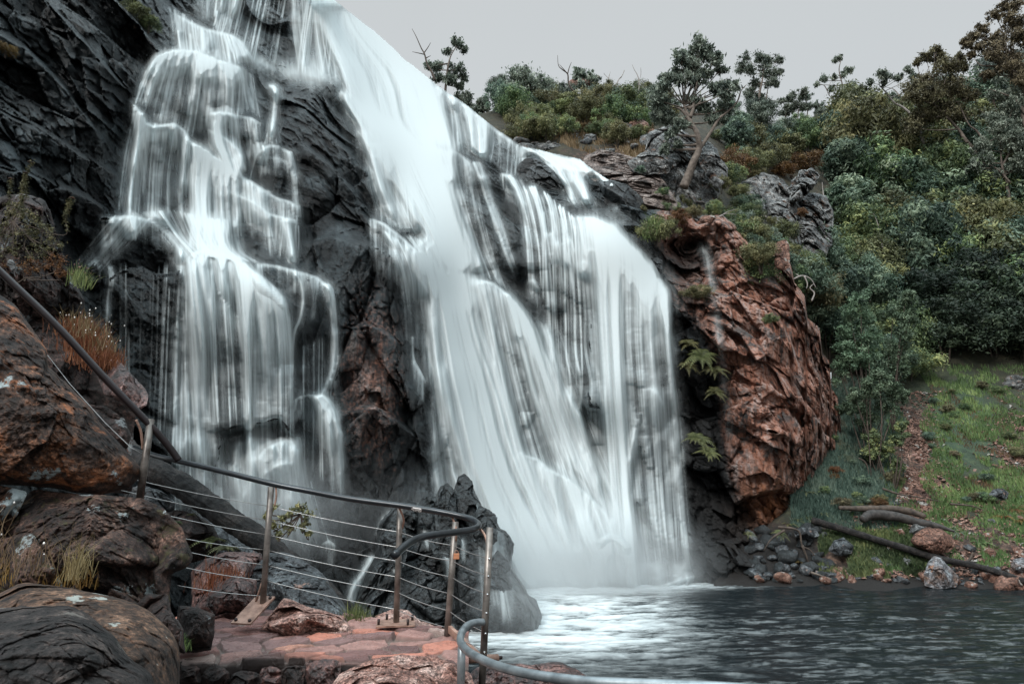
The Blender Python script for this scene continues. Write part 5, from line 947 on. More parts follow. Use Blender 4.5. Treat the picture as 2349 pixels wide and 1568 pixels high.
def leaves(c, L, W, tone, rg, droop=.5, nd=None):
    """leaf quads around centres c; nd = the way each leaf roughly faces"""
    n = len(c); d = rg.normal(0, 1, (n, 3)); d[:, 2] -= droop * 2
    if nd is not None: d = d - nd * (d * nd).sum(1)[:, None] * .85; s = np.cross(d, nd + rg.normal(0, .35, (n, 3)))
    else: s = np.cross(d, rg.normal(0, 1, (n, 3)))
    d /= np.linalg.norm(d, axis=1)[:, None] + 1e-9; s /= np.linalg.norm(s, axis=1)[:, None] + 1e-9
    L = L * rg.uniform(.6, 1.3, (n, 1)); W = W * rg.uniform(.7, 1.2, (n, 1))
    v = np.stack([c - d * L * .5, c + s * W * .5, c + d * L * .5, c - s * W * .5], 1)
    return v.reshape(-1, 3), np.arange(n * 4).reshape(n, 4), np.repeat(np.clip(tone, 0, 1), 4)
def clumps(cs, rs, per, L, W, rg, droop=.4, shell=.6, squash=.75, upb=.0, face=1.0):
    C_, T_, D_ = [], [], []
    for (c, r) in zip(cs, rs):
        n = max(6, int(per * rg.uniform(.7, 1.3))); d = rg.normal(0, 1, (n, 3)); d /= np.linalg.norm(d, axis=1)[:, None]
        if upb: d[:, 2] = np.where(rg.random(n) < upb, abs(d[:, 2]), d[:, 2])
        rad = ((shell + (1 - shell) * rg.random(n)) if shell > .3 else np.minimum(1.8, abs(rg.normal(0, .8, n)))) * r * rg.uniform(.75, 1.3, n)
        C_.append(c + d * rad[:, None] * A([1, 1, squash])); T_.append(.42 + .22 * rg.normal() + .14 * rg.normal(size=n))
        e = d + A([0, 0, .35]) + rg.normal(0, .45, (n, 3)); D_.append(e / np.linalg.norm(e, axis=1)[:, None])
    return leaves(np.vstack(C_), L, W, np.concatenate(T_), rg, droop, np.vstack(D_) if face else None)
def crown_obj(name, data, mat, parent):
    v, q, t_ = data; org = A(parent.location); me = mesh_np(name, v - org, q, {'tone': t_}, False); return link(name, me, mat, parent)
def bush_proto(seed, R, H, nl, per, L, W, tall=1.0, squash=.8):
    rg = np.random.default_rng(seed); cs, rs = [], []
    for i in range(nl):
        th = rg.random() * 6.28; z = rg.uniform(-.55, 1); k = sqrt_(1 - z * z * .9) if z * z < 1 else 0
        f = rg.uniform(.45, 1.05); r = R * rg.uniform(.14, .38); cs.append(A([cos(th) * k * R * f, sin(th) * k * R * f, H * .56 + z * H * .36 * tall])); rs.append(r)
    for i in range(nl // 3): cs.append(A([rg.normal(0, R * .25), rg.normal(0, R * .25), H * rg.uniform(.3, .7)])); rs.append(R * .4)
    return clumps(cs, rs, per, L, W, rg, .1, .42, squash, .55)
sqrt_ = math.sqrt
def make_bush(kind, seed, R, H, nl=34, per=190, L=.26, W=.11, tall=1.0, mat='wattle', stems=4, name='bush'):
    o = empty(name, (0, 0, 0)); rg = np.random.default_rng(seed); crown_obj('crown', bush_proto(seed, R, H, nl, per, L, W, tall), LM[mat], o)
    mb = MB()
    for i in range(stems):
        th = rg.random() * 6.28; d = A([cos(th) * R * .45, sin(th) * R * .45, H * .7]); mb.tube(catmull([A([0, 0, -.3]) + d * A([.1, .1, 0]), d * A([.35, .35, .5]), d], 4), np.linspace(.02 * H, .006 * H, 9), 6)
    mb.build('trunk', M_dbark, o); o['proto'] = 1; return o
def place(proto, pos, s=1, rz=0, label=None, cat=None, group=None, mat=None, sz=None, name=None, tiltx=0, tilty=0):
    r = proto.copy(); ROOT.objects.link(r); r.location = tuple(pos); r.scale = (s, s, sz or s); r.rotation_euler = (tiltx, tilty, rz)
    if name: r.name = name
    for ch in proto.children:
        c = ch.copy(); ROOT.objects.link(c); c.parent = r
        if mat and ch.name.startswith('crown'): 
            c.material_slots[0].link = 'OBJECT'; c.material_slots[0].material = LM[mat]
    if 'proto' in r: del r['proto']
    tag(r, label, cat, group); return r
def gum(Y, trunk, blobs, r0, mat, label, seed=0, bark=None, per=95, L=.27, W=.085, sub=9, dz=1.0, cr=.5, name='gum_tree', cat='tree', group=None, shell=.15, extra=()):
    """tree from its own trunk line and leaf masses; depth comes from real offsets in metres"""
    rg = np.random.default_rng(seed + 100); t3 = A([P1(u, v, Y) for u, v in trunk]); t3[:, 1] += np.r_[0, np.cumsum(rg.normal(0, .25, len(t3) - 1))]
    tc_ = catmull(t3, 6); rr = np.linspace(r0, r0 * .28, len(tc_)); mb = MB().tube(tc_, rr, 8); root = empty(name, t3[0], label, cat, group)
    for ex in extra:
        e3 = A([P1(u, v, Y) for u, v in ex]); mb.tube(catmull(e3, 5), np.linspace(r0 * .5, r0 * .08, (len(e3) - 1) * 5 + 1), 6)
    cs, rs = [], []; pxm = FOC / Y
    for (u, v, r) in blobs:
        rm = r / pxm * 1.22; c = P1(u, v, Y) + A([0, rg.uniform(-.6, .6) * rm * dz * 1.5, 0])
        below = [i for i in range(len(tc_)) if tc_[i][2] < c[2] - rm * .2] or [0]; k = min(below, key=lambda i: np.linalg.norm(tc_[i] - c) + .35 * abs(tc_[i][2] - c[2] + rm * .8)); a = tc_[k]
        midp = a * .45 + c * .55 + A([rg.normal(0, .12) * rm, rg.normal(0, .2) * rm, -.15 * rm]); br = catmull([a, midp, c], 5); mb.tube(br, np.linspace(rr[k] * .6, .022, len(br)), 6)
        cs += [c, c + rg.normal(0, .25, 3) * rm, c - A([0, 0, .3 * rm])]; rs += [rm * .62, rm * .5, rm * .5]
        n = int(min(46, max(10, sub * 3.2 * rm ** 1.2)))
        for i in range(n):
            d = rg.normal(0, 1, 3); d /= np.linalg.norm(d); q = c + d * rm * rg.uniform(.2, 1.05) * A([1, 1, .8]); rc = min(.75, max(.16, rm * cr * .72 * rg.uniform(.5, 1.2)))
            cs.append(q); rs.append(rc); mb.tube(catmull([c - (c - a) * .15, (c + q) / 2 + A([0, 0, -.1]), q], 3), np.linspace(.03, .012, 7), 4, cap=False)
    mb.build('trunk', bark or M_bark, root)
    if cs: crown_obj('crown', clumps(cs, rs, per * .42, L * 1.1, W * 1.25, rg, .6, .1, .85, 0, 0), LM[mat], root)
    return root
def deadtree(Y, lines, r0, label, mat=None, name='dead_tree', cat='dead tree', group=None):
    root = empty(name, P1(*lines[0][0], Y), label, cat, group); mb = MB()
    for k, ln in enumerate(lines):
        p = A([P1(u, v, Y + .3 * math.sin(i * 2 + k)) for i, (u, v) in enumerate(ln)]) if k else A([P1(u, v, Y) for u, v in ln])
        if k: 
            tr = catmull(A([P1(u, v, Y) for u, v in lines[0]]), 5); j = np.argmin(np.linalg.norm(tr - p[0], axis=1)); p[0] = tr[j]
        c = catmull(p, 5); mb.tube(c, np.linspace(r0 * (1 if k == 0 else .45), .016, len(c)), 7)
    mb.build('trunk', mat or M_pale, root); return root

# ---- individual trees of the skyline and slope
deadtree(52, [[(998, 185), (990, 165), (980, 148), (974, 125), (966, 110), (955, 85), (945, 66)], [(975, 124), (981, 110), (988, 98)], [(972, 130), (960, 122), (946, 119)], [(977, 135), (988, 128)]], .11, 'bare dead tree leaning left above the water, highest on the left skyline', M_dbark)
gum(58, [(1020, 225), (1024, 190), (1030, 160), (1036, 135), (1048, 112)], [(1048, 102, 15), (1066, 112, 11), (1030, 118, 10), (1000, 158, 15), (1008, 148, 10), (985, 150, 9), (1050, 160, 17), (1062, 168, 12), (1040, 178, 16), (1006, 180, 15), (1028, 188, 13), (1052, 190, 12)], .13, 'gum', 'slender gum tree with open crown next to the leaning bare tree above the falls', 1)
for i, (u, v, r, lb) in enumerate([(1062, 225, 24, 'low dark gum crown just below the slender gum above the falls'), (1092, 252, 26, 'leafy gum crown leaning over the water at the crest of the main fall'), (1108, 230, 16, 'small pale gum crown between the slender gum and the broad rounded gum')]):
    gum(56, [(u + 4, v + 50), (u + 2, v + 20), (u, v)], [(u - r * .5, v + 6, r * .6), (u + r * .4, v - 4, r * .6), (u, v + r * .7, r * .7), (u + r * .5, v + r, r * .5)], .10, 'gum', lb, 5 + i)
gum(57, [(1195, 290), (1192, 262), (1200, 235), (1205, 210)], [(1160, 195, 26), (1190, 185, 26), (1220, 184, 26), (1245, 192, 22), (1150, 222, 24), (1180, 222, 28), (1212, 220, 28), (1243, 220, 24), (1165, 250, 26), (1200, 250, 28), (1232, 248, 22), (1150, 262, 18)], .2, 'gum', 'broad rounded blue green gum on the slope beside the crest of the falls', 11, per=120, extra=[[(1192, 262), (1186, 240), (1196, 228), (1203, 222)], [(1250, 235), (1262, 222), (1270, 205)]])
gum(59, [(1275, 285), (1270, 250), (1268, 225)], [(1262, 195, 20), (1280, 205, 18), (1276, 232, 18), (1256, 235, 16), (1290, 222, 15)], .13, 'gum', 'gum with drooping dark leaves behind the right side of the broad rounded gum', 12)
deadtree(56, [[(1338, 237), (1325, 222), (1312, 205), (1304, 190), (1302, 170), (1290, 160), (1281, 150), (1279, 127)], [(1302, 172), (1306, 155), (1311, 143)], [(1302, 172), (1292, 158), (1283, 148)], [(1326, 222), (1318, 210), (1300, 196)]], .12, 'forked dead trunk burnt dark at its foot, in front of the red rocky knoll', M_dbark)
gum(60, [(1345, 235), (1340, 210), (1345, 185)], [(1320, 172, 14), (1338, 164, 13), (1356, 166, 13), (1368, 180, 11), (1330, 200, 14), (1350, 212, 16), (1362, 205, 12)], .12, 'gum', 'small gum growing over the red rocky knoll on the skyline', 13)
for i, ls in enumerate([[[(1395, 200), (1396, 180), (1400, 165)], [(1396, 182), (1388, 172), (1385, 168)]], [[(1412, 205), (1418, 185), (1428, 172), (1432, 160)], [(1420, 182), (1425, 178), (1433, 162)]], [[(1465, 215), (1466, 190), (1462, 172), (1455, 160), (1450, 148)], [(1465, 188), (1470, 172), (1470, 155)]]]):
    deadtree(62, ls, .07, ['thin bare twiggy dead tree just right of the red knoll', 'curved bare dead tree right of the thin twiggy one on the low skyline', 'pale forked dead tree beside the left edge of the tall forked gum'][i])
# small scrub gums on the low skyline
# ---- the big forked gum
gum(41.8, [(1568, 430), (1580, 400), (1590, 372), (1602, 345), (1596, 315), (1588, 288), (1578, 262), (1572, 235)], [(1600, 105, 22), (1580, 122, 24), (1620, 118, 24), (1560, 140, 22), (1590, 150, 22), (1640, 140, 18), (1550, 165, 20), (1530, 182, 18), (1520, 205, 20), (1505, 228, 22), (1530, 235, 24), (1510, 258, 20), (1540, 262, 22), (1560, 190, 20), (1600, 180, 20), (1625, 165, 16), (1655, 158, 14), (1560, 290, 18), (1540, 310, 16), (1600, 225, 22), (1625, 240, 22), (1655, 225, 22), (1670, 245, 18), (1640, 270, 16), (1680, 205, 14), (1665, 190, 16), (1530, 335, 12), (1555, 330, 10), (1635, 205, 16)], .30, 'gum', 'tall forked gum tree standing in front of the grey slabs, taller than all its neighbours', 21, per=110, sub=8, extra=[[(1602, 345), (1620, 320), (1637, 292), (1652, 270), (1662, 262), (1690, 235), (1700, 208), (1712, 195)], [(1590, 290), (1572, 262), (1560, 250), (1552, 248)], [(1583, 270), (1590, 250), (1592, 225), (1600, 180), (1603, 120)], [(1580, 250), (1590, 245), (1600, 240), (1618, 218)]])
gum(76, [(1745, 290), (1742, 255), (1738, 225), (1745, 190), (1750, 160)], [(1705, 150, 18), (1712, 128, 12), (1740, 140, 16), (1765, 132, 17), (1785, 140, 11), (1720, 165, 16), (1755, 165, 18), (1780, 165, 14), (1735, 185, 14), (1790, 165, 8), (1765, 195, 14), (1725, 205, 16), (1750, 215, 16), (1785, 190, 8), (1740, 240, 18), (1765, 240, 14), (1715, 230, 12)], .22, 'gum', 'two-stemmed gum with airy clumps on the skyline right of the tall forked gum', 22, extra=[[(1738, 262), (1728, 240), (1722, 205)], [(1768, 262), (1758, 235), (1762, 200), (1770, 160)]])
for i, (u, v0, vt, rr) in enumerate([(1800, 290, 225, 14), (1828, 292, 212, 16), (1850, 285, 212, 13), (1878, 290, 235, 14), (1900, 285, 250, 12)]):
    gum(84, [(u, v0), (u + 3, (v0 + vt) / 2), (u - 1, vt + 8)], [(u - rr * .6, vt + 8, rr * .7), (u + rr * .6, vt + 5, rr * .75), (u, vt + 26, rr * .8), (u + rr * .7, vt + 32, rr * .6), (u - rr * .6, vt + 36, rr * .6)], .10, 'gum', 'small skyline gum, %s of five left of the crooked open gum' % ['leftmost', 'second from the left', 'middle one', 'fourth from the left', 'rightmost'][i], 30 + i, group='small gums on the skyline')
gum(76, [(1941, 300), (1940, 262), (1936, 225), (1934, 195), (1925, 162), (1928, 140)], [(1926, 132, 9), (1918, 138, 6), (1945, 162, 10), (1935, 172, 8), (1912, 175, 8), (1895, 175, 9), (1885, 182, 7), (1955, 205, 16), (1965, 222, 14), (1940, 225, 14), (1930, 255, 16), (1960, 250, 14), (1905, 205, 7), (1875, 193, 5)], .14, 'gum', 'crooked open gum with a long bare limb reaching left on the skyline', 41, extra=[[(1940, 255), (1925, 240), (1905, 222), (1898, 210), (1900, 200), (1910, 182)], [(1936, 225), (1945, 205), (1950, 190)], [(1898, 208), (1890, 196), (1876, 192)]])
for i, (u, v0, vt, rr) in enumerate([(1985, 275, 232, 14), (2010, 272, 228, 15), (2035, 270, 222, 16), (2062, 268, 225, 16), (2080, 262, 236, 12)]):
    gum(82, [(u, v0 + 8), (u + 2, (v0 + vt) / 2), (u, vt + 8)], [(u - rr * .5, vt + 8, rr * .7), (u + rr * .5, vt + 6, rr * .7), (u, vt + 24, rr * .8), (u + rr * .7, vt + 28, rr * .6)], .10, 'gum', 'low round gum, %s of five right of the crooked open gum' % ['leftmost', 'second from the left', 'middle one', 'fourth from the left', 'rightmost'][i], 50 + i, group='low gums on the skyline')
gum(66, [(2120, 330), (2105, 270), (2085, 240), (2065, 222), (2045, 200), (2025, 185)], [(2015, 175, 14), (2035, 172, 12), (2000, 182, 8), (2055, 185, 10), (2030, 190, 7), (2110, 195, 16), (2095, 175, 10), (2085, 160, 10)], .16, 'gum', 'flat topped gum limb spreading left over the skyline beside the bronze gum', 61, bark=M_pale, extra=[[(2065, 222), (2050, 205), (2030, 200)]])
gum(63, [(2270, 420), (2240, 350), (2215, 320), (2200, 295), (2160, 262), (2140, 240)], [(2100, 200, 26), (2130, 185, 26), (2160, 165, 24), (2190, 180, 26), (2090, 230, 24), (2120, 225, 26), (2150, 215, 28), (2180, 212, 26), (2210, 205, 22), (2110, 262, 24), (2140, 262, 24), (2170, 250, 26), (2100, 290, 18), (2210, 250, 24), (2225, 225, 18), (2150, 130, 16), (2140, 118, 10), (2120, 132, 14), (2165, 145, 14), (2205, 130, 12), (2215, 150, 16), (2100, 145, 9), (2190, 150, 14)], .24, 'brown', 'large bronze leaved gum with twisting pale limbs on the right skyline', 62, bark=M_bark, per=120, extra=[[(2240, 350), (2262, 330), (2290, 312), (2310, 285), (2330, 262)], [(2262, 330), (2240, 300), (2222, 285), (2200, 240), (2188, 225)], [(2300, 300), (2290, 272), (2260, 262), (2245, 250)]])
gum(60, [(2400, 420), (2370, 330), (2352, 262), (2350, 190), (2330, 130), (2320, 80)], [(2300, 15, 16), (2330, 10, 20), (2280, 35, 16), (2310, 45, 20), (2345, 45, 24), (2260, 62, 16), (2240, 80, 16), (2225, 95, 14), (2290, 80, 20), (2330, 90, 26), (2250, 105, 16), (2280, 115, 22), (2320, 130, 26), (2215, 90, 8), (2260, 135, 18), (2235, 118, 12), (2300, 160, 22), (2345, 160, 26), (2370, 110, 26), (2380, 60, 26), (2385, 170, 28), (2330, 195, 22), (2275, 165, 14)], .3, 'brown', 'tallest gum in the top right corner with sprawling twisted branches', 63, per=110, extra=[[(2352, 262), (2330, 230), (2300, 215), (2270, 205)], [(2350, 190), (2320, 160), (2280, 152), (2250, 150), (2235, 135)], [(2330, 130), (2300, 110), (2270, 95), (2240, 70)]])
gum(61, [(2330, 560), (2325, 480), (2318, 420), (2300, 380), (2300, 345)], [(2280, 300, 24), (2310, 290, 24), (2340, 300, 26), (2260, 330, 22), (2300, 330, 24), (2340, 340, 26), (2265, 365, 20), (2330, 380, 24), (2360, 370, 26), (2280, 395, 18), (2240, 380, 16), (2310, 250, 24), (2345, 255, 24), (2270, 270, 18), (2270, 225, 16), (2300, 220, 18), (2340, 220, 22)], .22, 'gum', 'dark gum with a bare orange trunk foot below the large bronze leaved gum', 64, per=120, extra=[[(2318, 420), (2290, 390), (2262, 375), (2240, 370)], [(2300, 380), (2320, 340), (2330, 310), (2345, 300)]])
deadtree(58, [[(1898, 560), (1897, 520), (1893, 480), (1888, 440), (1886, 418)]], .14, 'upright burnt stump of a dead tree with a broken top before the grey bluff', M_pale); deadtree(57, [[(1894, 600), (1899, 540), (1897, 500), (1893, 465)]], .10, 'second pale dead trunk close to the broken burnt stump')
deadtree(57, [[(2030, 618), (2028, 585), (2020, 550), (2014, 515), (2004, 490)]], .13, 'pale bare dead trunk leaning left alone among the green bushes'); deadtree(62, [[(2270, 380), (2240, 368), (2222, 362)], [(2240, 368), (2228, 372), (2218, 360)]], .08, 'bleached fallen branch lying on the bushes below the dark gum')

# ---- bushes in rows on the slopes
rgB = np.random.default_rng(3)
protos = {'dome': [make_bush('d', 200 + i, 2.3 + .25 * i, 4.4 + .5 * (i % 3), 66, 120, .34, .13, 1 + .12 * i) for i in range(5)], 'scrub': [make_bush('s', 220 + i, 1.5, 2.0, 40, 110, .18, .055, mat='olive', name='shrub') for i in range(4)], 'tall': [make_bush('t', 240 + i, 2.0, 6.5, 60, 120, .34, .12, 1.15) for i in range(2)]}
colname = {'deep': 'shade tinted green', 'straw': 'straw coloured', 'wattle': 'mid green', 'teal': 'blue green', 'olive': 'yellow olive', 'brown': 'brown tinged', 'sapling': 'fresh green', 'gum': 'dark grey green', 'orange': 'rust orange'}
ordn = ['first', 'second', 'third', 'fourth', 'fifth', 'sixth', 'seventh', 'eighth', 'ninth', 'tenth', 'eleventh', 'twelfth']
def row(kind, u0, u1, v0, v1, n, s0, s1, mats, where, grp, name='bush', cat='bush', jit=10):
    for i in range(n):
        f = (i + .5) / n; u = u0 + (u1 - u0) * f + rgB.normal(0, jit * .9); v = v0 + (v1 - v0) * f + rgB.normal(0, jit * 1.1); s = rgB.uniform(s0, s1); mt = mats[int(rgB.integers(len(mats)))]; pr = protos[kind][int(rgB.integers(len(protos[kind])))]
        p = G(u, v); place(pr, p + A([0, 0, -.25 * s]), s, rgB.random() * 6.28, '%s %s, %s from the left %s' % (colname[mt], name, ordn[i], where), cat, grp, mt, s * rgB.uniform(.8, 1.5), name)
row('dome', 1900, 2100, 322, 322, 4, .55, .75, ['gum', 'teal', 'wattle'], 'under the low skyline gums', 'forest bushes')
row('dome', 2120, 2430, 310, 330, 5, 1.1, 1.5, ['gum', 'teal', 'brown'], 'in the highest forest row, right skyline', 'forest bushes')
row('dome', 1900, 2420, 365, 395, 9, 1.0, 1.4, ['teal', 'wattle', 'brown', 'olive'], 'in the second highest forest row', 'forest bushes')
row('dome', 1930, 2440, 440, 470, 9, 1.0, 1.35, ['teal', 'wattle', 'wattle', 'olive'], 'in the forest row level with the bluff', 'forest bushes')
row('dome', 1925, 2440, 520, 545, 9, 1.0, 1.3, ['wattle', 'teal', 'wattle'], 'in the row at the leaning trunk top', 'forest bushes')
row('dome', 1960, 2440, 610, 625, 8, 1.0, 1.25, ['wattle', 'teal', 'olive', 'wattle'], 'in the row at the leaning trunk foot', 'forest bushes')
row('dome', 2090, 2440, 690, 690, 6, 1.0, 1.25, ['wattle', 'teal', 'olive'], 'in the row beside the sapling tops', 'forest bushes')
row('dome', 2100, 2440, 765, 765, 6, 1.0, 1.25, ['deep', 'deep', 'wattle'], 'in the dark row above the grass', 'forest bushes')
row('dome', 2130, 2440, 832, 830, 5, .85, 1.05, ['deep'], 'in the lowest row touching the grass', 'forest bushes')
row('dome', 1680, 1900, 358, 355, 6, .55, .75, ['olive', 'teal', 'wattle', 'olive'], 'in the row above the grey bluff', 'bushes round the grey bluff')
row('dome', 1680, 1900, 312, 316, 5, .45, .65, ['gum', 'teal', 'wattle'], 'under the airy skyline gums', 'bushes round the grey bluff')
row('scrub', 1660, 1860, 405, 400, 6, .9, 1.4, ['orange', 'olive', 'olive', 'brown'], 'along the top edge of the grey bluff', 'bushes round the grey bluff', 'shrub', 'shrub')
row('scrub', 1650, 1740, 500, 590, 4, .5, .8, ['wattle', 'olive', 'teal'], 'down the left side of the grey bluff', 'bushes round the grey bluff', 'shrub', 'shrub')
row('dome', 1740, 1905, 650, 720, 6, .38, .55, ['olive', 'wattle', 'teal', 'olive'], 'along the top of the red cliff', 'bushes behind the red cliff')
row('dome', 1830, 1930, 640, 650, 3, .5, .65, ['wattle', 'teal'], 'below the grey bluff', 'bushes behind the red cliff')
row('scrub', 1690, 1790, 560, 610, 5, .55, .85, ['olive', 'wattle'], 'on the back edge of the red cliff', 'bushes behind the red cliff', 'shrub', 'shrub')
row('scrub', 1675, 1735, 330, 420, 6, .5, .8, ['olive', 'wattle', 'teal'], 'up the gully right of the slab', 'bushes round the grey bluff', 'shrub', 'shrub')
row('scrub', 1690, 1745, 440, 540, 6, .5, .8, ['wattle', 'teal', 'olive'], 'down the gully right of the slab', 'bushes round the grey bluff', 'shrub', 'shrub')
row('scrub', 1700, 1830, 530, 600, 7, .45, .75, ['wattle', 'olive', 'gum'], 'below the left half of the bluff', 'bushes round the grey bluff', 'shrub', 'shrub')
row('scrub', 1640, 1700, 250, 300, 6, .7, 1.0, ['gum', 'teal', 'olive'], 'behind the tall forked gum', 'bushes round the grey bluff', 'shrub', 'shrub')
row('scrub', 1390, 1500, 262, 300, 7, .4, .7, ['olive', 'straw', 'wattle'], 'beside the pale ribbed boulder', 'scrub on the hill behind the falls', 'shrub', 'shrub')
row('scrub', 1470, 1560, 250, 270, 5, .8, 1.2, ['gum', 'wattle', 'olive'], 'left behind the tall forked gum', 'scrub on the hill behind the falls', 'shrub', 'shrub')
row('dome', 1930, 2000, 690, 760, 2, .7, .9, ['wattle', 'teal'], 'between the red cliff and the saplings', 'bushes behind the red cliff')
row('scrub', 1140, 1560, 236, 236, 9, .65, 1.0, ['teal', 'olive', 'gum', 'olive'], 'along the brow behind the falls', 'scrub on the hill behind the falls', 'shrub', 'shrub')
row('scrub', 1140, 1500, 258, 258, 9, .7, 1.1, ['olive', 'teal', 'olive'], 'in the second scrub row behind the falls', 'scrub on the hill behind the falls', 'shrub', 'shrub')
row('scrub', 1150, 1460, 290, 280, 8, .8, 1.3, ['olive', 'wattle', 'olive'], 'in the third scrub row, nearest the falls', 'scrub on the hill behind the falls', 'shrub', 'shrub')
row('scrub', 1175, 1270, 318, 325, 3, .7, 1.0, ['olive', 'wattle'], 'right at the crest of the falls', 'scrub on the hill behind the falls', 'shrub', 'shrub')
row('scrub', 1500, 1640, 486, 496, 7, .35, .55, ['olive', 'wattle', 'olive'], 'on the ledge above the dark hollow', 'shrubs on the red ledge', 'shrub', 'shrub')
row('scrub', 1370, 1480, 300, 330, 3, .5, .8, ['olive', 'brown'], 'among the boulders beside the forked gum', 'scrub on the hill behind the falls', 'shrub', 'shrub')
def shrub_at(u, v, Y, s, mt, label, sz=None, kind='scrub', k=0, name='shrub'): return place(protos[kind][k], P1(u, v, Y), s, u, label, name.replace('_', ' '), None, mt, sz, name)
for i, (u, v, Y, s, mt, lb) in enumerate([(1700, 600, 45.5, .6, 'olive', 'leftmost shrub hiding the foot of the grey bluff'), (1735, 625, 45.3, .7, 'wattle', 'second shrub from the left at the foot of the grey bluff'), (1775, 630, 45, .7, 'teal', 'middle shrub at the foot of the grey bluff'), (1815, 640, 45, .75, 'olive', 'fourth shrub from the left at the foot of the grey bluff'), (1855, 640, 45.2, .8, 'wattle', 'rightmost large shrub at the foot of the grey bluff'), (1770, 520, 46.5, .3, 'olive', 'small shrub growing halfway up the middle of the grey bluff'), (1700, 530, 46.5, .4, 'teal', 'shrub clinging to the left side of the grey bluff'), (1840, 500, 46.8, .3, 'orange', 'tiny rusty shrub in a crack on the right of the bluff'), (1465, 498, 40.6, .35, 'olive', 'low shrub at the lower left corner of the pink shelf'), (1530, 500, 41.2, .4, 'wattle', 'shrub under the foot of the tall forked gum'), (1590, 510, 41.2, .45, 'olive', 'yellowish shrub right of the forked gum foot'), (1640, 505, 41.2, .5, 'wattle', 'shrub hiding the lower right corner of the slab face'), (1470, 400, 41.4, .25, 'teal', 'small bluish shrub growing on the pink shelf'), (1520, 455, 41.2, .3, 'wattle', 'dark shrub where the pink shelf meets the slab face'), (1655, 440, 43, .45, 'olive', 'shrub against the right edge of the slab face')]): place(protos['scrub'][i % 4], P1(u, v, Y), s, i, lb, 'shrub', 'shrubs on the rock ledges', mt, s * 1.2, 'shrub')
for i in range(16):
    u, v = rgB.uniform(1860, 2060), rgB.uniform(1000, 1190); place(protos['scrub'][i % 4], G(u, v), rgB.uniform(.16, .36), i, 'one of the small weeds dotted through the blue green grass by the cliff', 'weed', 'weeds in the blue green grass', ['teal', 'wattle', 'olive', 'brown', 'orange'][i % 5], None, 'weed')
for i in range(22):
    u, v = rgB.uniform(2110, 2349), rgB.uniform(880, 1170); place(protos['scrub'][i % 4], G(u, v), rgB.uniform(.14, .34), i, 'one of the small weedy bushes dotted over the grassy slope', 'weed', 'weeds on the grassy slope', ['wattle', 'teal', 'olive', 'brown'][i % 4], None, 'weed')
shrub_at(1512, 560, 37.6, .75, 'olive', 'yellow green tufted shrub hanging at the left of the dark hollow'); shrub_at(1602, 695, 36.8, .62, 'olive', 'yellow leaved shrub clinging below the dark hollow of the red cliff', .5); shrub_at(1555, 520, 38.6, .5, 'orange', 'small golden shrub on the rim over the dark hollow'); shrub_at(1768, 745, 35.9, .3, 'wattle', 'tiny green bush growing out of the red rock face'); shrub_at(1745, 620, 38.6, .8, 'olive', 'bushy olive shrub spilling over the top of the red cliff', None, 'scrub', 1)
row('scrub', 1830, 1950, 690, 860, 6, 1.1, 1.7, ['olive', 'wattle', 'teal', 'orange'], 'down the bank behind the red cliff', 'bushes behind the red cliff', 'shrub', 'shrub')
row('dome', 1900, 2090, 660, 700, 4, .7, 1.0, ['wattle', 'olive', 'teal'], 'in the row just above the saplings', 'bushes behind the red cliff')
row('dome', 1930, 2100, 790, 830, 3, .6, .8, ['gum', 'wattle'], 'right behind the saplings', 'bushes behind the red cliff')
row('scrub', 1940, 2110, 860, 900, 4, 1.0, 1.5, ['teal', 'wattle'], 'around the feet of the saplings', 'bushes behind the red cliff', 'shrub', 'shrub')
row('scrub', 1250, 1480, 300, 330, 7, .45, .8, ['olive', 'orange', 'wattle'], 'in the dry grass above the shelf', 'scrub on the hill behind the falls', 'shrub', 'shrub')
row('scrub', 1672, 1720, 400, 640, 5, .5, .8, ['wattle', 'teal', 'olive'], 'between the slab face and the bluff', 'bushes round the grey bluff', 'shrub', 'shrub')
# saplings on the grassy slope
def upright(Y, base, tips, mat, label, seed, per=170):
    root = empty('sapling', P1(*base, Y), label, 'sapling'); rg = np.random.default_rng(seed); mb = MB(); cs, rs = [], []; pm = FOC / Y; b3 = P1(*base, Y)
    for (u, v, r) in tips:
        c = P1(u, v, Y) + A([0, rg.uniform(-1, 1), 0]); mid = b3 * .5 + c * .5 + A([(b3[0] - c[0]) * .2, rg.normal(0, .3), 0]); mb.tube(catmull([b3, mid, c], 6), np.linspace(.06, .015, 13), 6)
        rm = r / pm
        for i in range(13):
            d = rg.normal(0, 1, 3); d /= np.linalg.norm(d); cs.append(c + d * rm * rg.uniform(.2, 1.25) * A([1, 1, 1.15])); rs.append(rm * rg.uniform(.35, .75))
    mb.build('trunk', M_dbark, root); crown_obj('crown', clumps(cs, rs, per * .7, .17, .065, rg, -.1, .35, 1.0, .6), LM[mat], root); return root
upright(43, (2000, 1090), [(1975, 690, 20), (1960, 720, 22), (1990, 730, 22), (1950, 760, 22), (1985, 775, 24), (1945, 800, 22), (1970, 830, 24), (1940, 850, 20), (1995, 820, 22)], 'sapling', 'tallest sapling with pale feathery tops beside the right edge of the red cliff', 1)
upright(44, (2050, 1010), [(2068, 690, 18), (2050, 715, 20), (2075, 735, 20), (2055, 765, 22), (2080, 790, 20), (2045, 810, 22), (2070, 840, 22), (2030, 850, 18)], 'sapling', 'second feathery sapling, behind and to the right of the tallest one', 2)
upright(41, (2005, 1130), [(2000, 870, 20), (1975, 900, 20), (2025, 890, 22), (2055, 895, 18), (1960, 930, 20), (1990, 935, 22), (2025, 935, 22), (2055, 925, 18), (2000, 965, 20), (1980, 880, 14), (2080, 905, 14), (1945, 910, 14)], 'sapling', 'bushy lower sapling in front of the two feathery ones', 3)
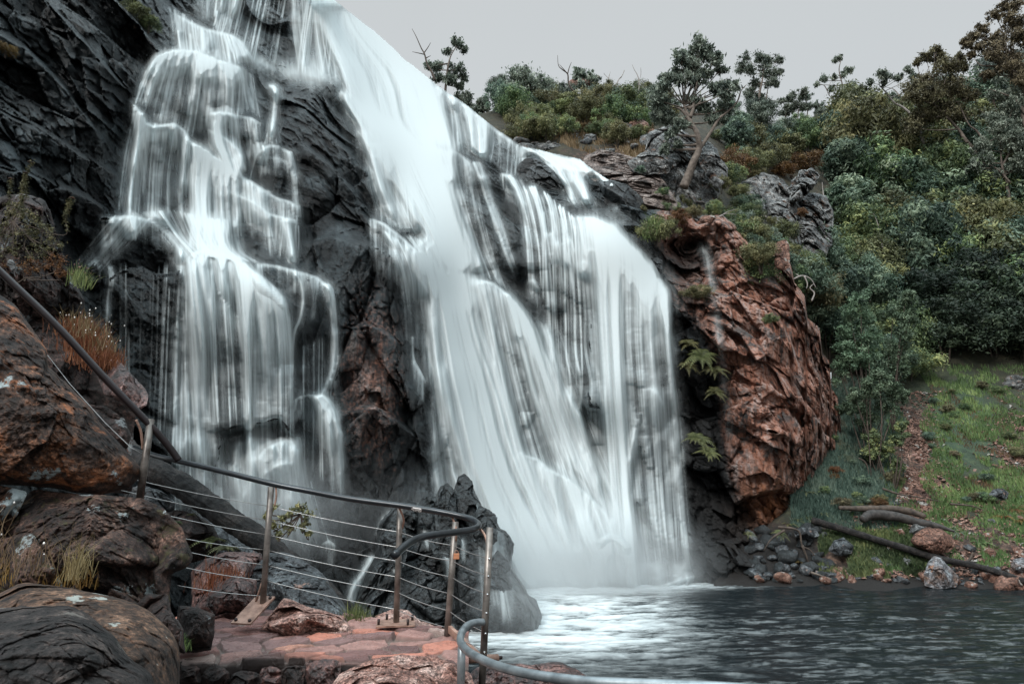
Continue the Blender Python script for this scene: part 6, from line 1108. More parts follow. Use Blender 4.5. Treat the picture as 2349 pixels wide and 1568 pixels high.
upright(39.5, (2045, 1160), [(2020, 1000, 16), (2045, 1005, 16), (2060, 1030, 14), (2030, 1035, 16), (2010, 1040, 12), (2050, 1065, 14), (2060, 980, 12)], 'wattle', 'small sapling nearest the stones, lowest of the sapling group', 4, 120)
deadtree(40, [[(2000, 1145), (1998, 1090), (1993, 1010), (1990, 965)]], .05, 'thin leafless sapling stem standing before the bushy saplings', M_dbark)
# ================================================================ rock outcrops and boulders on the hill
M_hill = rock_mat('grey hill rock', (.035, .037, .037), (.13, .135, .135), (.34, .34, .33), 1.1, (.6, .9), lichen=(.34, .34, .33), lam=.95, moss=(.13, .065, .038), bstr=.9, bdist=.08, lsc=1.6)
M_hillred = rock_mat('red hill rock', (.06, .03, .022), (.20, .10, .07), (.36, .22, .17), 1.2, (.6, .9), lichen=(.38, .36, .33), lam=.8, bstr=.9, bdist=.06, lsc=1.6)
M_shelf = rock_mat('pinkish grey shelf rock', (.035, .03, .028), (.17, .13, .115), (.36, .30, .27), 1.4, (.6, .9), bstr=.9, bdist=.06)
HR = rotm('y', radians(62)) @ np.diag([.4, 1, 1.3])
outline_rock('rock_outcrop', [(1488, 305), (1530, 284), (1562, 298), (1600, 326), (1612, 322), (1640, 340), (1652, 368), (1668, 384), (1664, 412), (1652, 430), (1640, 480), (1620, 525), (1560, 525), (1510, 480), (1462, 452), (1448, 415), (1470, 385), (1478, 350)], 44.6, 1.4, M_hill, gv=-.016, sizes=(2.4, 1.0, .4), amps=(.9, .55, .2), seed=60, jit=7, M=HR, crack=.9, label='big grey rock slab face behind the foot of the tall forked gum', cat='rock outcrop')
for i, (ol, Y, lb) in enumerate([([(1655, 520), (1668, 455), (1690, 425), (1712, 414), (1738, 402), (1752, 430), (1758, 500), (1770, 570), (1740, 600), (1690, 570)], 49.0, 'left part of the craggy grey bluff, streaked and leaning left'), ([(1736, 440), (1745, 397), (1770, 400), (1795, 412), (1812, 428), (1830, 480), (1838, 560), (1820, 630), (1770, 620), (1745, 540)], 50.2, 'middle part of the craggy grey bluff, tallest and most furrowed'), ([(1806, 440), (1818, 410), (1838, 392), (1862, 386), (1880, 400), (1874, 422), (1856, 440), (1836, 462), (1812, 462)], 51.5, 'small pale block topping the right end of the grey bluff'), ([(1810, 470), (1840, 446), (1872, 440), (1896, 448), (1910, 480), (1910, 560), (1880, 620), (1830, 610)], 50.8, 'right part of the craggy grey bluff behind the dead stump')]):
    outline_rock('rock_outcrop', ol, Y, 1.3, M_hill, gv=-.03, sizes=(1.8, .7, .3), amps=(1.0, .55, .25), seed=61 + i * 3, jit=8, M=rotm('y', radians(66)) @ np.diag([.45, 1, 1.5]), crack=1.1, label=lb, cat='rock outcrop', group='parts of the grey bluff', n=200, m=90)
outline_rock('rock_outcrop', [(1604, 330), (1622, 322), (1642, 338), (1655, 368), (1670, 386), (1666, 416), (1644, 434), (1622, 408), (1602, 368)], 43.4, .8, M_hill, gv=-.02, sizes=(1.2, .5, .2), amps=(.5, .3, .1), seed=75, jit=6, label='dark split block standing against the right side of the slab face', cat='rock outcrop', n=150, m=70)
outline_rock('rock_outcrop', [(1440, 372), (1478, 346), (1520, 350), (1548, 372), (1536, 396), (1480, 400), (1450, 392)], 43.2, .7, M_hill, gv=-.02, sizes=(1.2, .5, .2), amps=(.4, .25, .1), seed=76, jit=5, label='wedge of grey rock between the pink shelf and the slab face', cat='rock outcrop', n=150, m=70)
outline_rock('rock_outcrop', [(1330, 385), (1342, 356), (1372, 345), (1420, 350), (1455, 362), (1500, 392), (1530, 425), (1556, 470), (1530, 505), (1478, 492), (1440, 470), (1400, 440), (1360, 420)], 42.6, 1.0, M_shelf, gv=-.03, sizes=(1.6, .7, .3), amps=(.7, .5, .2), seed=62, jit=6, M=rotm('y', radians(14)) @ np.diag([.6, .8, 1.8]), crack=.9, label='layered pinkish rock shelf right of the top of the falls', cat='rock outcrop')
outline_rock('rock_outcrop', [(1372, 420), (1400, 412), (1440, 425), (1462, 442), (1476, 462), (1470, 482), (1430, 490), (1390, 470)], 40.2, .8, M_cone, sizes=(1.2, .5), amps=(.35, .15), seed=63, jit=5, label='black wet boulder between two small streams at the top right of the falls', cat='boulder', n=160, m=70)
outline_rock('rock_outcrop', [(1188, 380), (1205, 362), (1235, 366), (1262, 385), (1280, 402), (1300, 425), (1318, 455), (1300, 470), (1250, 450), (1205, 425), (1186, 400)], 42.0, .8, M_cone, sizes=(1.2, .5), amps=(.35, .15), seed=64, jit=5, label='black jagged boulder parting the water near the top of the falls', cat='boulder', n=160, m=70)
HB = [(1419, 260, 1459, 280, 52, 'flat grey rock highest of the boulders left of the tall gum'), (1413, 282, 1452, 318, 50.5, 'grey boulder tilted to the left under the flat rock'), (1440, 274, 1490, 308, 51, 'pale ribbed boulder with a pinkish end left of the tall gum'), (1415, 323, 1448, 340, 48.8, 'small dark capped boulder above the pink rock shelf'), (1466, 308, 1514, 340, 48.5, 'smooth grey rock leaning on the big slab face'), (1298, 292, 1348, 318, 50, 'dark topped grey boulder in the dry grass above the falls'), (1300, 306, 1335, 332, 49, 'split grey boulder below the dark topped one'), (1332, 306, 1368, 332, 49, 'pale low boulder right of the split one'), (1228, 328, 1284, 346, 47.2, 'low ledge of rock beside the crest of the falls'), (1230, 280, 1264, 313, 50, 'reddish rock half hidden in scrub above the crest'), (1306, 172, 1376, 205, 68, 'red rocky knoll on the skyline behind the dead trunk'), (1826, 288, 1892, 318, 80, 'rounded pale grey dome of rock on the right skyline'), (1915, 320, 1945, 345, 76, 'small grey rock in the bushes right of the pale dome'), (1605, 495, 1642, 512, 39.6, 'flat grey cap stone on the top of the red cliff'), (1775, 550, 1812, 620, 38.6, 'pinkish rock horn at the back end of the red cliff'), (1380, 340, 1412, 352, 47, 'thin flat slab in the dry grass'), (1480, 590, 1520, 630, 37.4, 'dark cubic rock beside the edge of the right hand fall')]
for i, (a, b_, c_, d_, Y, lb) in enumerate(HB):
    rgx = np.random.default_rng(i + 5); th = np.linspace(0, 2 * pi, 11)[:-1]; r = 1 + rgx.normal(0, .10, 10)
    ol = [((a + c_) / 2 + (c_ - a) / 2 * r[k] * math.copysign(abs(cos(th[k])) ** .75, cos(th[k])), (b_ + d_) / 2 + (d_ - b_) / 2 * r[k] * math.copysign(abs(sin(th[k])) ** .75, sin(th[k]))) for k in range(10)]
    w_ = (c_ - a) * Y / FOC; outline_rock('boulder', ol, Y, w_ * .35, M_hillred if ('red' in lb or 'pink' in lb) else (M_cone if 'cubic' in lb else M_hill), gv=-.01, sizes=(w_ * .5, w_ * .2), amps=(w_ * .12, w_ * .05), seed=80 + i, jit=2.5, n=90, m=40, M=np.eye(3), label=lb)

# ================================================================ stones of the far bank
def stone_mesh(seed, n=22):
    rg = np.random.default_rng(seed); th = np.linspace(0, 2 * pi, n, endpoint=False); ph = np.linspace(0.02, pi - .02, n // 2)
    d = np.stack([np.sin(ph)[:, None] * np.cos(th), np.sin(ph)[:, None] * np.sin(th), np.cos(ph)[:, None] + 0 * th[None]], -1)
    k = 9; nn = rg.normal(0, 1, (14, 3)); nn /= np.linalg.norm(nn, axis=1)[:, None]; off = rg.uniform(.62, .95, 14)
    r = np.min(np.where((d @ nn.T) > .05, off / np.maximum(d @ nn.T, .05), 9), -1); r = np.minimum(r, 1.15); r = r + .03 * fbm(d * 3, 3, seed)
    v = d * r[..., None] * A([1, .8, .62]); return v.reshape(-1, 3), gridfaces(n // 2, n, wrap=True)
SM = [mesh_np('stone', *stone_mesh(i), smooth=False) for i in range(7)]
SMAT = {'red': M_hillred, 'grey': M_slate, 'dark': M_cone, 'pale': M_hill, 'pink': M_pink}
def stone(p, size, mt, seed, label, group=None, rot=None, squash=1, cat='stone'):
    rg = np.random.default_rng(seed); me = SM[seed % 7]
    if not len(me.materials): me.materials.append(M_hillred)
    o = bpy.data.objects.new('stone', me); ROOT.objects.link(o); o.location = tuple(p); o.scale = (size, size, size * squash); o.rotation_euler = rot or (rg.normal(0, .35), rg.normal(0, .35), rg.random() * 6.28)
    o.material_slots[0].link = 'OBJECT'; o.material_slots[0].material = SMAT[mt]; return tag(o, label, cat, group)
BB = [((2087, 1240), (2100, 1222), (2125, 1208), (2160, 1212), (2185, 1232), (2193, 1250), (2178, 1266), (2140, 1270), (2105, 1255)), ((2085, 1220), (2092, 1204), (2112, 1197), (2132, 1206), (2135, 1222), (2105, 1228)), ((2119, 1318), (2128, 1290), (2142, 1275), (2158, 1278), (2178, 1300), (2199, 1322), (2196, 1345), (2150, 1352), (2122, 1342)), ((2278, 1345), (2290, 1322), (2320, 1315), (2352, 1322), (2375, 1345), (2370, 1372), (2310, 1366), (2284, 1360)), ((2316, 1296), (2325, 1282), (2345, 1277), (2370, 1290), (2372, 1315), (2335, 1314)), ((2268, 1134), (2278, 1122), (2300, 1119), (2314, 1130), (2308, 1146), (2285, 1147)), ((1900, 1262), (1912, 1240), (1935, 1232), (1958, 1250), (1955, 1270), (1925, 1275)), ((1820, 1215), (1840, 1208), (1870, 1212), (1880, 1228), (1850, 1235), (1825, 1230))]
BL = ['large red boulder lying beside the long fallen log', 'grey boulder tucked behind the large red one', 'blue and orange boulder at the water edge below the log', 'wide red boulder at the water edge in the right corner', 'blue orange boulder under the log at the right edge of the photo', 'lone blue grey rock high on the right of the bank', 'dark square rock left of the green plants by the pool', 'dark flat rock at the top of the black rubble by the cliff foot']
M_blor = rock_mat('blue and orange boulder', (.10, .045, .02), (.17, .17, .18), (.30, .33, .35), .9, (.55, .8), moss=(.35, .14, .05), bstr=.8, bdist=.05)
for i, (ol, lb) in enumerate(zip(BB, BL)):
    cu, cv = np.mean([q[0] for q in ol]), max(q[1] for q in ol); Y = float(gbase(A([cu * 1.]), A([min(cv, 1338) * 1.]))[0]) - .1; w_ = (max(q[0] for q in ol) - min(q[0] for q in ol)) * Y / FOC
    mm_ = [M_hillred, M_hill, M_blor, M_hillred, M_blor, M_slate, M_slate, M_slate][i]
    outline_rock('boulder', ol, Y - w_ * .15, w_ * .35, mm_, gv=-.008, sizes=(w_ * .5, w_ * .2), amps=(w_ * .09, w_ * .04), seed=120 + i, jit=2, n=110, m=50, M=np.eye(3), label=lb)
rgS = np.random.default_rng(12)
def scatter_stones(n, u0, u1, v0, v1, s0, s1, mats, label, group, seed0):
    for i in range(n):
        u = rgS.uniform(u0, u1); v = rgS.uniform(v0, v1); 
        if v > 1334 + max(0, (u - 2050)) * .06: v = 1332
        s = s0 * (s1 / s0) ** (rgS.random() ** 1.8); stone(G(u, v) + A([0, 0, s * .15]), s, mats[int(rgS.integers(len(mats)))], seed0 + i, label, group)
scatter_stones(80, 1715, 1895, 1215, 1334, .16, .55, ['dark', 'dark', 'grey'], 'one of the black wet stones heaped between the cliff foot and the pool', 'black rubble at the cliff foot', 100)
scatter_stones(60, 1930, 2349, 1140, 1310, .10, .42, ['red', 'red', 'pale', 'pink', 'grey'], 'one of the mixed red and grey stones strewn around the fallen logs', 'stones around the logs', 200)
scatter_stones(45, 1880, 2380, 1315, 1345, .14, .48, ['red', 'dark', 'grey', 'red'], 'one of the stones along the waterline of the far bank', 'stones along the waterline', 300)
scatter_stones(18, 2060, 2140, 1000, 1160, .12, .32, ['red', 'pink', 'red'], 'one of the larger red stones in the rubble streak down the grassy slope', 'stones in the rubble streak', 400)
scatter_stones(8, 2310, 2349, 860, 900, .3, .6, ['red', 'pale'], 'one of the brown stones at the right end of the top of the grass', 'stones at the top of the grass', 500)
scatter_stones(34, 1190, 1520, 285, 400, .25, .9, ['pale', 'pale', 'red', 'grey'], 'one of the loose stones in the dry grass above the falls', 'loose stones above the falls', 600)
scatter_stones(15, 1990, 2349, 1230, 1335, .2, .5, ['red', 'grey', 'red'], 'one of the mixed red and grey stones strewn around the fallen logs', 'stones around the logs', 700)
scatter_stones(35, 1740, 2400, 1316, 1340, .14, .5, ['dark', 'red', 'grey', 'dark'], 'one of the stones along the waterline of the far bank', 'stones along the waterline', 800)
# rubble streaks: uncountable chips
ch_u = np.concatenate([rgS.normal(2095, 28, 2600), rgS.normal(2120, 40, 900), rgS.normal(2340, 40, 900), rgS.uniform(1950, 2400, 1800)]); ch_v = np.concatenate([rgS.uniform(900, 1200, 2600), rgS.uniform(1060, 1180, 900), rgS.normal(1010, 45, 900), rgS.uniform(1150, 1330, 1800)])
ch_y = gbase(ch_u, ch_v); cp3 = P(ch_u, ch_v, ch_y); n = len(cp3); an = rgS.random((n, 5)) * 6.28; off = np.arange(5)[None] * 1.2566
sz = rgS.uniform(.05, .16, n) ; bx = np.stack([np.cos(off + an[:, :1]) * sz[:, None], np.sin(off + an[:, :1]) * sz[:, None] * .7, rgS.normal(0, .03, (n, 5))], -1) + cp3[:, None] + A([0, 0, .05]); apx = cp3 + A([0, 0, .05])[None] + np.stack([0 * sz, 0 * sz, sz * .6], -1)
V_ = np.concatenate([bx, apx[:, None]], 1).reshape(-1, 3); j = np.arange(5); tri = np.stack([j, (j + 1) % 5, j * 0 + 5], -1); F_ = (np.arange(n)[:, None, None] * 6 + tri[None]).reshape(-1, 3)
tag(world_obj('rubble', V_, F_, M_hillred, smooth=False), kind='stuff')

# ---- logs on the far bank
def gl(pts, dz=0): return [P1(u, v, float(gbase(A([u * 1.]), A([min(v, 1335) * 1.]))[0]) - dz) for u, v in pts]
logtube('log', gl([(1862, 1192), (1960, 1222), (2060, 1252), (2150, 1280), (2250, 1300), (2349, 1332), (2450, 1362)], .9), [.17, .17, .17, .16, .15, .13, .12], M_log, 'long grey fallen log slanting down the bank to the pool', seed=7, ns=12)
logtube('log', gl([(1925, 1164), (1980, 1166), (2040, 1166), (2085, 1172), (2122, 1184)], .8), [.10, .16, .18, .17, .13], M_dbark, 'brown burnt log lying level, uppermost of the logs on the bank', seed=8, ns=12)
logtube('log', gl([(1978, 1190), (2000, 1180), (2050, 1184), (2100, 1196), (2150, 1206), (2190, 1218)], 1.0), [.18, .26, .25, .20, .15, .05], M_black, 'blackened splintered log just below the brown one', seed=9, ns=14)
def branch(lines, Y, r, mat, label, name='fallen_branch', cat='branch'):
    mb = MB(); 
    for ln in lines: c = catmull([P1(u, v, Y) for u, v in ln], 5); mb.tube(c, np.linspace(r, r * .3, len(c)), 7)
    return tag(mb.build(name, mat), label, cat)
branch([[(2170, 1278), (2180, 1292), (2205, 1294), (2225, 1282), (2232, 1266)]], 34.0, .13, M_dbark, 'curved branch stub hooking up from the long log')
branch([[(1785, 1208), (1820, 1212), (1835, 1222), (1840, 1250), (1860, 1262), (1875, 1285)], [(1800, 1215), (1770, 1235), (1752, 1262)], [(1840, 1250), (1850, 1275), (1858, 1300)]], 34.4, .07, M_dbark, 'dark crooked branch draped over the black rubble')
branch([[(1860, 1312), (1890, 1322), (1930, 1334), (1965, 1338)], [(1930, 1332), (1950, 1325)]], 33.2, .06, M_bark, 'driftwood branch lying along the waterline')
branch([[(2025, 1120), (2060, 1132), (2110, 1140), (2160, 1150)]], 38.0, .07, M_dbark, 'thin dark branch across the foot of the rubble streak'); branch([[(2180, 1155), (2230, 1160), (2262, 1172)]], 37.2, .06, M_dbark, 'thin grey branch lying right of the blackened log')
branch([[(1970, 1050), (1985, 1060), (1992, 1080), (1990, 1100)]], 40, .05, M_dbark, 'bent dead twig in the blue grass beside the cliff')
branch([[(1820, 640), (1840, 632), (1860, 640), (1872, 660)], [(1845, 633), (1852, 650), (1850, 662)], [(1835, 635), (1826, 628)]], 39, .05, M_pale, 'bleached branching twigs behind the red cliff'); branch([[(1862, 690), (1868, 672), (1858, 660), (1868, 650)]], 39.2, .05, M_pale, 'short bleached stump above the back of the red cliff')
branch([[(1640, 500), (1665, 490), (1690, 492)], [(1655, 492), (1670, 505), (1690, 518)], [(1650, 498), (1668, 486), (1688, 480)]], 39.2, .03, M_pale, 'spray of pale dry twigs on top of the red cliff')

# ================================================================ grass
def blades(pos, L, W, tone, rg, lean=.35, seg=2):
    n = len(pos); th = rg.random(n) * 6.28; d = np.stack([np.cos(th), np.sin(th), 0 * th], -1); s = np.stack([-np.sin(th), np.cos(th), 0 * th], -1) ; ln = abs(rg.normal(lean, lean * .6, n))[:, None]; L = (L * rg.uniform(.5, 1.25, n))[:, None]; W = (W * rg.uniform(.7, 1.3, n))[:, None]
    s = A([1., 0, 0]) * .8 + s * .4
    a = pos; b_ = pos + A([0, 0, 1]) * L * .55 + d * L * ln * .35; c = pos + A([0, 0, 1]) * L * (1 - .35 * np.clip(ln, 0, 2)) + d * L * ln * 1.0
    v = np.stack([a - s * W * .5, a + s * W * .5, b_ + s * W * .38, b_ - s * W * .38, c + s * W * .06, c - s * W * .06], 1).reshape(-1, 3); k = np.arange(n)[:, None] * 6
    q = np.concatenate([k + A([0, 1, 2, 3]), k + A([3, 2, 4, 5])], 0); return v, q, np.repeat(np.clip(tone, 0, 1), 6)
def grass_patch(name, n, us, vs, L, W, mat, seed, clump=.3, keepf=None, tone=.45):
    rg = np.random.default_rng(seed); u = us(rg, n); v = vs(rg, n); p0 = P(u, v, gbase(u, v)); 
    k = fbm(p0 * .9, 3, seed) > clump - .5
    if keepf is not None: k &= keepf(u, v)
    p0 = p0[k] + A([0, 0, -.03]); t_ = tone + .25 * fbm(p0 * .7, 3, seed + 1) * 2 + rg.normal(0, .12, len(p0)); v_, q, tt = blades(p0, L, W, t_, rg)
    o = world_obj(name, v_, q, LM[mat], attrs={'tone': tt}, smooth=False); tag(o, kind='stuff'); return o
U_ = lambda a, b_: (lambda rg, n: rg.uniform(a, b_, n)); Nn = lambda a, b_: (lambda rg, n: rg.normal(a, b_, n))
notst = lambda u, v: (abs(u - 2095) > 30 + 15 * np.sin(v * .05)) & ((v < 1190) | (u < 2060))
grass_patch('grass', 40000, U_(2030, 2520), U_(840, 1190), .34, .055, 'grass', 1, .35, notst)
grass_patch('blue_grass', 22000, U_(1815, 2090), U_(870, 1215), .42, .055, 'blue', 2, .15, lambda u, v: (u > 1800 + (1215 - v) * .2) & notst(u, v), .5)
grass_patch('dry_grass', 20000, U_(2040, 2520), U_(880, 1280), .26, .045, 'straw', 3, .5, notst, .3)
grass_patch('hill_grass', 9000, U_(1200, 1500), U_(270, 400), .5, .07, 'straw', 4, .35, lambda u, v: v < 300 + (u - 1200) * .35)
grass_patch('bank_plants', 12000, U_(1880, 2120), U_(1225, 1326), .40, .08, 'wattle', 5, .25); grass_patch('bank_plants', 9000, U_(1950, 2400), U_(1150, 1315), .35, .07, 'grass', 6, .5)
def hanging_tuft(name, spots, n, L, W, mat, label, cat='grass tuft', seed=0, lean=.5, group=None, spread=.06, flowers=0):
    rg = np.random.default_rng(seed); ps = []
    for (u, v, y) in spots: ps.append(P1(u, v, y) + rg.normal(0, spread, (n // len(spots), 3)) * A([1, 1, .35]))
    ps = np.vstack(ps); v_, q, tt = blades(ps, L, W, .5 + rg.normal(0, .2, len(ps)), rg, lean)
    o = empty(name, ps.mean(0), label, cat, group); crown_obj('blades', (v_, q, tt), LM[mat], o)
    if flowers:
        idx = rg.integers(0, len(ps), flowers); tips = v_.reshape(-1, 6, 3)[idx, 4]; mb = MB()
        for tp in tips: r = rg.uniform(.004, .008); mb.add([tp + A([r, 0, 0]), tp + A([0, r, 0]), tp - A([r, 0, 0]), tp - A([0, r, 0]), tp + A([0, 0, r * 1.4]), tp - A([0, 0, r * 1.4])], [], [(0, 1, 4), (1, 2, 4), (2, 3, 4), (3, 0, 4), (1, 0, 5), (2, 1, 5), (3, 2, 5), (0, 3, 5)])
        mb.build('seed_heads', M_pink if mat != 'straw' else M_white, o)
    return o
hanging_tuft('grass_tuft', [(175, 800, 5.75), (200, 830, 5.7), (225, 835, 5.65), (190, 770, 5.8), (215, 800, 5.7), (240, 845, 5.6), (165, 770, 5.8)], 2000, .15, .006, 'rusty', 'rust orange grass clump with white seed heads below the flowering scrub', seed=1, flowers=50)
hanging_tuft('grass_tuft', [(180, 760, 5.78), (205, 775, 5.72), (230, 810, 5.66)], 260, .20, .005, 'straw', 'pale grass blades growing through the rust orange clump', seed=2, flowers=40)
hanging_tuft('grass_tuft', [(172, 650, 6.2), (182, 640, 6.1), (190, 660, 6.1)], 130, .16, .005, 'grass', 'small green tuft with white seed heads on the rock tip over the falls', seed=3, flowers=30, spread=.04)
hanging_tuft('grass_tuft', [(20, 1330, 3.95), (70, 1335, 3.9), (120, 1345, 3.85), (160, 1345, 3.8), (-20, 1320, 3.95), (100, 1325, 3.95)], 480, .10, .005, 'rusty', 'dry golden grass growing in the gap above the brown boulder', seed=4, spread=.07)
hanging_tuft('grass_tuft', [(0, 1290, 3.6), (20, 1310, 3.6), (60, 1320, 3.7), (-20, 1250, 3.6), (110, 1300, 3.75)], 80, .24, .004, 'straw', 'long thin grass stems rising at the left edge before the rusty boulder', seed=5, spread=.05, flowers=7)
hanging_tuft('grass_tuft', [(170, 1330, 3.7), (180, 1320, 3.7)], 110, .20, .004, 'straw', 'thin straw coloured tuft in front of the cracked rusty boulder', seed=6, spread=.03)
hanging_tuft('grass_tuft', [(818, 1440, 6.15), (825, 1438, 6.1), (812, 1436, 6.2)], 260, .18, .008, 'grass', 'weedy green tuft between the pink rocks by the railing', seed=7, spread=.05)
hanging_tuft('grass_tuft', [(495, 1325, 6.4), (480, 1355, 6.2), (530, 1330, 6.5)], 200, .15, .005, 'rusty', 'sparse brown tuft on the broken wet red rock', seed=8, spread=.06)
hanging_tuft('grass_tuft', [(413, 1480, 4.55), (416, 1492, 4.55)], 140, .07, .006, 'grass', 'small green weed squeezed between the golden boulder and the stone block', seed=9, spread=.02)
hanging_tuft('grass_tuft', [(1500, 520, 37.6), (1515, 530, 37.5), (1490, 545, 37.6)], 300, .8, .03, 'grass', 'tufty sedge hanging left of the dark hollow in the red cliff', seed=10, spread=.25)
# flowering scrub, upper left
def scrub(name, Y, blobs, mat, label, L, W, seed, per=260, stems=(), heads=0, cat='shrub', cr=.45, n_=7):
    rg = np.random.default_rng(seed); pm = FOC / Y; root = empty(name, P1(blobs[0][0], blobs[0][1] + blobs[0][2], Y), label, cat); cs, rs = [], []; mb = MB(); b3 = A(root.location)
    for u, v, r in blobs:
        c = P1(u, v, Y); rm = r / pm; a = c + A([0, 0, -rm * 1.3]); mb.tube(catmull([b3, (b3 + a) / 2 - A([0, 0, .3 * rm]), a], 3), .005 * (Y / 6), 5, cap=False); mb.tube(catmull([a, (a + c) / 2 + rg.normal(0, .02, 3), c], 3), np.linspace(.006, .002, 7) * (Y / 6), 5)
        for i in range(n_): d = rg.normal(0, 1, 3); d /= np.linalg.norm(d); q = c + d * rm * rg.uniform(.3, .9); cs.append(q); rs.append(rm * cr * rg.uniform(.6, 1.2)); mb.tube([c, q], .002 * (Y / 6), 4, cap=False)
    hd = M_slab
    for st in stems:
        p3 = catmull([b3] + [P1(u, v, Y) for u, v in st], 5); mb.tube(p3, np.linspace(.004, .002, len(p3)), 5); 
        for q in p3[len(p3) // 3:]: cs.append(q); rs.append(.022)
        tp = p3[-1]; MB().tube([tp, tp + A([0, 0, .006]), tp + A([0, 0, .012])], [.006, .028, .024], 9).build('flower_head', M_slab, root)
    mb.build('stem', M_dbark, root); crown_obj('foliage', clumps(cs, rs, per // n_, L, W, rg, -.1, .2, 1.0, .3), LM[mat], root)

    return root
scrub('flowering_shrub', 6.1, [(30, 480, 26), (70, 500, 26), (15, 530, 30), (60, 540, 30), (100, 530, 26), (120, 560, 22), (40, 580, 30), (90, 580, 26), (0, 580, 26), (-30, 520, 34)], 'olive', 'flowering scrub with flat orange heads in front of the dark cliff at the upper left', .028, .007, 71, 420, stems=[[(40, 500), (50, 440), (58, 410), (70, 374)], [(20, 500), (22, 440), (25, 412)], [(50, 500), (50, 470), (52, 450)], [(145, 540), (150, 500), (158, 470), (165, 456)], [(60, 450), (56, 420), (58, 398)]], n_=12)
scrub('rusty_moss', 6.0, [(60, 610, 26), (100, 605, 26), (130, 600, 20), (20, 615, 28), (140, 625, 14)], 'rusty', 'rust brown mossy growth hanging under the flowering scrub', .02, .006, 72, 420, cat='moss', n_=12)
scrub('leafy_shrub', 6.4, [(690, 1160, 18), (668, 1172, 16), (705, 1180, 14), (695, 1205, 13), (650, 1190, 14), (625, 1165, 12), (612, 1182, 10), (660, 1212, 14), (705, 1222, 9), (640, 1225, 10), (628, 1205, 10)], 'olive', 'green leafy shrub with yellow tips growing behind the second railing post', .05, .018, 73, 100, n_=7, stems=())
# hanging plants on the left cliff
shr = [(310, 60, 29.8, 1.0, 'olive', 'dark green clump of plants in the crevice left of the top of the left cascade'), (340, 75, 30.2, .7, 'wattle', 'trailing plant beside the crevice clump, nearest the left cascade'), (12, 130, 23.2, .45, 'orange', 'small orange tinted plant on the dark cliff at the far left edge')]
for u, v, y, s, mt, lb in shr: shrub_at(u, v, y, s * .55, mt, lb, None, 'scrub', 2, 'cliff_plant')
# ---- ferns
def fern_mesh(seed, nf=12, L=1.0):
    rg = np.random.default_rng(seed); VV, QQ, TT = [], [], []; n0 = 0
    for i in range(nf):
        th = i / nf * 6.28 + rg.normal(0, .2); el = rg.uniform(.5, 1.1); l = L * rg.uniform(.7, 1.1); t_ = np.linspace(0, 1, 15); x = l * t_ * cos(el) * (1 + .2 * t_); z = l * (t_ * sin(el) - .75 * t_ ** 2.2)
        r = np.stack([x * cos(th), x * sin(th), z], -1); sd = A([-sin(th), cos(th), 0])
        for k in range(1, 15):
            w_ = l * .20 * sin(pi * min(1, t_[k] ** .6 + .02)) + .02; tn = (r[k] - r[k - 1])
            for sgn in (-1, 1):
                tip = r[k] + sd * sgn * w_ + tn * .5 - A([0, 0, w_ * .3]); VV += [r[k] - tn * .30, tip - tn * .12, tip + tn * .1, r[k] + tn * .30]; QQ.append([n0, n0 + 1, n0 + 2, n0 + 3]); n0 += 4; TT += [.25 + .5 * t_[k] + rg.normal(0, .1)] * 4
    return A(VV), A(QQ), np.clip(A(TT), 0, 1)
def fern(p, s, mt, label, seed, tilt=(0, 0), nf=12):
    root = empty('fern', p, label, 'fern'); v, q, t_ = fern_mesh(seed, nf); v = v * s; R = rotm('x', tilt[0]) @ rotm('y', tilt[1]); crown_obj('fronds', (v @ R.T + A(p), q, t_), LM[mt], root); return root
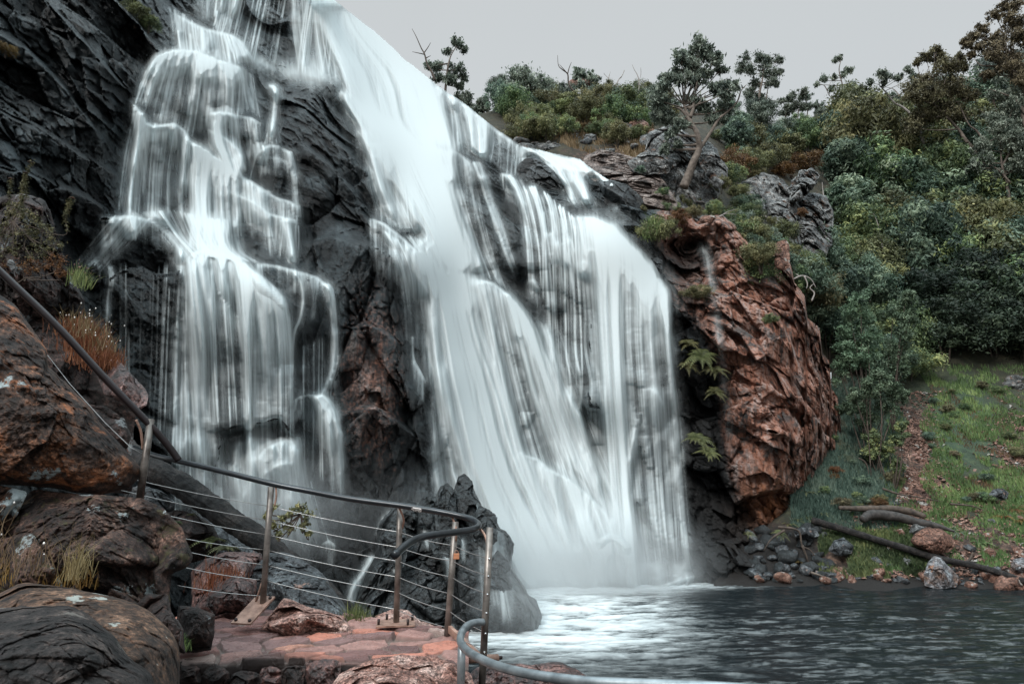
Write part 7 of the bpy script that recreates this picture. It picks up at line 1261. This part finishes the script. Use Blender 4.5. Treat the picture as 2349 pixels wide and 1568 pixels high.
for i, (u, v, y, s, lb) in enumerate([(1580, 790, 36.6, .95, 'topmost fern of the clump on the wet rock beside the right hand fall'), (1610, 820, 36.2, 1.3, 'largest arching fern on the wet rock beside the right hand fall'), (1575, 840, 36.3, .9, 'fern with drooping fronds below the largest one, nearest the water'), (1640, 850, 36.0, .9, 'fern at the right of the cliff fern clump beside the thin trickle'), (1600, 1010, 35.4, 1.05, 'fern low on the black rock wall left of the orange rock face'), (1625, 1040, 35.2, .9, 'lowest fern on the black rock wall'), (1640, 900, 36.0, .8, 'small fern under the cliff fern clump'), (1790, 1225, 34.8, .5, 'small yellow fern alone at the foot of the cliff'), (1720, 1225, 34.6, .35, 'tiny pale fern on the black rock near the pool')]):
    fern(P1(u, v, y), s, 'fern', lb, 20 + i, (.5, 0), 17)
for i, (u, v, s, mt) in enumerate([(1830, 1195, .6, 'fern'), (1850, 1188, .6, 'fern'), (1868, 1200, .7, 'fern'), (1810, 1205, .6, 'fern'), (1890, 1180, .5, 'olive'), (1835, 1290, .4, 'orange'), (1850, 1130, .6, 'olive'), (2290, 1240, .9, 'wattle'), (2250, 1250, .8, 'wattle'), (2330, 1170, .9, 'rusty'), (2300, 1190, .9, 'rusty'), (2340, 1200, .9, 'rusty'), (2200, 1225, .6, 'teal'), (2180, 1215, .6, 'teal')]):
    wh = ['on top of the black rubble'] * 5 + ['alone in the black rubble', 'in the blue grass below the orange rock face', 'right of the large red boulder', 'right of the large red boulder', 'in the bracken at the right edge', 'in the bracken at the right edge', 'in the bracken at the right edge', 'behind the large red boulder', 'behind the large red boulder']
    lb = '%s fern %s, %s' % ({'fern': 'yellow', 'olive': 'olive', 'orange': 'orange', 'wattle': 'green', 'rusty': 'brown', 'teal': 'bluish'}[mt], wh[i], ['first from the cliff side', 'second from the cliff side', 'third from the cliff side', 'lowest one', 'fourth from the cliff side', 'the only orange one', 'the single olive one', 'the nearer one', 'the one closer to that boulder', 'the topmost', 'the left one', 'the lowest one', 'the right one', 'the left one'][i]); fern(G(u, v), s, mt, lb, 50 + i)
fern(P1(484, 1244, 8.2), .26, 'fern', 'pale fern on the dark rock under the log', 70); fern(P1(515, 1262, 7.9), .22, 'olive', 'yellowish fern right of the pale fern under the log', 71); fern(P1(405, 1200, 8.4), .16, 'wattle', 'small green fern on the left of the rounded dark rock', 72); fern(P1(440, 1182, 8.4), .10, 'olive', 'tiny yellow green fern on top of the rounded dark rock', 73)
for pl in protos.values():
    for p_ in pl:
        for ch in list(p_.children): bpy.data.objects.remove(ch)
        bpy.data.objects.remove(p_)
